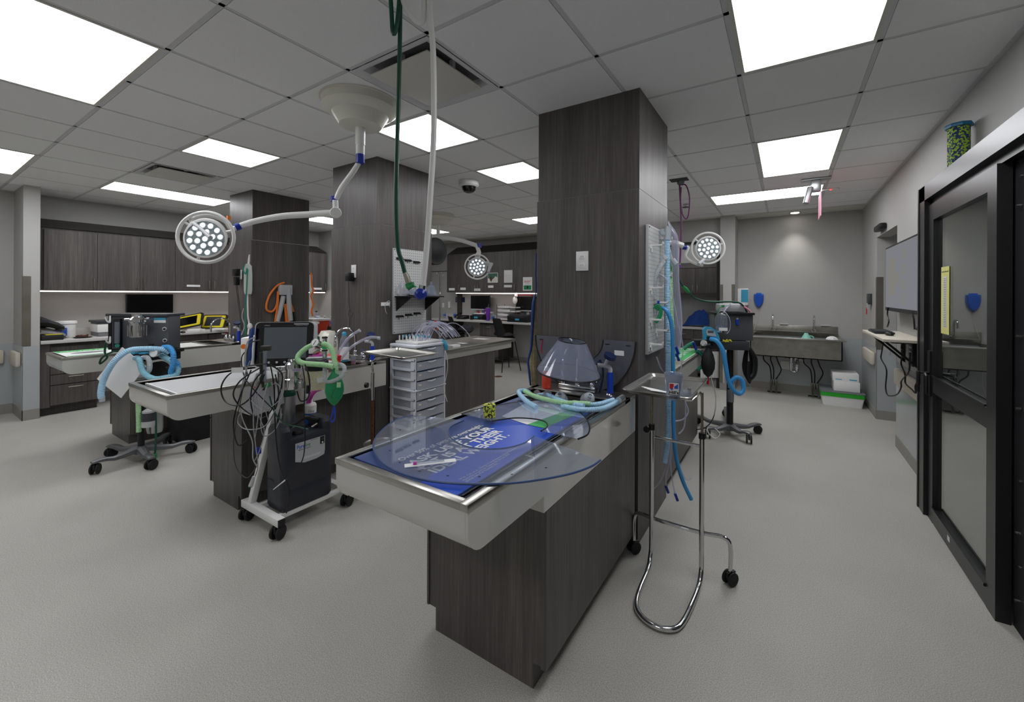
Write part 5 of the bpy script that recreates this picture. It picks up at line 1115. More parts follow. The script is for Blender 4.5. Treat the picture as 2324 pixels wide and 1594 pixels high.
# flat collars
def flat_collar(label, outer, inner, z, bo, bi):
    t = thing('plastic_collar', label, 'pet collar', onz(*outer[len(outer)//2], z))
    o, i = curve_poly(outer, z), curve_poly(inner, z)
    m = MB(); m.prism([(p.x, p.y) for p in o + i], .0012, M=Matrix.Translation((0, 0, z))); m.obj('sheet', 'clear_flat', t)
    MB().tube(o, .0036, n=6, sm=1).obj('edge_binding', bo, t); MB().tube(i, .0034, n=6, sm=1).obj('edge_binding', bi, t)
    m = MB()
    for k in range(3, len(o)-3, 6):
        p = o[k].lerp(o[k-1], .5); q = V((sum(a.x for a in o)/len(o), sum(a.y for a in o)/len(o), z)); c = p.lerp(q, .22)
        m.box((-.004, -.002, .0012), (.004, .002, .0022), M=frame(c, (o[k]-o[k-1]), (q-p)))
    m.obj('snap_slots', 'black', t)
    return t
flat_collar('large clear plastic collar opened flat over the poster, overhanging both edges of the near table', [(937, 943), (905, 951), (875, 970), (853, 994), (848, 1018), (865, 1048), (905, 1072), (965, 1090), (1040, 1098), (1120, 1099), (1200, 1093), (1290, 1077), (1340, 1060), (1363, 1045)], [(1212, 990), (1190, 1006), (1145, 1018), (1090, 1019), (1050, 1011), (1025, 996), (1018, 979), (1026, 967), (1052, 955)], .914, 'binding_blue', 'binding_blue')
flat_collar('smaller clear plastic collar with black edging opened flat by the hoses on the near table', [(1048, 940), (1080, 930), (1120, 922), (1180, 912), (1240, 908), (1290, 918), (1320, 940), (1336, 962), (1335, 985), (1312, 997)], [(1228, 979), (1242, 969), (1236, 957), (1210, 951), (1170, 949), (1135, 953), (1117, 956)], .917, 'black', 'black')
# tapering syringe pack
t = thing('syringe_pack', 'sealed syringe in a white paper and plastic pouch on the large clear collar', 'syringe', (-1.0, .99, .917)); a, b = onz(925, 1058, .917), onz(1028, 1046, .917)
M_ = frame(a, b-a, (-1, 0, 0)); L_ = (b-a).length
MB().box((-.01, -.014, 0), (L_+.01, .014, .002), M=M_).obj('pouch', 'paper', t)
MB().cyl(M_ @ V((.02, 0, .006)), M_ @ V((L_*.8, 0, .006)), .0045, n=10).obj('barrel', 'clear', t); MB().cyl(M_ @ V((.018, 0, .006)), M_ @ V((.03, 0, .006)), .0055, n=10).obj('red_cap', 'magenta', t)
t = thing('bandage_roll', 'yellow and black patterned bandage roll standing on the near table', 'bandage', (-1.175, 1.56, .918))
MB().lathe((-1.175, 1.56, .919), [(.010, 0), (.028, 0), (.029, .03), (.028, .058), (.010, .058), (.010, 0)], n=28).obj('roll', 'bandage', t)
# deck of the near table: faucet, sprayer, bottle
def faucet(x, y, label, z=.911, hi=1.19, plate=True):
    t = thing('faucet', label, 'faucet', (x, y, z))
    MB().box((x-.125, y-.022, z), (x+.125, y+.022, z+.034), bev=.008).obj('deck_plate', 'chrome', t)
    r = .1
    pts = [V((x, y, z+.03)), V((x, y, hi-r))] + [V((x, y-r+r*math.cos(a), hi-r+r*math.sin(a))) for a in [PI*k/8 for k in range(1, 9)]] + [V((x, y-2*r, hi-r-.06))]
    MB().tube(pts, .0095, n=12, sm=2).obj('gooseneck', 'chrome', t)
    MB().lathe((x, y, z+.03), [(0, 0), (.02, 0), (.017, .03), (.011, .045), (0, .045)], n=16).obj('collar_nut', 'chrome', t)
    for s, mt in ((-1, 'red'), (1, 'label_blue')):
        v_ = MB().lathe((x+s*.1, y, z+.03), [(0, 0), (.02, 0), (.018, .02), (.012, .03), (.016, .045), (0, .05)], n=16).obj('valve', 'chrome', t)
        MB().lathe((x+s*.1, y, z+.08), [(0, 0), (.011, 0), (.009, .006), (0, .007)], n=12).obj('temperature_mark', mt, v_)
        MB().tube([V((x+s*.1, y, z+.072)), V((x+s*.145, y-.03, z+.078))], [.006, .009], n=8, sm=1).obj('lever', 'chrome', v_)
    return t
def sprayer(x, y, label, z=.911):
    t = thing('spray_hose', label, 'sprayer', (x, y, z))
    MB().lathe((x, y, z), [(0, 0), (.027, 0), (.024, .008), (.017, .01), (0, .012)], n=18).obj('holder', 'chrome_soft', t)
    MB().lathe((x, y, z+.01), [(0, 0), (.0185, 0), (.0185, .1), (.0165, .12), (0, .122)], n=18).obj('grip', 'blue', t)
    MB().tube([V((x, y, z+.125)), V((x, y, z+.15)), V((x-.02, y-.005, z+.165)), V((x-.07, y-.02, z+.168))], .0125, n=12).obj('neck', 'lightgrey', t)
    MB().tube([V((x-.03, y-.01, z+.165)), V((x-.005, y-.02, z+.215))], [.011, .009], n=10, sm=1).obj('nozzle', 'lightgrey', t)
    c_ = V((x+.005, y-.02, z+.225)); MB().lathe(c_, [(0, -.01), (.034, -.01), (.037, .0), (.035, .012), (0, .01)], n=24, M=rot_to((.45, -.15, .9))).obj('spray_head', 'navy', t)
    MB().tube([V((x-.08, y-.01, z+.17)), V((x-.07, y+.02, z+.19)), V((x-.055, y+.03, z+.12)), V((x-.06, y+.02, z+.05)), V((x-.07, y+.01, z+.0))], .006, n=8).obj('hose_tail', 'navy', t)
    return t
faucet(-1.07, 2.31, 'chrome faucet under the clear cone on the near table')
sprayer(-.865, 2.32, 'sprayer with bright blue grip and round navy head on the near table')
t = thing('dish_soap_bottle', 'clear bottle of red-orange liquid beside the near table faucet', 'bottle', (-1.27, 2.33, .911)); bx_, by_ = onz(1240, 880, .912)[:2]
MB().lathe((bx_, by_, .912), [(0, 0), (.026, 0), (.029, .006), (.029, .085), (.02, .102), (.012, .108), (0, .108)], n=24).obj('bottle_body', 'orange_fluid', t); MB().lathe((bx_, by_, 1.02), [(0, 0), (.0145, 0), (.014, .022), (0, .024)], n=16).obj('cap', 'white', t)
# cone collar resting over the faucet
t = thing('cone_collar', 'clear pet cone collar standing wide side down over the near faucet', 'pet collar', (-1.09, 2.25, 1.0)); DC = 2.38
c0 = W(1290, 845, DC); c1_ = W(1296, 772, DC+.02); ax = (c1_-c0).normalized(); ax = (V((0, 0, 1)) + V((_st, -_ct, 0))*.09 + V((_ct, _st, 0))*.1).normalized(); Mx = rot_to(ax); hh = (c1_-c0).length
MB().lathe(c0, [(.186, 0), (.082, hh)], n=48, M=Mx) if 0 else None
m = MB(); m.rings([[c0 + Mx @ V((r*math.cos(2*PI*k/48), r*math.sin(2*PI*k/48), z)) for k in range(48)] for r, z in ((.184, 0), (.134, hh*.5), (.08, hh), (.0785, hh), (.1325, hh*.5), (.1825, 0))], cap=False, closed=True); m.obj('cone_sheet', 'clear_cone', t)
MB().tube([c0 + Mx @ V((.185*math.cos(2*PI*k/48), .185*math.sin(2*PI*k/48), 0)) for k in range(48)], .0052, n=6, sm=1, closed=True).obj('wide_binding', 'black', t)
MB().tube([c0 + Mx @ V((.08*math.cos(2*PI*k/32), .08*math.sin(2*PI*k/32), hh)) for k in range(32)], .003, n=6, sm=1, closed=True).obj('neck_binding', 'black', t)
# collar slid behind the sink, against the pillar
t = thing('plastic_collar', 'grey translucent half ring collar leaning on the pillar behind the faucet', 'pet collar', (-1.06, 2.42, 1.2)); yc = 2.428; cc_ = ony(1321, 768, yc)
ro, ri = .345, .142; rr_ = lambda r, k, n=28: V((cc_.x + r*math.cos(PI+PI*k/n), yc + (.0 if r < .2 else -.0), cc_.z + r*math.sin(PI+PI*k/n)))
oo = [rr_(ro, k) for k in range(29)]; ii = [rr_(ri, k) for k in range(29)]
MB().poly3(oo + ii[::-1], (0, .0014, 0)).obj('sheet', 'clear_grey', t); MB().tube(oo, .0045, n=6, sm=1).obj('edge_binding', 'black', t); MB().tube(ii, .004, n=6, sm=1).obj('edge_binding', 'black', t)
m = MB()
for dx in (.17, .3, -.17, -.3): m.box((cc_.x+dx-.014, yc-.001, cc_.z-.03), (cc_.x+dx+.014, yc, cc_.z-.024))
m.obj('snap_slots', 'black', t); MB().box((cc_.x+.215, yc-.0012, cc_.z-.09), (cc_.x+.275, yc, cc_.z-.06)).obj('tape_label', 'paper', t)
MB().tube([V((cc_.x-.29, yc-.002, cc_.z-.03)), V((cc_.x-.3, yc-.002, cc_.z-.1)), V((cc_.x-.29, yc-.002, cc_.z-.12))], .003, n=5).obj('red_pen_mark', 'red', t)
# hoses lying in the sink of the near table
t = thing('breathing_hoses', 'loose pale blue corrugated hoses lying in the near table sink', 'hoses', (-1.0, 2.15, .9))
zh = .928
for pp, mt in (([(1218, 925), (1196, 912), (1181, 897), (1178, 889), (1190, 887), (1202, 893)], 'hose_bluec'), ([(1218, 899), (1240, 897), (1262, 906), (1290, 916), (1325, 922)], 'hose_bluec'), ([(1275, 922), (1320, 930), (1365, 928), (1395, 916), (1408, 907)], 'hose_bluec'), ([(1300, 914), (1350, 919), (1392, 908)], 'hose_bluec')):
    MB().tube([onz(u, v, zh+.003*i) for i, (u, v) in enumerate(pp)], .0135, n=12, cor=.009).obj('hose', mt, t)
MB().cyl(onz(1404, 909, zh+.02), onz(1414, 903, zh+.024), .0175, n=14).obj('hose_cuff', 'hose_clear', t)
t = thing('breathing_hose', 'pale green corrugated hose lying across the near table sink', 'hose', (-1.0, 2.2, .92))
MB().tube([onz(u, v, .945) for u, v in ((1190, 888), (1212, 899), (1240, 907), (1275, 914), (1310, 915), (1340, 917))], .0125, n=12, cor=.009).obj('tubing', 'hose_green', t)
for i, (u, v, lb) in enumerate(((1272, 905, 'round clear face mask in the middle of the near table sink'), (1335, 906, 'clear elbow face mask at the right side of the near table sink'))):
    t = thing('oxygen_mask', lb, 'mask', onz(u, v, .93)); MB().lathe(onz(u, v, .93), [(.04, -.02), (.038, 0), (.028, .025), (.012, .035), (.012, .05), (.010, .05), (.01, .034), (.026, .023), (.036, 0)], n=24, M=rot_to((.2+.3*i, -.6, .6))).obj('mask_shell', 'hose_clear', t)
m = MB(); m.sheet([[onz(1212+i*8, 888+j*5, .94) + V((0, 0, .012*math.sin(i*2.1+j*1.3))) for i in range(6)] for j in range(4)]); tag(m.obj('plastic_bag', 'clear_bag'), 'crumpled clear plastic bag at the back of the near table sink', 'bag')
# outlet on the near pillar, fleece and leash on its left side
def outlet(x, y, z, label, face='S', w_=.07, h_=.115, name='wall_outlet'):
    t = thing(name, label, 'outlet', (x, y, z))
    F = SOUTH((x, y, z)) if face == 'S' else EAST((x, y, z))
    if face == 'W': F = frame((x, y, z), (0, -1, 0), (0, 0, 1))
    MB().box((-w_/2, -h_/2, 0), (w_/2, h_/2, .006), bev=.002, M=F).obj('cover_plate', 'white', t)
    for s in (-1, 1):
        MB().box((-w_*.24, s*h_*.22-.016, .006), (w_*.24, s*h_*.22+.016, .0075), M=F, bev=.0005).obj('socket', 'paper', t)
    m = MB()
    for s in (-1, 1):
        for k in (-1, 1): m.box((k*.006-.001, s*h_*.22-.003, .0074), (k*.006+.001, s*h_*.22+.006, .0079), M=F)
    m.obj('slots', 'black', t); return t
outlet(-1.103, 2.449, 1.712, 'white double outlet on the front of the nearest pillar', w_=.085, h_=.125)
t = thing('leash', 'blue leash with shaggy tan fleece hanging at the left edge of the nearest pillar', 'leash', (-1.5, 2.6, 1.5)); dl = 2.93
MB().tube([W(1217, 575, dl), W(1216, 620, dl), W(1217, 660, dl), W(1212, 680, dl)], .004, n=6).obj('cord', 'blue_deep', t)
m = MB(); pp = [(1214, 672), (1211, 690), (1209, 720), (1207, 760), (1205, 790), (1199, 820), (1201, 845), (1204, 875)]
for k in range(len(pp)-1):
    pass
m.tube([W(u, v, dl) for u, v in pp], [.008, .013, .012, .009, .008, .008, .008, .006], n=8); m.obj('strap', 'hill_blue', t)
MB().tube([W(u, v, dl+.03) for u, v in ((1216, 678), (1214, 720), (1213, 780), (1212, 830), (1213, 878))], [.01, .024, .03, .034, .026], n=12).obj('fleece', 'tan_fleece', t)
# ================================================================ pegboard on the right side of the nearest pillar
def pegboard(x, y0, y1, z0, z1, label):
    t = thing('pegboard', label, 'pegboard', (x, (y0+y1)/2, z0))
    MB().box((x, y0, z0), (x+.0208, y1, z1), bev=.002).obj('backing_frame', 'lightgrey', t)
    MB().box((x+.0206, y0+.004, z0+.004), (x+.022, y1-.004, z1-.004)).obj('perforated_face', 'pegboard', t)
    for y in (y0+.012, y1-.012):
        for z in (z0+.015, z1-.015): MB().lathe((x+.022, y, z), [(0, 0), (.005, 0), (.004, .003), (0, .004)], n=10, M=rot_to((1, 0, 0))).obj('screw', 'black', t)
    return t
xp = -.735; p1 = pegboard(xp, 2.575, 2.97, 1.125, 1.935, 'white pegboard on the right side of the nearest pillar, hung with hoses')
for i, (y, z) in enumerate(((2.62, 1.80), (2.62, 1.535), (2.62, 1.335), (2.62, 1.18), (2.75, 1.44), (2.75, 1.26), (2.85, 1.86), (2.85, 1.62))):
    m = MB(); m.box((xp+.022, y-.012, z-.012), (xp+.03, y+.012, z+.014)); m.box((xp+.03, y-.004, z), (xp+.10, y+.01, z+.012), bev=.002); m.box((xp+.026, y-.005, z-.035), (xp+.032, y+.005, z-.012)); m.box((xp+.094, y-.004, z), (xp+.10, y+.01, z+.024))
    tag(m.obj('peg_hook', 'white'), ['uppermost front', 'second front', 'third front', 'lowest front', 'upper middle', 'lower middle', 'top rear', 'second rear'][i] + ' white plastic hook on the nearest pillar pegboard', 'hook', 'hooks on the right pegboard')
dp = 2.72
t = thing('breathing_hose', 'long pale blue corrugated hose hanging straight down the right pegboard', 'hose', (-.62, 2.8, 1.9))
MB().tube([W(1514, 525, dp), W(1514, 540, dp), W(1515, 650, dp), W(1516, 800, dp), W(1517, 900, dp), W(1518, 960, dp), W(1514, 1010, dp), W(1508, 1050, dp)], .0185, n=12, cor=.01).obj('tubing', 'hose_bluec', t)
m = MB(); m.tube([W(1504, 520, dp+.02), W(1505, 530, dp+.02), W(1512, 532, dp)], .02, n=12, sm=3); m.cyl(W(1516, 514, dp), W(1514, 545, dp), .023, n=14); m.obj('elbow_cuff', 'hose_clear', t)
t = thing('breathing_hose', 'pale green corrugated hose hanging beside the blue one on the right pegboard', 'hose', (-.6, 2.9, 1.6))
MB().tube([W(1521, 600, dp+.05), W(1523, 680, dp+.05), W(1526, 760, dp+.05), W(1528, 830, dp+.05), W(1529, 880, dp+.05)], .015, n=10, cor=.01).obj('tubing', 'hose_green', t)
t = thing('breathing_hose', 'bright blue smooth hose arching over and hanging almost to the floor by the right pegboard', 'hose', (-.6, 2.75, 1.4))
MB().tube([W(1495, 702, dp-.03), W(1506, 700, dp-.06), W(1518, 715, dp-.08), W(1525, 745, dp-.08), W(1527, 800, dp-.06), W(1528, 900, dp-.05), W(1529, 980, dp-.05), W(1535, 1040, dp-.05), W(1549, 1090, dp-.05), W(1569, 1134, dp-.05)], .0125, n=12).obj('tubing', 'hose_bright', t)
t = thing('breathing_circuit', 'clear Y shaped corrugated tube with green elastic hanging on the right pegboard', 'breathing circuit', (-.65, 2.65, 1.5))
MB().tube([W(1508, 590, dp-.03), W(1500, 605, dp-.05), W(1488, 628, dp-.06), W(1484, 660, dp-.06), W(1486, 690, dp-.06)], .017, n=10, cor=.01).obj('limb', 'hose_clear', t)
MB().tube([W(1506, 582, dp-.03), W(1512, 590, dp-.04)], .016, n=10, sm=1).obj('limb_cuff', 'hose_clear', t); MB().tube([W(1525, 590, dp), W(1533, 600, dp)], .02, n=10, sm=1).obj('limb_cuff', 'hose_clear', t)
MB().tube([W(1515, 560, dp), W(1522, 585, dp), W(1530, 596, dp)], .014, n=10, cor=.01).obj('limb', 'hose_clear', t)
MB().tube([W(1494, 622, dp-.06), W(1509, 630, dp-.08), W(1524, 665, dp-.08), W(1540, 740, dp-.08), W(1550, 790, dp-.07), W(1545, 840, dp-.06)], .0045, n=6).obj('sampling_line', 'clear_tube', t)
m = MB()
for i in range(5): m.tube([W(1484+i*2, 700+i, dp-.08), W(1493+i*2, 692+3*i, dp-.09), W(1499, 700+5*i, dp-.09), W(1494-i, 720+3*i, dp-.09), W(1486, 728-i, dp-.08)], .007, n=6)
m.obj('elastic_cuff', 'green_rubber', t); MB().cyl(W(1493, 683, dp-.05), W(1493, 692, dp-.05), .011, n=10).obj('blue_connector', 'blue', t)
t = thing('suction_tubing', 'bundle of lavender clear suction tubes draped at the rear edge of the right pegboard', 'tubing', (-.6, 2.95, 1.95))
for i in range(5):
    a = i*3.3; e_ = [(1516+a*.3, 502+i*2), (1523+a, 525+i*3), (1526+a, 580), (1524+a*1.2, 640), (1531+a*1.2, 700+i*8), (1533+a*.5, 770+i*9), (1527-a*.5, 815+i*4), (1526, 870+i*6)]
    MB().tube([W(u, v, dp+.12-.02*i) for u, v in e_], .0058, n=7, sm=5).obj('tube', 'clear_tube', t)
for pp in ([(1545, 880), (1556, 915), (1562, 935), (1550, 952), (1532, 956)], [(1551, 860), (1556, 930), (1552, 970), (1540, 985)], [(1523, 950), (1520, 1040), (1512, 1075), (1512, 1105)], [(1525, 990), (1522, 1050), (1526, 1090), (1533, 1125)], [(1527, 980), (1540, 1050), (1556, 1088), (1569, 1086)], [(1490, 810), (1502, 840), (1520, 853)], [(1512, 1060), (1500, 1090), (1484, 1111)]):
    MB().tube([W(u, v, dp+.04) for u, v in pp], .005, n=7).obj('tube', 'clear_tube', t)
for u, v in ((1514, 1112), (1535, 1130), (1537, 797), (1538, 812), (1577, 787)): MB().cyl(W(u-3, v-9, dp+.04), W(u+3, v+7, dp+.04), .009, n=10).obj('blue_connector', 'blue_deep', t)
# ================================================================ middle pillar: pegboard, outlet, drawers
xq = -3.118; p2 = pegboard(xq, 2.61, 3.03, 1.115, 1.925, 'white pegboard on the right side of the middle pillar with a black shelf')
for i, (y, z) in enumerate(((2.68, 1.82), (2.78, 1.81), (2.89, 1.80), (2.68, 1.27), (2.79, 1.28), (2.9, 1.29))):
    m = MB(); m.box((xq+.022, y-.04, z), (xq+.03, y+.04, z+.02)); m.box((xq+.03, y-.036, z), (xq+.05, y-.03, z+.01)); m.box((xq+.03, y+.03, z), (xq+.05, y+.036, z+.01))
    m.tube([V((xq+.05, y-.033, z+.005)), V((xq+.055, y-.033, z-.02))], .003, n=5, sm=1); tag(m.obj('peg_hook', 'black'), ('upper' if i < 3 else 'lower') + ' row ' + ['front', 'middle', 'rear'][i % 3] + ' black rack hook on the middle pillar pegboard', 'hook', 'black rack hooks on the middle pegboard')
t = thing('wall_shelf', 'black shelf with triangular brackets on the middle pillar pegboard', 'shelf', (-3.0, 2.85, 1.47))
MB().box((xq+.024, 2.62, 1.462), (xq+.25, 3.05, 1.474), bev=.002).obj('shelf_board', 'black', t)
for y in (2.64, 3.01): MB().poly3([(xq+.024, y, 1.462), (xq+.23, y, 1.462), (xq+.024, y, 1.33)], (0, .004, 0)).obj('bracket', 'black', t)
for i, (y, r, h, lb) in enumerate(((2.69, .036, .07, 'small clear face mask at the front of the black shelf'), (2.83, .05, .09, 'round clear face mask in the middle of the black shelf'), (2.96, .062, .12, 'tall cone shaped clear face mask at the rear of the black shelf'))):
    t = thing('oxygen_mask', lb, 'mask', (xq+.15, y, 1.475), 'face masks on the black shelf')
    MB().lathe((xq+.16, y, 1.476), [(r*.9, 0), (r, .004), (r*.95, .02), (r*.55, h*.8), (.012, h*.88), (.012, h+.02), (.009, h+.02), (.009, h*.84), (r*.5, h*.76), (r*.9, .018)], n=24).obj('mask_shell', 'clear', t)
    MB().lathe((xq+.16, y, 1.4755), [(r*.7, 0), (r*1.04, 0), (r*1.04, .009), (r*.7, .009), (r*.7, 0)], n=24).obj('mask_seal', 'black' if i < 2 else 'clear', t)
t = thing('oxygen_mask', 'mask with green valve cap behind the hose end on the black shelf', 'mask', (xq+.08, 2.85, 1.475)); MB().lathe((xq+.08, 2.82, 1.476), [(0, 0), (.04, 0), (.035, .05), (.013, .07), (.013, .085), (0, .085)], n=18).obj('mask_shell', 'clear', t); MB().lathe((xq+.08, 2.82, 1.56), [(0, 0), (.016, 0), (.016, .012), (0, .012)], n=12).obj('valve_cap', 'green', t)
m = MB(); m.rings([[V((xq+.16+.05*math.cos(a)*k, 2.60+.07*math.sin(a)*k, 1.476+z)) for a in [2*PI*i/14 for i in range(14)]] for k, z in ((.8, 0), (1.1, .02), (1.0+.1*random.random(), .07), (.9, .1), (.4, .12))]); tag(m.obj('plastic_bag', 'clear_bag'), 'crumpled clear plastic bag hanging off the front of the black shelf', 'bag')
t = thing('paper_label', 'white label with a bent wire hanging on the middle pillar', 'label', (-3.117, 2.53, 1.39)); MB().box((-3.117, 2.485, 1.383), (-3.114, 2.585, 1.415)).obj('label_card', 'paper', t); MB().tube([V((-3.1, 2.57, 1.37)), V((-3.09, 2.565, 1.42)), V((-3.09, 2.54, 1.425)), V((-3.09, 2.51, 1.39)), V((-3.09, 2.515, 1.34)), V((-3.09, 2.53, 1.31))], .003, n=6).obj('wire', 'lightgrey', t)
outlet(-3.43, 2.426, 1.705, 'white outlet on the front of the middle pillar with a black adapter plugged in', h_=.12)
t = thing('power_adapter', 'black power adapter plugged into the middle pillar outlet, cord dangling', 'adapter', (-3.45, 2.4, 1.65)); MB().box((-3.475, 2.36, 1.61), (-3.415, 2.419, 1.69), bev=.006).obj('adapter_body', 'black', t)
MB().tube([V((-3.45, 2.38, 1.61)), V((-3.45, 2.385, 1.54)), V((-3.452, 2.39, 1.45)), V((-3.44, 2.39, 1.35)), V((-3.4, 2.39, 1.31)), V((-3.43, 2.39, 1.27)), V((-3.46, 2.39, 1.29)), V((-3.44, 2.39, 1.34)), V((-3.44, 2.39, 1.2)), V((-3.44, 2.39, 1.15))], .0022, n=5).obj('cord', 'black', t)
# drawer tower
t = thing('drawer_tower', 'tall tower of white framed translucent drawers beside the middle pillar', 'drawers', (-2.93, 2.68, 0)); dt_ = t
DX0, DX1, DY0, DY1 = -3.085, -2.765, 2.565, 2.965; hs = [.115, .085, .085, .085, .085, .085, .085, .085, .085, .085, .085]
z = 1.035
MB().box((DX0-.005, DY0-.005, z-.028), (DX1+.005, DY1+.005, z), bev=.01).obj('top_cover', 'drawer_plastic', t)
z -= .028; i = 0
f = MB()
while z > .1:
    h = .118 if i % 4 == 0 and i == 0 else .088
    for (a, b) in (((DX0, DY0), (DX0+.03, DY0+.02)), ((DX1-.045, DY0), (DX1-.005, DY0+.03)), ((DX0, DY1-.02), (DX0+.03, DY1)), ((DX1-.03, DY1-.012), (DX1-.005, DY1))): f.box((a[0], a[1], z-h), (b[0], b[1], z))
    f.box((DX0, DY0+.002, z-h), (DX1-.005, DY0+.012, z-h+.02)); f.box((DX0, DY0, z-h), (DX1-.006, DY1, z-h+.006)); 
    if i % 4 == 3: f.box((DX0-.005, DY0-.005, z-h-.006), (DX1+.004, DY1+.004, z-h+.008), bev=.003)
    d = MB(); d.box((DX0+.02, DY0+.026, z-h+.01), (DX1-.004, DY0+.028, z-.008)); d.box((DX0+.02, DY1-.024, z-h+.01), (DX1-.004, DY1-.022, z-.008)); d.box((DX0+.02, DY0+.026, z-h+.008), (DX1-.004, DY1-.022, z-h+.011))
    cx = (DY0+DY1)/2
    d.sheet([[V((DX1+.0+.012*(1-((y-cx)/.2)**2), y, zz)) for y in [DY0+.028+k*.0425 for k in range(9)]] for zz in (z-h+.008, z-.008)], t=.002)
    do = d.obj('drawer', 'clear_drawer', dt_)
    MB().tube([V((DX1+.014, cx-.05+k*.025, z-.014-.008*math.sin(PI*k/4))) for k in range(5)], .004, n=6).obj('pull', 'drawer_plastic', do)
    if i > 0: MB().box((DX1+.005, DY0+.045, z-h*.5), (DX1+.0075, DY0+.085, z-h*.5+.014)).obj('label', 'cream', do)
    c = MB()
    for q in range(5): c.box((0, 0, 0), (random.uniform(.03, .08), random.uniform(.01, .03), random.uniform(.01, .03)), M=frame((DX0+.1+random.random()*.12, DY0+.06+random.random()*.22, z-h+.014), (random.random()-.5, random.random()-.5, .05), (0, 1, .1)))
    c.obj('contents', random.choice(['cyan', 'lightgrey', 'paper', 'label_blue', 'hose_clear']), do)
    z -= h; i += 1
f.obj('frame', 'drawer_plastic', dt_); MB().box((DX0, DY0, 0), (DX1-.01, DY1, z+.01)).obj('base_panel', 'drawer_plastic', dt_)
t = thing('tube_rack', 'white peg rack full of clear breathing tubes on top of the drawer tower', 'rack', (-2.93, 2.77, 1.036))
MB().box((DX0+.01, DY0+.05, 1.036), (DX1-.01, DY1-.03, 1.058), bev=.006).obj('rack_base', 'white', t)
for i in range(8):
    for j in range(3):
        x, y = DX0+.04+j*.1, DY0+.075+i*.04
        if i > 2 and j == 2: continue
        MB().cyl((x, y, 1.058), (x, y, 1.105), .006, .005, n=8).obj('peg', 'white', t)
for i in range(22):
    x0 = -3.06+.27*random.random(); y0 = DY0+.1+.27*(i/22); hgt = .1+.09*random.random(); q = MB()
    q.tube([V((x0, y0, 1.06)), V((x0+.005, y0+.01, 1.10)), V((x0+.03, y0+.06, 1.11+hgt*.6)), V((x0+.08, y0+.13, 1.12+hgt*.6)), V((x0+.13, y0+.2, 1.09+hgt*.4)), V((x0+.16, y0+.25, 1.04+hgt*.25))], .0042, n=6, sm=4); tag(q.obj('breathing_tube', 'clear_tube'), 'curved clear breathing tube standing in the rack on the drawer tower', 'tube', 'breathing tubes in the drawer tower rack')
for i in range(9):
    q = MB().box((0, 0, 0), (.014, .01, .02), M=frame((-3.04+.03*i, DY0+.12+.03*(i % 5), 1.085), (1, .3, 0), (0, 1, .2))); tag(q.obj('tube_connector', 'cyan'), 'small light blue tube connector in the rack on the drawer tower', 'connector', 'blue connectors in the tube rack')
for i, (u, v) in enumerate(((988, 727), (992, 743))): tag(MB().cyl(W(u, v, 4.05), W(u+1, v+6, 4.05), .009, n=8).obj('rubber_stopper', 'stopper'), ['red rubber stopper behind the tube rack, upper one', 'red rubber stopper behind the tube rack, lower one'][i], 'stopper')
t = thing('hanging_cable', 'thin white cable hanging down from the island beside the drawer tower', 'cable', (-2.75, 3.0, .9))
MB().tube([W(1004, 790, 4.0), W(1012, 800, 3.95), W(1016, 830, 3.95), W(1012, 860, 3.95), W(1007, 880, 3.95), W(1015, 912, 3.95)], .003, n=6).obj('cable', 'white', t)
tag(MB().tube([W(1001, 770, 4.0), W(1008, 778, 3.97), W(1012, 786, 3.97), W(1013, 795, 3.97)], [.01, .02, .02, .012], n=8).obj('blue_glove', 'cyan'), 'light blue item hanging at the island end by the drawer tower', 'glove')
for i, (x, y, w_, h_, lb) in enumerate(((-3.3, 4.2, .2, .12, 'white sheet of paper on the far end of the stainless island'), (-3.05, 3.4, .08, .12, 'small white card stack on the near end of the stainless island'), (-3.2, 3.7, .12, .08, 'clear tray on the middle of the stainless island'))):
    tag(MB().box((x-w_/2, y-h_/2, .9155), (x+w_/2, y+h_/2, .917+.02*(i == 1))).obj('paper_sheet', 'paper'), lb, 'papers')
# ================================================================ left pillar
t = thing('power_adapter', 'pair of black power adapters on the left pillar', 'adapter', (-5.66, 2.39, 1.7))
outlet(-5.63, 2.406, 1.72, 'white outlet behind the black adapters on the left pillar')
MB().box((-5.7, 2.34, 1.7), (-5.62, 2.397, 1.79), bev=.005).obj('upper_adapter', 'black', t); MB().box((-5.69, 2.35, 1.59), (-5.63, 2.397, 1.69), bev=.005).obj('lower_adapter', 'black', t)
m = MB()
for k in (0, .03): m.tube([V((-5.67+k, 2.37, 1.6)), V((-5.64+k, 2.38, 1.4)), V((-5.58+k, 2.38, 1.2)), V((-5.55+k, 2.38, 1.05))], .003, n=5)
m.obj('cord', 'black', t)
t = thing('fluid_bag', 'clear fluid bag with drip line hanging on the left pillar corner', 'fluid bag', (-5.46, 2.37, 1.8)); df = 4.9
MB().rings([[W(563, v, df) + V((_ct, _st, 0))*r*math.cos(a) + V((-_st, _ct, 0))*.018*math.sin(a) for a in [2*PI*k/14 for k in range(14)]] for v, r in ((599, .02), (604, .045), (625, .052), (660, .05), (668, .04))]).obj('bag', 'bag_milky', t)
MB().tube([W(566, 578, df), W(565, 590, df), W(564, 600, df)], [.006, .012, .012], n=8).obj('hook_tip', 'white', t)
MB().tube([W(562, 668, df), W(562, 690, df), W(563, 720, df), W(565, 735, df), W(563, 760, df-.1)], .009, n=8).obj('drip_line', 'white', t); MB().ball(W(567, 741, df-.03), .028, (1, 1, 1.4), n=8).obj('squeeze_bulb', 'white', t)
MB().tube([W(556, 600, df-.04), W(552, 612, df-.04), W(557, 622, df-.04), W(561, 610, df-.04), W(560, 650, df-.04), W(557, 700, df-.04), W(557, 790, df-.1)], .007, n=6).obj('green_strap', 'teal', t)
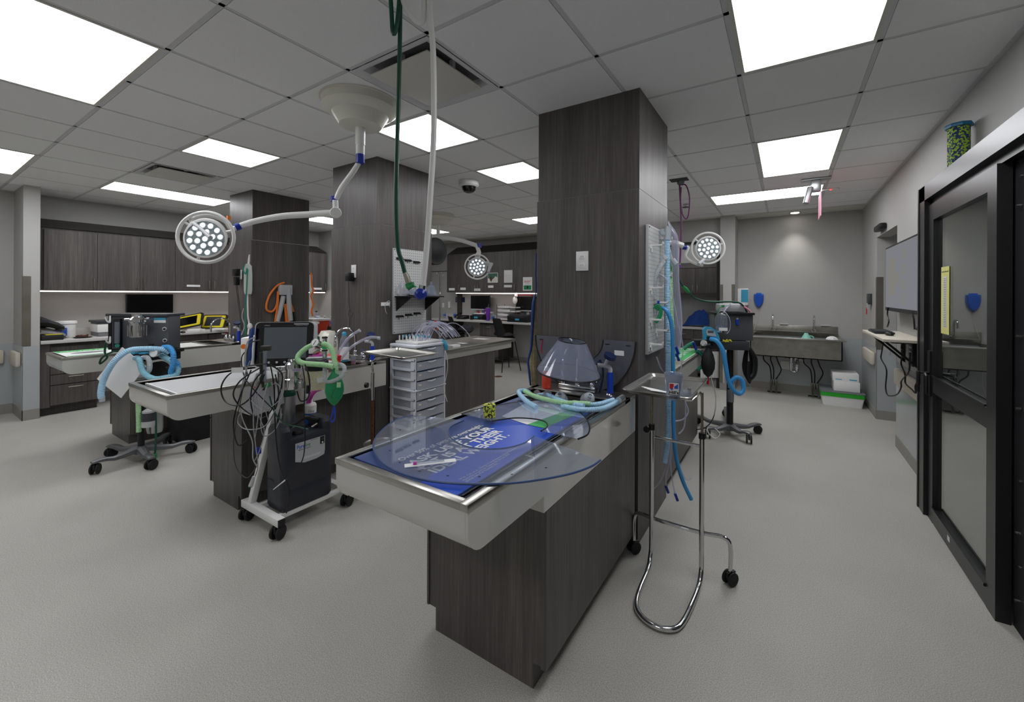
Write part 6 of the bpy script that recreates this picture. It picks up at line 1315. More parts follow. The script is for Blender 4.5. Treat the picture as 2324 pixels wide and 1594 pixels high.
MB().tube([W(553, 700, df-.05), W(549, 720, df-.05), W(555, 740, df-.05), W(548, 760, df-.08)], .005, n=6).obj('thin_line', 'lightgrey', t)
t = thing('clipper_holder', 'white wall holder with grey hoses and orange cord on the left pillar', 'holder', (-5.38, 2.8, 1.5)); dh = 5.22
MB().box((-5.397, 2.72, 1.47), (-5.33, 2.88, 1.60), bev=.012).obj('housing', 'lightgrey', t)
S3 = lambda u, v, k=0: onx(u, v, -5.365+k)
MB().tube([S3(643, 672), S3(637, 700), S3(629, 730)], .028, n=8).obj('grey_hose', 'lightgrey', t); MB().tube([S3(655, 655, .02), S3(656, 690, .02), S3(660, 728, .02)], [.026, .03, .026], n=8).obj('grey_hose', 'lightgrey', t)
MB().tube([S3(645, 642), S3(630, 648), S3(613, 668), S3(605, 690), S3(606, 704), S3(618, 707), S3(628, 692), S3(631, 662), S3(630, 690), S3(624, 735)], .012, n=8).obj('orange_cord', 'orange', t)
m = MB()
for k in range(3): m.tube([S3(646+k*3, 690), S3(648+k*3, 712), S3(650+k*4, 738)], .011, n=6)
m.tube([S3(660, 690), S3(666, 712), S3(668, 738)], .014, n=6); m.obj('orange_cord', 'orange', t)
MB().tube([S3(665, 708, .02), S3(669, 738, .02)], .02, n=8, sm=1).obj('black_plug', 'black', t)
t = thing('calendar_board', 'narrow white board with purple print and orange cord behind the left pillar', 'board', (-5.39, 3.14, 1.6)); db = 5.55
MB().box((0, 0, 0), (.03, .02, .5), M=frame(W(702, 708, db), (_ct, _st, 0), (-_st, _ct, 0))).obj('board', 'paper', t)
MB().tube([W(706, 620, db), W(708, 650, db), W(712, 660, db), W(706, 672, db), W(711, 690, db), W(707, 705, db), W(710, 718, db)], .012, n=6).obj('orange_cord', 'orange', t)
# ================================================================ tables B and C dressing
faucet(-3.27, 2.33, 'chrome gooseneck faucet at the back of the second table')
faucet(-5.72, 2.33, 'chrome gooseneck faucet at the back of the farthest left table')
sprayer(-3.02, 2.32, 'blue gripped sprayer at the back of the second table'); sprayer(-5.5, 2.33, 'blue gripped sprayer on the farthest left table')
t = thing('detergent_jug', 'white jug with green label at the back of the second table', 'jug', (-3.49, 2.22, .911))
m = MB(); m.rings([roundsec(-3.58, -3.40, 2.14, 2.26, zz, .03) for zz in (.912, .92, 1.06)] + [roundsec(-3.575, -3.405, 2.145, 2.255, 1.10, .03), roundsec(-3.55, -3.42, 2.16, 2.24, 1.155, .03)]); m.obj('jug_body', 'cream', t)
MB().lathe((-3.45, 2.165, 1.12), [(0, 0), (.03, 0), (.03, .02), (0, .022)], n=20, M=rot_to((.5, -.8, .5))).obj('cap', 'cream', t)
MB().box((-3.57, 2.1385, .94), (-3.41, 2.1395, 1.03)).obj('green_label', 'green', t); MB().box((-3.57, 2.1385, 1.06), (-3.52, 2.1395, 1.11)).obj('green_badge', 'green_dark', t); MB().box((-3.565, 2.1378, .955), (-3.45, 2.1384, .965)).obj('red_stripe', 'red', t)
t = thing('spray_bottle', 'clear bottle with light blue cap and white label by the middle pillar', 'bottle', (-3.17, 2.22, .911)); q = (-3.2, 2.17)
MB().lathe((q[0], q[1], .912), [(0, 0), (.035, 0), (.038, .02), (.038, .14), (.03, .19), (.014, .225), (0, .225)], n=20).obj('bottle_body', 'clear', t); MB().lathe((q[0], q[1], 1.135), [(0, 0), (.018, 0), (.018, .02), (.01, .03), (0, .03)], n=12).obj('cap', 'cyan', t); MB().lathe((q[0], q[1], .93), [(0, 0), (.0385, 0), (.0385, .1), (0, .1)], n=20).obj('label', 'paper', t); MB().lathe((q[0], q[1], .914), [(0, 0), (.036, 0), (.037, .05), (0, .05)], n=20).obj('blue_liquid', 'cyan', t)
t = thing('sharps_box', 'red plastic sharps box with a warning label on the second table', 'container', (-3.06, 1.98, .911))
m = MB(); m.rings([roundsec(-3.15, -3.0, 1.9, 2.0, .912, .01), roundsec(-3.16, -2.99, 1.89, 2.01, 1.0, .01)]); m.obj('bin', 'red', t); MB().box((-2.9895, 1.93, .925), (-2.988, 1.98, .96)).obj('label', 'orange', t); MB().box((-2.9895, 1.93, .965), (-2.988, 1.95, .985)).obj('blue_mark', 'label_blue', t)
for i, pp in enumerate(([(764, 818), (772, 795), (787, 772), (803, 758), (817, 750)], [(772, 818), (790, 795), (812, 778), (840, 766), (862, 768)])):
    t = thing('clear_tube', ['straight clear tube rising out of the red box', 'curved clear tube arching right out of the red box'][i], 'tube', W(pp[0][0], pp[0][1], 3.35)); MB().tube([W(u, v, 3.35) for u, v in pp], .011, n=8).obj('tubing', 'clear_tube', t); MB().cyl(W(*pp[-2], 3.35).lerp(W(*pp[-1], 3.35), .8), W(*pp[-1], 3.35), .015, n=10).obj('tube_tip', 'hose_clear', t)
t = thing('small_cup', 'small clear cup beside the red box on the second table', 'cup', (-2.99, 2.1, .911)); MB().lathe((-3.0, 2.12, .912), [(0, 0), (.018, 0), (.021, .06), (.019, .06), (.016, .004), (0, .004)], n=14).obj('cup_wall', 'clear', t); MB().lathe((-3.0, 2.12, .914), [(0, 0), (.016, 0), (.017, .03), (0, .03)], n=14).obj('red_content', 'red', t)
t = thing('dropper_bottle', 'clear round bottle with black cap and green label behind the monitor', 'bottle', (-3.3, 1.9, .911)); q = (-3.42, 1.75)
MB().lathe((q[0], q[1], .912), [(0, 0), (.036, 0), (.04, .02), (.04, .12), (.03, .15), (.014, .16), (0, .16)], n=20).obj('bottle_body', 'clear', t); MB().lathe((q[0], q[1], 1.07), [(0, 0), (.018, 0), (.018, .025), (.008, .03), (.008, .045), (0, .045)], n=12).obj('cap', 'black', t); MB().lathe((q[0], q[1], .96), [(0, 0), (.041, 0), (.041, .05), (0, .05)], n=20).obj('green_label', 'lime', t)
t = thing('wipes_pack', 'magenta soft pack lying on the cart shelf behind the gauge', 'pack', W(712, 812, 2.75)); MB().box((0, 0, 0), (.1, .06, .03), bev=.01, M=frame(W(697, 815, 2.72), e1, e2)).obj('pack_body', 'magenta', t); MB().box((.0, .0, .03), (.04, .05, .075), M=frame(W(700, 814, 2.72), e1, e2), bev=.004).obj('upright_carton', 'paper', t)
MB().box((.04, .0, .03), (.06, .05, .07), M=frame(W(700, 814, 2.72), e1, e2), bev=.002).obj('red_panel', 'red', t)
t = thing('green_poster', 'green and white poster lying on the farthest left table', 'poster', (-5.7, 1.2, .9115))
MB().box((-5.995, .925, .9115), (-5.445, 1.38, .914)).obj('board', 'paper', t); MB().box((-5.994, .93, .9142), (-5.84, 1.38, .9146)).obj('green_header', 'green_poster', t)
text_mesh('lettering', 'Does Your Pet Have', .07, 'paper', frame((-5.9, .96, .9148), (0, 1, 0), (-1, 0, 0)), t, width=.42, depth=.0002, bold=.001)
m = MB(); m.ball((-5.7, 1.12, .9145), .1, (.7, 1.3, .01), n=8); m.obj('animal_silhouette', 'grey', t); MB().box((-5.5, .93, .9142), (-5.46, 1.38, .9146)).obj('green_footer', 'green_poster', t)
t = thing('trash_can', 'black plastic trash can with liner under the farthest left table', 'bin', (-5.22, 1.8, 0)); 
m = MB(); m.rings([roundsec(-5.3, -5.0, 1.62, 1.88, 0, .03), roundsec(-5.33, -4.97, 1.58, 1.92, .34, .04), roundsec(-5.335, -4.965, 1.575, 1.925, .36, .04)]); m.obj('can', 'black_soft', t); m = MB(); m.rings([roundsec(-5.34, -4.96, 1.57, 1.93, .33, .04), roundsec(-5.345, -4.955, 1.565, 1.935, .37, .04), roundsec(-5.3, -5.0, 1.6, 1.9, .365, .04)]); m.obj('liner', 'black', t)
t = thing('kick_bucket', 'shallow stainless bucket on the floor left of the near table', 'bucket', (-2.2, 1.9, 0)); q = onz(862, 1008, .3); q.z = 0
MB().lathe((q.x, q.y, .18), [(.05, 0), (.09, .01), (.115, .12), (.125, .13), (.128, .127), (.12, .12), (.1, .012), (.06, .006)], n=36).obj('bowl', 'steel', t); MB().lathe((q.x, q.y, 0), [(0, 0), (.12, 0), (.12, .02), (.03, .03), (.03, .18), (0, .185)], n=24).obj('bucket_base', 'chrome_soft', t)
# ================================================================ island behind the left pillar with red bins
tF = island(-6.04, -5.38, 3.14, 4.5, 'stainless topped table behind the left pillar with the red bins')
for i, (u0, u1, v0, d_, lb) in enumerate(((668, 712, 731, 5.75, 'orange-red bin with white lid, nearer of the two behind the left pillar'), (708, 728, 723, 6.05, 'orange-red bin with white lid, farther of the two behind the left pillar'))):
    t = thing('sharps_bin', lb, 'container', onz((u0+u1)/2, 780, .916)); c = W((u0+u1)/2, v0, d_); hw = .13
    m = MB(); m.rings([roundsec(c.x-hw*.8, c.x+hw*.8, c.y-hw*.8, c.y+hw*.8, .916, .03), roundsec(c.x-hw, c.x+hw, c.y-hw, c.y+hw, c.z-.03, .03)]); m.obj('bin', 'orange_red', t); MB().box((c.x-hw-.012, c.y-hw-.012, c.z-.03), (c.x+hw+.012, c.y+hw+.012, c.z), bev=.006).obj('lid', 'white', t)
t = thing('wipes_tub', 'white tub with blue label in front of the orange-red bins', 'tub', (-5.5, 3.3, .916)); q = W(708, 770, 5.45)
MB().lathe((q.x, q.y, .916), [(0, 0), (.06, 0), (.065, .02), (.068, .17), (.072, .175), (.072, .2), (0, .205)], n=24).obj('tub_body', 'white', t); MB().lathe((q.x, q.y, .95), [(0, 0), (.0685, 0), (.0695, .1), (0, .1)], n=24).obj('blue_label', 'label_blue', t)
# left counter beyond the pillar
for i, (u, d_, r, h, mt, lb) in enumerate(((718, 7.9, .04, .22, 'clear', 'large clear bottle with black cap on the counter corner'), (722, 7.6, .035, .14, 'label_blue', 'small blue cup on the counter corner'), (727, 7.35, .04, .12, 'navy', 'dark blue mug with white lid on the counter corner'), (737, 7.2, .03, .17, 'clear', 'clear water bottle beside the dark blue mug'), (744, 7.3, .05, .1, 'orange_red', 'dark red round container on the counter'), (753, 7.1, .03, .17, 'clear', 'clear water bottle beside the middle pillar edge'))):
    q = W(u, 700, d_); t = thing('bottle' if 'bottle' in lb else 'cup', lb, 'bottle' if 'bottle' in lb else 'cup', (q.x, q.y, .913))
    MB().lathe((q.x, q.y, .913), [(0, 0), (r, 0), (r, h*.7), (r*(.95 if mt != 'clear' else .4), h*.9), (r*(.95 if mt != 'clear' else .35), h), (0, h)], n=16).obj('body', mt, t)
    MB().lathe((q.x, q.y, .913+h), [(0, 0), (r*.5 if mt == 'clear' else r, 0), (r*.5 if mt == 'clear' else r, .02), (0, .02)], n=12).obj('cap', 'black' if i == 0 else 'white', t)
    if mt == 'clear': MB().lathe((q.x, q.y, .96), [(0, 0), (r*1.01, 0), (r*1.01, .05), (0, .05)], n=16).obj('label', 'label_blue', t)
tag(MB().box((-7.69, 4.55, 1.56), (-7.698, 4.72, 1.6)).obj('cabinet_label', 'paper'), 'white label strip on the wall cabinet seen between two pillars', 'label')
tag(MB().box((-7.69, 2.55, 1.585), (-7.698, 2.72, 1.615)).obj('cabinet_label', 'paper'), 'white label strip on the left wall cabinet beside the surgical lamp', 'label')
# left counter
t = thing('wall_monitor', 'black flat monitor on the left wall under the light strip', 'monitor', (-7.98, 2.2, 1.3)); MB().box((-8.04, 1.94, 1.18), (-7.985, 2.475, 1.47), bev=.003).obj('housing', 'black', t); MB().box((-7.985, 1.945, 1.2), (-7.983, 2.47, 1.465)).obj('screen', 'screen', t); MB().box((-8.03, 1.94, 1.165), (-7.984, 2.475, 1.18)).obj('lower_bezel', 'lightgrey', t); MB().box((-8.046, 2.1, 1.25), (-8.04, 2.3, 1.4)).obj('wall_bracket', 'darkgrey', t)
t = thing('printer', 'grey and white office printer on the left counter', 'printer', (-7.75, 1.75, .913)); 
MB().box((-7.95, 1.57, .913), (-7.6, 1.86, .965), bev=.006).obj('paper_tray', 'grey', t); MB().box((-7.96, 1.56, .966), (-7.59, 1.87, 1.07), bev=.006).obj('body', 'white', t); MB().box((-7.97, 1.55, 1.09), (-7.62, 1.87, 1.12), bev=.008).obj('document_feeder', 'darkgrey', t); MB().box((-7.95, 1.57, 1.07), (-7.61, 1.86, 1.092)).obj('scanner_lid', 'darkgrey', t); MB().box((-7.592, 1.7, 1.0), (-7.586, 1.82, 1.06)).obj('control_screen', 'black', t)
t = thing('powder_tub', 'white round tub with blue label on the left counter', 'tub', (-7.72, 1.37, .913)); q = onx(150, 700, -7.83)
MB().lathe((q.x, q.y, .913), [(0, 0), (.085, 0), (.09, .01), (.09, .17), (.1, .175), (.1, .2), (.095, .21), (0, .21)], n=28).obj('tub_body', 'white', t)
Fq = frame((q.x+.0905*.81, q.y-.0905*.58, .94), (.58, .81, 0), (0, 0, 1)); MB().box((-.055, 0, -.004), (.055, .1, .012), M=Fq, bev=.004).obj('blue_label', 'label_blue', t); MB().box((-.045, .072, .012), (.045, .092, .0125), M=Fq).obj('pale_band', 'lightgrey', t); text_lines(t, Fq, -.04, .04, [.078], .008, 'darkgrey', z=.0126); text_lines(t, Fq, -.04, .035, [.045, .03], .004, 'paper', z=.0126)
for mt, yy, lb in (('grey_cloth', [(1.06, .93, 1.05), (1.12, .93, 1.05), (1.19, .925, 1.03), (1.25, .92, 1.0), (1.28, .92, .96)], 'crumpled grey jacket lower in the pile on the left counter'), ('dark_cloth', [(1.06, 1.06, 1.2), (1.12, 1.06, 1.18), (1.18, 1.05, 1.14), (1.24, 1.03, 1.1), (1.27, 1.03, 1.06)], 'folded black jacket on top of the pile on the left counter')):
    rg = []
    for k_, (y, za, zb2) in enumerate(yy):
        rg.append([V((-7.78+.2*math.cos(a)*(1+.06*math.sin(a*5+k_)), y+.02*math.sin(a*3+k_), (za+zb2)/2+(zb2-za)/2*math.sin(a)*(1+.15*math.sin(a*4+k_*2)))) for a in [2*PI*i/20 for i in range(20)]])
    m = MB(); m.rings(rg); tag(m.obj('jacket', mt), lb, 'clothes')
t = thing('black_case', 'black case with a yellow strip at the left end of the counter', 'case', (-7.55, 1.15, .913)); MB().box((-7.62, 1.06, .913), (-7.46, 1.24, .975), bev=.006).obj('case_body', 'black_soft', t); MB().box((-7.6, 1.1, .975), (-7.5, 1.24, .979)).obj('yellow_strip', 'yellow', t)
t = thing('small_plate', 'small dark dish with brown bits on the left counter', 'dish', (-7.6, 1.45, .913)); MB().lathe((-7.56, 1.42, .913), [(0, 0), (.07, 0), (.09, .01), (0, .008)], n=20).obj('dish', 'black', t); m = MB()
for i in range(14): m.ball((-7.56+random.uniform(-.05, .05), 1.42+random.uniform(-.05, .05), .93+random.uniform(0, .015)), .012, n=4)
m.obj('contents', 'rust', t)
t = thing('speaker_box', 'small black box on the left counter beside the tablets', 'box', (-7.7, 2.5, .913)); q = onz(388, 754, .913); MB().box((q.x-.1, q.y-.05, .913), (q.x+.02, q.y+.06, 1.0), bev=.005).obj('housing', 'black', t); MB().lathe((q.x+.0205, q.y, .95), [(0, 0), (.008, 0), (.008, .002), (0, .002)], n=10, M=rot_to((1, 0, 0))).obj('logo_dot', 'lightgrey', t)
for i, (u0, v0, u1, v1, tl, lb) in enumerate(((402, 748, 455, 722, .2, 'left tilted tablet in a yellow and black rugged case'), (458, 744, 506, 716, .02, 'middle upright tablet in a yellow and black rugged case'), (505, 745, 530, 722, -.3, 'right tablet in a yellow rugged case partly hidden by the left pillar'))):
    dt = (6.38, 6.6, 6.78)[i]; a = W(u0, v0, dt); a.z = max(a.z, .935); t = thing('tablet', lb, 'tablet', a, 'rugged tablets on the left counter'); xx = V((_ct, _st, tl)); yy = V((-_st*.4, _ct*.4, 1)); Wd, Hd = (u1-u0)*dt/FPX, (v0-v1)*dt/FPX; F = frame(a, xx, yy)
    MB().prism(rrect(-.02, -.01, Wd+.02, Hd+.02, .02), -.03, M=F).obj('rear_case', 'black', t); MB().prism(rrect(0, 0, Wd, Hd, .015), .012, M=F).obj('case_frame', 'yellow', t); MB().box((.04, .025, .012), (Wd-.05, Hd-.02, .014), M=F).obj('screen', 'screen' if i == 0 else 'darkgrey', t); MB().box((-.015, Hd*.9, -.01), (Wd*.8, Hd+.025, -.02), M=F).obj('orange_trim', 'orange', t)
    MB().box((0, 0, 0), (.2, .1, .03), M=frame(onz(u0+22, 752-i*2, .913), (_ct, _st, 0), (-_st, _ct, 0)), bev=.004).obj('charging_base', 'white', t)
tag(MB().ball(onz(415, 754, .925), .05, (1, .6, .35), n=6).obj('computer_mouse', 'black'), 'black computer mouse on the left counter beside the tablets', 'mouse')
for nm, y0_, y1_, z0_, z1_ in (('handrail', .3, .87, .68, .8),): 
    t = thing('wall_rail', 'beige bumper rail on the left wall at the edge of the view', 'rail', (-8.0, .5, .74)); MB().box((XL+.003, -.4, .62), (XL+.05, .84, .79), bev=.02).obj('rail_body', 'beige', t)
t = thing('wall_rail', 'beige bumper rail on the left corner pier', 'rail', (-7.7, .9, .74)); MB().box((-7.93, .865, .62), (-7.5, .911, .79), bev=.02).obj('rail_body', 'beige', t)
# ================================================================ right wall
t = thing('wall_television', 'large flat screen on the right wall showing a pale grey program window', 'television', (.86, 4.8, 1.36))
m = MB(); m.rings([[V((x, y, z)) for y, z in rr] for x, rr in ((.835, [(a+4.19, b+1.355) for a, b in rrect(0, 0, 1.19, .61, .012)]), (.845, [(a+4.185, b+1.35) for a, b in rrect(0, 0, 1.2, .62, .012)]), (.88, [(a+4.185, b+1.35) for a, b in rrect(0, 0, 1.2, .62, .012)]), (.9, [(a+4.3, b+1.42) for a, b in rrect(0, 0, .97, .48, .012)]))]); m.obj('housing', 'black', t)
MB().box((.8335, 4.205, 1.385), (.835, 5.36, 1.95)).obj('screen', 'tv', t)
for y, z, a, b, mt in ((4.95, 1.5, .26, .34, 'beige'), (4.78, 1.6, .14, .1, 'lightgrey'), (4.6, 1.8, .08, .1, 'beige'), (4.6, 1.67, .08, .1, 'beige'), (4.6, 1.54, .08, .1, 'beige'), (4.6, 1.42, .08, .1, 'beige'), (5.14, 1.46, .04, .04, 'beige')):
    MB().box((.8332, y, z), (.8336, y+a, z+b)).obj('window_tile', 'tv_tile', t)
MB().box((.9, 4.6, 1.5), (XR-.001, 4.9, 1.8)).obj('wall_mount', 'black', t)
t = thing('wall_shelf', 'small wood-edged keyboard shelf on black brackets below the wall screen', 'shelf', (.8, 4.9, 1.14))
MB().box((.655, 4.3, 1.13), (XR-.002, 5.35, 1.152), bev=.002).obj('shelf_board', 'beige', t)
for y in (4.55, 5.1):
    m = MB(); m.poly3([(.68, y, 1.129), (XR-.002, y, 1.129), (XR-.002, y, .88), (.905, y, .91), (.905, y, 1.1), (.75, y, 1.1)], (0, .02, 0)); m.poly3([(.69, y, 1.118), (.715, y, 1.118), (XR-.01, y, .91), (XR-.01, y, .885)], (0, .02, 0)); m.obj('bracket', 'black', t)
t = thing('keyboard', 'black keyboard and papers on the small shelf below the screen', 'keyboard', (.8, 5.0, 1.152)); MB().box((.68, 4.85, 1.153), (.82, 5.2, 1.17), bev=.004).obj('keyboard_base', 'black', t); m = MB()
for i in range(5):
    for j in range(14): m.box((.69+i*.024, 4.862+j*.024, 1.17), (.71+i*.024, 4.882+j*.024, 1.176))
m.obj('keys', 'darkgrey', t)
tag(MB().ball((.76, 4.72, 1.166), .045, (.7, 1.3, .42), n=8).obj('computer_mouse', 'black'), 'black computer mouse on the small shelf below the screen', 'mouse')
t = thing('power_strip', 'black power box with cables hanging under the keyboard shelf', 'power strip', (.9, 4.75, .95)); MB().box((.9, 4.68, .9), (XR-.003, 4.82, 1.1), bev=.004).obj('housing', 'black', t)
m = MB()
for z in (.93, .97, 1.01, 1.05): m.box((.898, 4.71, z), (.9, 4.79, z+.012))
m.obj('socket_row', 'lightgrey', t)
t = thing('hanging_cables', 'black power cables looping below the keyboard shelf', 'cables', (.8, 5.0, .9)); cx_ = .83
for pp in ([(2009, 757), (2001, 800), (2000, 815), (2012, 840), (2010, 880), (2016, 898), (2035, 896), (2045, 880), (2046, 865), (2062, 845), (2065, 820), (2066, 800)], [(2048, 775), (2046, 790), (2050, 800), (2045, 825), (2054, 850), (2055, 870), (2070, 885), (2078, 892), (2078, 875), (2087, 857)], [(2015, 698), (2014, 715), (2017, 730), (2014, 742)], [(2070, 710), (2074, 725), (2076, 748)], [(2086, 712), (2088, 730), (2080, 748)], [(2094, 712), (2094, 730), (2097, 748)]):
    MB().tube([onx(u, v, cx_) for u, v in pp], .006, n=6).obj('cable', 'black', t)
tag(MB().box((.87, 5.37, .9), (.874, 5.47, .96)).obj('name_badge', 'lightgrey'), 'small clipped badge hanging beside the doorway edge', 'badge')
for y0_, y1_, lb in ((4.42, 5.3, 'beige bumper rail on the right wall under the keyboard shelf'), (6.58, 7.25, 'beige bumper rail in the alcove right of the sink')):
    t = thing('wall_rail', lb, 'rail', (.91, (y0_+y1_)/2, .72)); MB().box((.885, y0_, .645), (XR-.004, y1_, .80), bev=.018).obj('rail_body', 'beige', t)
t = thing('wall_rail', 'short beige bumper rail touching the sliding door frame', 'rail', (.91, 4.1, .72)); MB().box((.885, 4.03, .60), (XR-.004, 4.14, .76), bev=.018).obj('rail_body', 'beige', t)
t = thing('wall_plate', 'tall narrow stainless plate with hinges on the right wall beside the glass door', 'plate', (.93, 4.25, .8)); MB().box((.925, 4.18, .45), (XR-.004, 4.27, 1.0)).obj('plate', 'steel', t); m = MB()
for z in (.62, .78): m.box((.915, 4.19, z), (.925, 4.26, z+.015))
m.obj('hinge', 'steel_dull', t)
t = thing('door_sensor', 'black motion sensor above the doorway at the end of the right wall', 'sensor', (.9, 6.1, 2.25)); MB().box((.87, 5.95, 2.235), (XR-.001, 6.3, 2.3), bev=.015).obj('housing', 'black', t)
t = thing('key_box', 'grey wall reader with red keys hanging on the alcove right wall', 'key box', (.92, 6.9, 1.45)); MB().box((.895, 6.84, 1.38), (XR-.002, 6.98, 1.52), bev=.006).obj('housing', 'darkgrey', t); MB().box((.89, 6.88, 1.32), (.896, 6.93, 1.4)).obj('keypad', 'lightgrey', t); MB().tube([V((.89, 6.91, 1.34)), V((.889, 6.92, 1.3)), V((.889, 6.915, 1.25))], .006, n=6).obj('key', 'red', t)
t = thing('yellow_note', 'yellow paper with a white list taped on the glass sliding door', 'paper', (.84, 3.6, 1.4))
MB().box((.8385, 3.51, 1.26), (.8395, 3.66, 1.68)).obj('yellow_sheet', 'yellow_paper', t); MB().box((.837, 3.555, 1.3), (.838, 3.61, 1.62)).obj('white_list', 'paper', t)
m = MB()
for i in range(28): m.box((.8366, 3.56, 1.305+i*.011), (.837, 3.605, 1.309+i*.011))
m.obj('printed_lines', 'grey', t); text_mesh('lettering', 'are you the one?', .016, 'darkgrey', frame((.8383, 3.65, 1.645), (0, -1, 0), (0, 0, 1)), t, width=.13)
t = thing('patterned_canister', 'lime and navy patterned cylinder with blue ends standing on top of the door frame', 'container', (.868, 3.47, 2.255)); q = (.868, 3.47)
MB().lathe((q[0], q[1], 2.262), [(0, 0), (.05, 0), (.05, .24), (0, .24)], n=8).obj('patterned_body', 'lime_navy', t); MB().lathe((q[0], q[1], 2.256), [(0, 0), (.058, 0), (.058, .012), (0, .012)], n=8).obj('lower_ring', 'teal_blue', t); MB().lathe((q[0], q[1], 2.5), [(0, 0), (.062, 0), (.064, .012), (.058, .022), (0, .022)], n=8).obj('upper_ring', 'teal_blue', t)
# ================================================================ sink alcove
t = thing('scrub_sink', 'long stainless scrub sink on the alcove wall', 'sink', (.1, 7.3, .6)); sx0, sx1, sy0, sy1 = -.44, .655, 7.03, 7.645
m = MB(); m.box((sx0, sy0, .6), (sx1, sy0+.012, .87)); m.box((sx0, sy0, .6), (sx0+.012, sy1, .87)); m.box((sx1-.012, sy0, .6), (sx1, sy1, .87)); m.box((sx0, sy0, .6), (sx1, sy1, .612)); m.obj('basin', 'steel_dull', t)
m = MB(); m.box((sx0-.03, sy0-.03, .865), (sx1+.04, sy0+.015, .887), bev=.004); m.box((sx0-.03, sy0, .865), (sx0+.02, sy1, .887)); m.box((sx1-.02, sy0, .865), (sx1+.02, sy1, .887)); m.obj('rim', 'steel', t)
MB().box((sx0, sy1-.012, .86), (sx1, sy1, 1.03), bev=.003).obj('backsplash', 'steel_dull', t); MB().box((sx0, sy1-.05, .93), (sx1, sy1-.01, .94)).obj('ledge', 'steel', t)
for x, i in ((-.16, 0), (.36, 1)):
    t = thing('faucet', ['left tall gooseneck faucet on the scrub sink', 'right tall gooseneck faucet on the scrub sink'][i], 'faucet', (x, 7.62, .95))
    MB().lathe((x, 7.61, .96), [(0, -.0), (.03, 0), (.03, .02), (0, .02)], n=16, M=rot_to((0, -1, 0))).obj('wall_flange', 'chrome', t)
    MB().tube([V((x, 7.60, .96)), V((x, 7.54, .96)), V((x, 7.53, 1.0)), V((x, 7.53, 1.12)), V((x, 7.50, 1.18)), V((x, 7.45, 1.19)), V((x, 7.41, 1.16)), V((x, 7.40, 1.08))], .012, n=10).obj('gooseneck', 'chrome', t)
    tag(MB().box((x+.09, 7.6, 1.035), (x+.2, 7.645, 1.055), bev=.003).obj('soap_tray', 'lightgrey'), ['small soap holder right of the left sink faucet', 'small soap holder right of the right sink faucet'][i], 'soap holder')
    # foot pedal valves
    t = thing('foot_pedal', ['left foot pedal valve under the scrub sink', 'right foot pedal valve under the scrub sink'][i], 'foot pedal', (x, 7.45, 0)); fx = x+.01
    MB().box((fx-.08, 7.42, .0), (fx+.1, 7.5, .008)).obj('floor_plate', 'black', t)
    for k in (-.03, 0, .03): MB().lathe((fx+k, 7.5, .1), [(0, 0), (.014, 0), (.016, .06), (.01, .09), (0, .09)], n=10).obj('valve', 'steel_dull', t)
    for k in (-.04, .03): MB().poly3([(fx+k, 7.5, .16), (fx+k, 7.45, .16), (fx+k, 7.33, .035), (fx+k, 7.3, .02), (fx+k, 7.33, .018), (fx+k, 7.5, .12)], (.024, 0, 0)).obj('pedal', 'steel', t)
    for k, pp in enumerate(([(-.13, .6), (-.13, .48), (-.05, .38), (-.03, .19)], [(-.02, .6), (-.04, .5), (0, .35), (0, .19)], [(.02, .6), (.06, .46), (.1, .34), (.03, .19)])):
        MB().tube([V((fx+a, 7.5, b)) for a, b in pp], .009, n=6).obj('water_hose', 'black', t)
t = thing('drain_trap', 'chrome drain trap under the middle of the scrub sink', 'pipe', (.1, 7.45, .4))
MB().tube([V((.08, 7.45, .6)), V((.08, 7.45, .4)), V((.085, 7.45, .36)), V((.12, 7.45, .345)), V((.15, 7.45, .37)), V((.155, 7.45, .45)), V((.16, 7.5, .5)), V((.16, 7.64, .5))], .022, n=12).obj('trap_pipe', 'chrome', t)
for a in (.03, .2): MB().cyl((a, 7.5, .55), (a, 7.46, .52), .03, n=12).obj('stop_valve', 'chrome_soft', t)
MB().lathe((.16, 7.64, .5), [(0, 0), (.05, 0), (.04, .012), (0, .014)], n=18, M=rot_to((0, -1, 0))).obj('wall_escutcheon', 'chrome_soft', t)
outlet(.0, 7.648, .4, 'white double outlet on the wall under the scrub sink', w_=.12, h_=.12)
t = thing('jug', 'pale teal plastic jug standing in the scrub sink', 'jug', (.26, 7.35, .8)); MB().lathe((.26, 7.35, .66), [(0, 0), (.06, 0), (.065, .2), (.03, .26), (.022, .28), (0, .28)], n=18).obj('jug_body', 'hose_teal', t); MB().tube([V((.3, 7.35, .9)), V((.345, 7.35, .89)), V((.345, 7.35, .84))], .009, n=6, sm=3).obj('jug_handle', 'hose_teal', t)
m = MB(); m.rings([[V((.56+.07*math.cos(a)*k, 7.3+.06*math.sin(a)*k, .84+z)) for a in [2*PI*i/9 for i in range(9)]] for k, z in ((.7, 0), (1.1, .03), (.8, .06), (.3, .075))]); tag(m.obj('paper_towel_wad', 'paper'), 'crumpled white paper at the right end of the scrub sink', 'paper')
t = thing('glove_dispenser', 'blue shield shaped dispenser on the alcove wall', 'dispenser', (-.36, 7.6, 1.4))
prf = [(-.066, .11), (-.04, .11), (-.035, .13), (.035, .13), (.04, .11), (.066, .11), (.068, .03), (.055, -.04), (.03, -.085), (0, -.115), (-.03, -.085), (-.055, -.04), (-.068, .03)]
m = MB(); F = SOUTH((-.358, 7.645, 1.40)); m.rings([[F @ V((x*k, z*k, d)) for x, z in prf] for k, d in ((1, 0), (1, .04), (.8, .07))]); m.obj('shell', 'blue_disp', t)
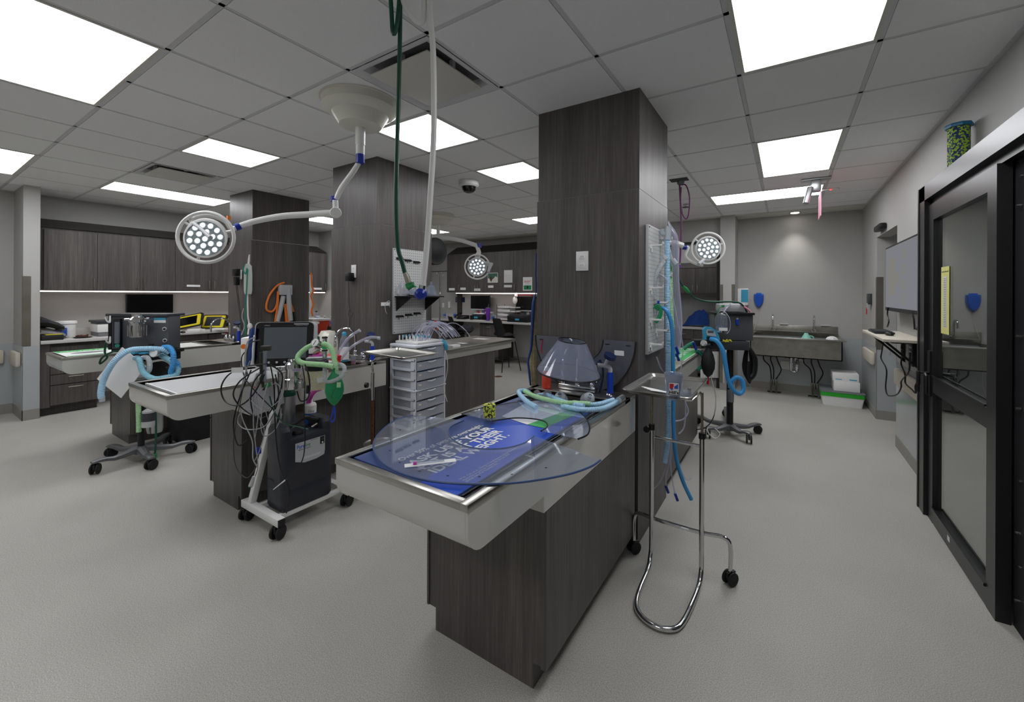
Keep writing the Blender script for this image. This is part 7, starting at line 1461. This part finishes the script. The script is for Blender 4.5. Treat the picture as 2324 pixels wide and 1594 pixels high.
MB().tube([V((-.358, 7.62, 1.285)), V((-.37, 7.63, 1.15)), V((-.42, 7.63, .95)), V((-.46, 7.62, .8)), V((-.44, 7.6, .4)), V((-.5, 7.6, .1)), V((-.45, 7.5, .01)), V((-.52, 7.42, .01))], .003, n=5).obj('cord', 'beige', t)
t = thing('towel_dispenser', 'white and light blue towel dispenser on the alcove wall behind the machine', 'dispenser', (-.6, 7.6, 1.5)); MB().box((-.655, 7.5, 1.33), (-.5, 7.648, 1.6), bev=.01).obj('housing', 'white', t); MB().box((-.6, 7.495, 1.38), (-.5, 7.5, 1.58)).obj('blue_front', 'cyan', t)
for i, (x0, x1, y0, y1, z0, z1, lb) in enumerate(((.56, .84, 7.02, 7.36, .2, .33, 'white cardboard box directly on the green rimmed bin'), (.55, .83, 7.04, 7.38, .331, .44, 'topmost white cardboard box with blue print in the alcove corner'))):
    t = thing('cardboard_box', lb, 'box', ((x0+x1)/2, (y0+y1)/2, z0)); MB().box((x0, y0, z0), (x1, y1, z1), bev=.003).obj('carton', 'white', t)
    if i: MB().box((x0+.18, y0-.001, z0+.02), (x0+.26, y0, z0+.035)).obj('blue_print', 'cyan', t); MB().box((x0+.03, y0-.001, z0+.02), (x0+.1, y0, z0+.03)).obj('blue_print', 'cyan', t)
t = thing('storage_bin', 'low white bin with a green rim on the floor in the alcove corner', 'bin', (.66, 7.15, 0)); m = MB(); m.rings([roundsec(.44, .86, 6.98, 7.42, .001, .02), roundsec(.42, .88, 6.96, 7.44, .13, .02)]); m.obj('bin_body', 'white', t)
m = MB(); m.rings([roundsec(.415, .885, 6.955, 7.445, .13, .02), roundsec(.415, .885, 6.955, 7.445, .185, .02), roundsec(.435, .865, 6.975, 7.425, .185, .02), roundsec(.435, .865, 6.975, 7.425, .15, .02)]); m.obj('green_rim', 'green_bin', t)
m = MB(); m.rings([roundsec(.41, .89, 6.95, 7.45, .186, .02), roundsec(.41, .89, 6.95, 7.45, .196, .02), roundsec(.43, .87, 6.97, 7.43, .196, .02)]); m.obj('grey_edge', 'grey', t)
# ================================================================ supply recess
t = thing('surgical_drape', 'crumpled blue surgical cloth heaped on the recess counter', 'cloth', (-1.7, 8.1, .913)); cq = onz(1580, 724, .913)
g_ = []
for i in range(15):
    row = []
    for j in range(13):
        x = -.34+.68*i/14; y = -.17+.34*j/12; k = max(0, 1-(abs(x-.06)/.3)**2)*max(0, 1-(abs(y)/.18)**2); row.append(V((ony(1583, 700, 8.15).x+x, 8.15+y, .915+k*(.27+.04*math.sin(i*1.9)*math.cos(j*1.3))+.02*abs(math.sin(i*2.3+j*1.7))*(.3+k))))
    g_.append(row)
m = MB(); m.sheet(g_, t=.004); m.obj('cloth_heap', 'navy_cloth', t)
for i in range(14):
    z0 = .914+i*.021; x0 = -1.08; tag(MB().rings([roundsec(x0-.09, x0+.09, 8.05, 8.25, z0, .02), roundsec(x0-.1, x0+.1, 8.04, 8.26, z0+.019, .02), roundsec(x0-.095, x0+.095, 8.045, 8.255, z0+.0195, .02)]).obj('clear_container', 'clear_bag'), ['bottommost', 'second from bottom', 'third from bottom', 'fourth from bottom', 'fifth from bottom', 'sixth from bottom', 'seventh from bottom', 'eighth from bottom', 'ninth from bottom', 'tenth from bottom', 'eleventh from bottom', 'third from top', 'second from top', 'topmost'][i] + ' clear plastic container in the stack beside the blue cloth', 'container', 'stacked clear containers')
t = thing('green_poster', 'green and white poster lying on the far table behind the near pillar', 'poster', (-1.0, 4.4, .906)); MB().box((-1.28, 3.9, .9055), (-.76, 4.78, .908)).obj('board', 'paper', t); MB().box((-1.0, 3.9, .9082), (-.765, 4.76, .9085)).obj('green_header', 'green_poster', t); text_mesh('lettering', 'Does Your Pet Have', .09, 'paper', frame((-.83, 3.95, .9087), (0, 1, 0), (-1, 0, 0)), t, width=.75, depth=.0002)
m = MB(); m.box((-.98, 7.2, .2), (-.94, 7.24, .95)); 
t = thing('perforated_panel', 'light perforated metal panel standing behind the black breathing bag', 'panel', (-1.0, 6.0, .4)); MB().box((0, 0, 0), (.3, .01, .42), M=frame(W(1590, 858, 6.6), (_ct, _st, 0), (-_st, _ct, 0))).obj('panel', 'pegboard', t)
# ================================================================ far desk area
t = thing('iv_pole', 'chrome IV pole standing by the far door left of the desk', 'IV pole', (-7.2, 7.2, 0)); q = onz(1000, 800, 0); q = W(998, 700, 8.9)
MB().cyl((q.x, q.y, .05), (q.x, q.y, 1.2), .016, n=10).obj('lower_pole', 'chrome_soft', t); MB().cyl((q.x, q.y, 1.2), (q.x, q.y, 1.95), .01, n=10).obj('upper_pole', 'chrome', t)
m = MB()
for s in (-1, 1): m.tube([V((q.x, q.y, 1.93)), V((q.x+s*.06, q.y, 1.96)), V((q.x+s*.09, q.y, 1.93)), V((q.x+s*.08, q.y, 1.88)), V((q.x+s*.05, q.y, 1.89))], .007, n=6)
m.obj('hooks', 'chrome', t); MB().lathe((q.x, q.y, 0), [(0, 0), (.2, 0), (.18, .03), (.03, .06), (0, .06)], n=16).obj('base', 'chrome_soft', t)
m = MB(); m.box((XL, YN-.012, 2.05), (-6.8, YN-.001, 2.09)); m.box((XL+.2, YN-.01, 0), (-7.3, YN-.001, 2.05)); struct('door_2', m, 'wall')
m = MB(); m.box((-8.0, YN-.014, 2.045), (-6.8, YN-.011, 2.062)); struct('trim_9', m, 'black')
m = MB(); m.box((-6.72, YN-.05, .9), (-6.6, YN-.001, 1.52)); struct('trim_10', m, 'wood_dark')
for u, v, lb in ((1006, 693, 'white light switch on the far wall beside the IV pole'), (1044, 701, 'white outlet on the far wall under the blue sign')):
    p = ony(u, v, YN-.001); outlet(p.x, p.y-.001, p.z, lb)
t = thing('wall_phone', 'small white wall dispenser on the far wall beside the IV pole', 'dispenser', ony(1022, 692, YN)); p = ony(1022, 692, YN); MB().box((p.x-.03, YN-.05, p.z-.08), (p.x+.03, YN-.002, p.z+.08), bev=.006).obj('housing', 'white', t)
t = thing('wall_sign', 'small navy blue sign on the far wall above the phone', 'sign', ony(1044, 680, YN)); a, b = ony(1034, 686, YN-.004), ony(1055, 675, YN-.004); MB().box((a.x, YN-.008, a.z), (b.x, YN-.001, b.z)).obj('sign_board', 'navy', t)
text_mesh('lettering', 'IMAGING 1', .035, 'paper', SOUTH((a.x+.065, YN-.0085, a.z+.035)), t, width=.1); m = MB(); m.tube([V((a.x+.02, YN-.009, b.z-.02)), V((a.x+.045, YN-.009, b.z-.04)), V((a.x+.03, YN-.009, a.z+.05)), V((a.x+.05, YN-.009, a.z+.02))], .003, n=5); m.obj('white_emblem', 'paper', t)
def desk_monitor(u0, u1, v0, v1, lb, y=7.45):
    a, b = ony(u0, v1, y), ony(u1, v0, y); t = thing('computer_monitor', lb, 'monitor', ((a.x+b.x)/2, y, .913))
    MB().box((a.x, y, a.z), (b.x, y+.04, b.z), bev=.004).obj('housing', 'black', t); MB().box((a.x+.008, y-.001, a.z+.03), (b.x-.008, y, b.z-.008)).obj('screen', 'screen', t); MB().box((a.x, y-.002, a.z), (b.x, y, a.z+.022)).obj('chin', 'lightgrey', t)
    c = (a.x+b.x)/2; MB().box((c-.03, y+.03, .92), (c+.03, y+.05, a.z+.1)).obj('stand_neck', 'lightgrey', t); MB().box((c-.12, y-.05, .913), (c+.12, y+.12, .923)).obj('stand_foot', 'lightgrey', t); return t
desk_monitor(1068, 1111, 671, 703, 'left black computer monitor on the far desk behind the purple tumbler'); desk_monitor(1171, 1222, 673, 706, 'right black computer monitor on the far desk beside the nearest pillar')
def dk(u, v=722, z=.913): return onz(u, v, z)
t = thing('desk_phone', 'black office phone at the left end of the far desk', 'phone', dk(1048, 723)); q = V((-6.25, 7.28, .913))
MB().poly3([(q.x-.12, q.y-.1, .915), (q.x-.12, q.y+.1, .915), (q.x-.12, q.y+.1, 1.0), (q.x-.12, q.y-.1, .935)], (.22, 0, 0)).obj('phone_base', 'black', t); MB().tube([V((q.x-.16, q.y-.1, .95)), V((q.x-.16, q.y-.06, .99)), V((q.x-.16, q.y+.06, 1.04)), V((q.x-.16, q.y+.1, 1.03))], [.03, .018, .018, .03], n=8).obj('handset', 'black', t); m = MB()
for i in range(4):
    for j in range(3): m.box((q.x-.02+j*.03, q.y-.09+i*.03, .944+i*.0105), (q.x+.0+j*.03, q.y-.07+i*.03, .95+i*.0105))
m.obj('keys', 'grey', t)
def printer2(x0, x1, y0, y1, h, lb):
    t = thing('printer', lb, 'printer', ((x0+x1)/2, (y0+y1)/2, .913)); MB().box((x0, y0, .913), (x1, y1, .913+h), bev=.008).obj('body', 'black', t); MB().box((x0+.02, y0+.05, .913+h), (x1-.02, y1, .913+h+.02), bev=.004).obj('lid', 'darkgrey', t); MB().box(((x0+x1)/2-.05, y0-.002, .95), ((x0+x1)/2+.05, y0, .99)).obj('display', 'cyan', t)
printer2(-5.95, -5.6, 7.15, 7.45, .1, 'flat black printer on the far desk left of the purple tumbler'); printer2(-4.9, -4.4, 7.1, 7.45, .13, 'black printer on the far desk in front of the right monitor')
t = thing('tumbler', 'purple insulated tumbler with handle and straw on the far desk', 'tumbler', (-5.42, 7.1, .913)); q = (-5.4, 7.1)
MB().lathe((q[0], q[1], .913), [(0, 0), (.034, 0), (.036, .1), (.05, .13), (.052, .27), (0, .27)], n=20).obj('cup_body', 'purple', t); MB().lathe((q[0], q[1], 1.18), [(0, 0), (.05, 0), (.048, .025), (0, .03)], n=18).obj('lid', 'clear', t); MB().tube([V((q[0]-.045, q[1], 1.16)), V((q[0]-.1, q[1], 1.15)), V((q[0]-.105, q[1], 1.08)), V((q[0]-.045, q[1], 1.05))], .011, n=8, sm=4).obj('handle', 'purple', t); MB().cyl((q[0]+.01, q[1], 1.2), (q[0]+.02, q[1], 1.27), .005, n=6).obj('straw', 'grey', t)
t = thing('paper_tray', 'wire trays stacked with papers beside the right monitor on the far desk', 'tray', (-5.0, 7.4, .913))
for k in range(4):
    z = .93+k*.085; m = MB()
    for (a, b) in (((-5.28, 7.25), (-4.78, 7.25)), ((-4.78, 7.25), (-4.78, 7.55)), ((-5.28, 7.55), (-4.78, 7.55)), ((-5.28, 7.25), (-5.28, 7.55))): m.cyl((a[0], a[1], z), (b[0], b[1], z), .005, n=5); m.cyl((a[0], a[1], z), (a[0], a[1], z+.085), .004, n=5)
    for j in range(5): m.cyl((-5.28+.1*j, 7.25, z), (-5.28+.1*j, 7.55, z), .003, n=4)
    m.obj('wire_tier', 'black', t)
    MB().box((-5.26, 7.27, z+.005), (-4.95-.05*(k % 2), 7.53, z+.04+.01*(k % 3))).obj('paper_stack', 'paper', t); MB().box((-4.94, 7.28, z+.005), (-4.8, 7.5, z+.03)).obj('paper_stack', 'white', t)
m = MB(); m.ball((-4.9, 7.4, 1.36), .07, (.8, .6, 1.2), n=7); m.ball((-4.86, 7.38, 1.46), .04, n=6); m.tube([V((-4.85, 7.38, 1.48)), V((-4.86, 7.38, 1.54))], [.012, .006], n=6, sm=1); tag(m.obj('animal_figurine', 'white'), 'white animal figurine on top of the wire paper trays', 'figurine')
t = thing('red_poster', 'red bordered poster standing behind the right monitor', 'poster', (-4.78, 7.6, 1.3)); MB().box((-4.98, 7.62, 1.0), (-4.6, 7.63, 1.5)).obj('red_border', 'red', t); MB().box((-4.94, 7.617, 1.05), (-4.64, 7.62, 1.46)).obj('inner_sheet', 'lightgrey', t)
for x, y, mt, lb in ((-6.85, 7.3, 'clear', 'clear water bottle at the left end of the far desk'), (-6.62, 7.4, 'clear', 'water bottle with blue label beside the dark wooden strip'), (-5.28, 7.12, 'clear', 'water bottle in front of the wire paper trays')):
    t = thing('water_bottle', lb, 'bottle', (x, y, .913)); MB().lathe((x, y, .913), [(0, 0), (.03, 0), (.032, .12), (.012, .17), (.012, .19), (0, .19)], n=14).obj('bottle_body', 'clear', t); MB().lathe((x, y, .96), [(0, 0), (.0325, 0), (.0325, .05), (0, .05)], n=14).obj('label', 'label_blue', t)
for x, y, z, a, b, h, mt, lb, nm, ct in ((-5.72, 7.3, 1.04, .3, .2, .02, 'paper', 'stack of papers on the flat black printer', 'paper_stack', 'papers'), (-5.55, 7.35, 1.062, .16, .12, .03, 'white', 'small white carton on the papers beside the left monitor', 'carton', 'box'), (-5.15, 7.1, .914, .2, .12, .015, 'orange', 'orange folder on the far desk between the chairs', 'folder', 'folder'), (-5.6, 7.05, .914, .3, .06, .015, 'cream', 'cream pad at the front edge of the far desk', 'notepad', 'pad'), (-5.82, 7.3, 1.061, .05, .04, .03, 'red', 'small red tape dispenser on the printer papers', 'tape_dispenser', 'tape')):
    tag(MB().box((x-a/2, y-b/2, z), (x+a/2, y+b/2, z+h), bev=.002).obj(nm, mt), lb, ct)
# papers on the far cabinets
def paper(u0, v0, u1, v1, mt, lb, nm='paper_note', ct='paper'):
    a, b = ony(u0, v1, 7.297), ony(u1, v0, 7.297); t = thing(nm, lb, ct, ((a.x+b.x)/2, 7.297, a.z)); MB().box((a.x, 7.293, a.z), (b.x, 7.298, b.z)).obj('sheet', mt, t); return t, a, b
for i, (u0, u1, v0) in enumerate(((1019, 1032, 654), (1045, 1057, 653), (1076, 1090, 655), (1108, 1120, 648), (1144, 1162, 647))): paper(u0, v0, u1, v0+5.5, 'paper', ['first', 'second', 'third', 'fourth', 'fifth'][i] + ' white label from the left along the bottom of the far wall cabinets', 'cabinet_label', 'label')
t, a, b = paper(1107, 619, 1130, 642, 'paper', 'animal photograph with green background taped on the far cabinet', 'photo_print', 'photo')
MB().box((a.x+.01, 7.291, a.z+.06), (b.x-.01, 7.293, b.z-.012)).obj('green_backdrop', 'photo_green', t); m = MB(); w_ = b.x-a.x
m.prism([(0, 0), (w_-.02, 0), (w_-.02, .1), (w_*.75, .13), (w_*.62, .09), (w_*.45, .06), (w_*.2, .07), (0, .09)], .001, M=SOUTH((a.x+.01, 7.2905, a.z+.012))); m.obj('pale_blanket', 'cream', t)
m = MB(); m.prism([(.07, 0), (.1, .06), (.085, .11), (.095, .14), (.075, .11), (.05, .12), (.035, .15), (.04, .1), (.03, .06)], .0012, M=SOUTH((a.x+.03, 7.2903, a.z+.012))); m.obj('animal_shape', 'rust', t)
t, a, b = paper(1144, 613, 1163, 642, 'white', 'blank looking white list taped on the far cabinet'); m = MB()
for k in range(9): m.box((a.x+.02, 7.2925, a.z+.02+k*.018), (b.x-.03, 7.293, a.z+.022+k*.018))
m.obj('printed_lines', 'grey', t)
t, a, b = paper(1187, 629, 1208, 660, 'paper', 'white flyer with red heading and green picture on the far cabinet', 'flyer', 'flyer'); MB().box((a.x+.02, 7.2925, a.z+.02), (b.x-.02, 7.293, a.z+.11)).obj('green_picture', 'green', t); m = MB(); m.ball(((a.x+b.x)/2, 7.292, a.z+.07), .03, (.8, .05, 1.2), n=6); m.obj('dark_figure', 'navy', t)
text_lines(t, SOUTH((a.x, 7.2928, a.z)), .03, b.x-a.x-.03, [.2, .185, .17], .008, 'red', z=0, ragged=.2); text_lines(t, SOUTH((a.x, 7.2928, a.z)), .06, b.x-a.x-.06, [.135], .006, 'navy', z=0)
# bar stools
def stool(label, x, y, rz):
    t = thing('bar_stool', label, 'stool', (0, 0, 0), 'black bar stools at the far desk')
    g_ = []
    for i in range(9):
        row = []
        for j in range(13):
            u = -1+2*i/8; k = j/12
            if k < .5: yy = -.2+.36*(k/.5); zz = .68+.02*(1-k*2)**2-.015+.03*u*u; wd = .2+.02*math.sin(k*6)
            else: q = (k-.5)/.5; yy = .16+.1*q; zz = .665+.36*q+(.03*(1-q))*u*u+.0; wd = .215-.035*q-(.03 if q > .9 else 0)
            row.append(V((u*wd, yy-(.05*u*u if k > .5 else 0), zz)))
        g_.append(row)
    m = MB(); m.sheet(g_, t=.012); m.obj('shell_seat', 'stool_black', t)
    for sx, sy in ((-1, -1), (1, -1), (1, 1), (-1, 1)): MB().cyl((sx*.13, sy*.11, .665), (sx*.23, sy*.21, .002), .012, .01, n=8).obj('leg', 'black', t)
    c = [(-.195, -.175), (.195, -.175), (.195, .175), (-.195, .175)]; m = MB()
    for i in range(4): m.cyl((c[i][0], c[i][1], .22), (c[(i+1) % 4][0], c[(i+1) % 4][1], .22), .007, n=6)
    m.obj('footrest', 'black', t); MB().box((-.12, -.1, .645), (.12, .1, .66)).obj('under_frame', 'black', t)
    t.location = (x, y, 0); t.rotation_euler = (0, 0, rz); return t
s1 = stool('black bar stool at the far desk, nearer to the pillar, its legs fully visible', -4.62, 6.65, PI-.45)
dup(s1, (-5.75, 6.6, 0), PI-.6, 'black bar stool at the far desk behind the tubes, dark coat on its seat')
m = MB(); m.rings([[V((-5.62+r*1.1*math.cos(a), 6.62+r*.8*math.sin(a), z+.02*math.sin(a*3))) for a in [2*PI*i/12 for i in range(12)]] for r, z in ((.15, .70), (.18, .74), (.14, .80), (.06, .84))]); tag(m.obj('folded_coat', 'dark_cloth'), 'dark coat bundled on the seat of the left bar stool', 'clothes')
t = thing('floor_drain', 'small round drain in the floor beyond the near table', 'drain', onz(1131, 855, 0)); p = onz(1131, 855, 0); MB().lathe((p.x, p.y, .0005), [(0, 0), (.075, 0), (.07, .003), (0, .003)], n=20).obj('drain_cover', 'rust', t)

t = thing('ceiling_light', 'small added glowing panel that brightens the supply recess, no fixture seen there', 'ceiling light', (-1.5, 8.0, 2.6))  # light source added to brighten the recess; no such fixture is visible
MB().box((-1.8, 7.85, 2.585), (-1.2, 8.15, 2.598)).obj('frame', 'ceil_gyp', t); MB().box((-1.78, 7.87, 2.58), (-1.22, 8.13, 2.5855)).obj('diffuser', 'panel', t)
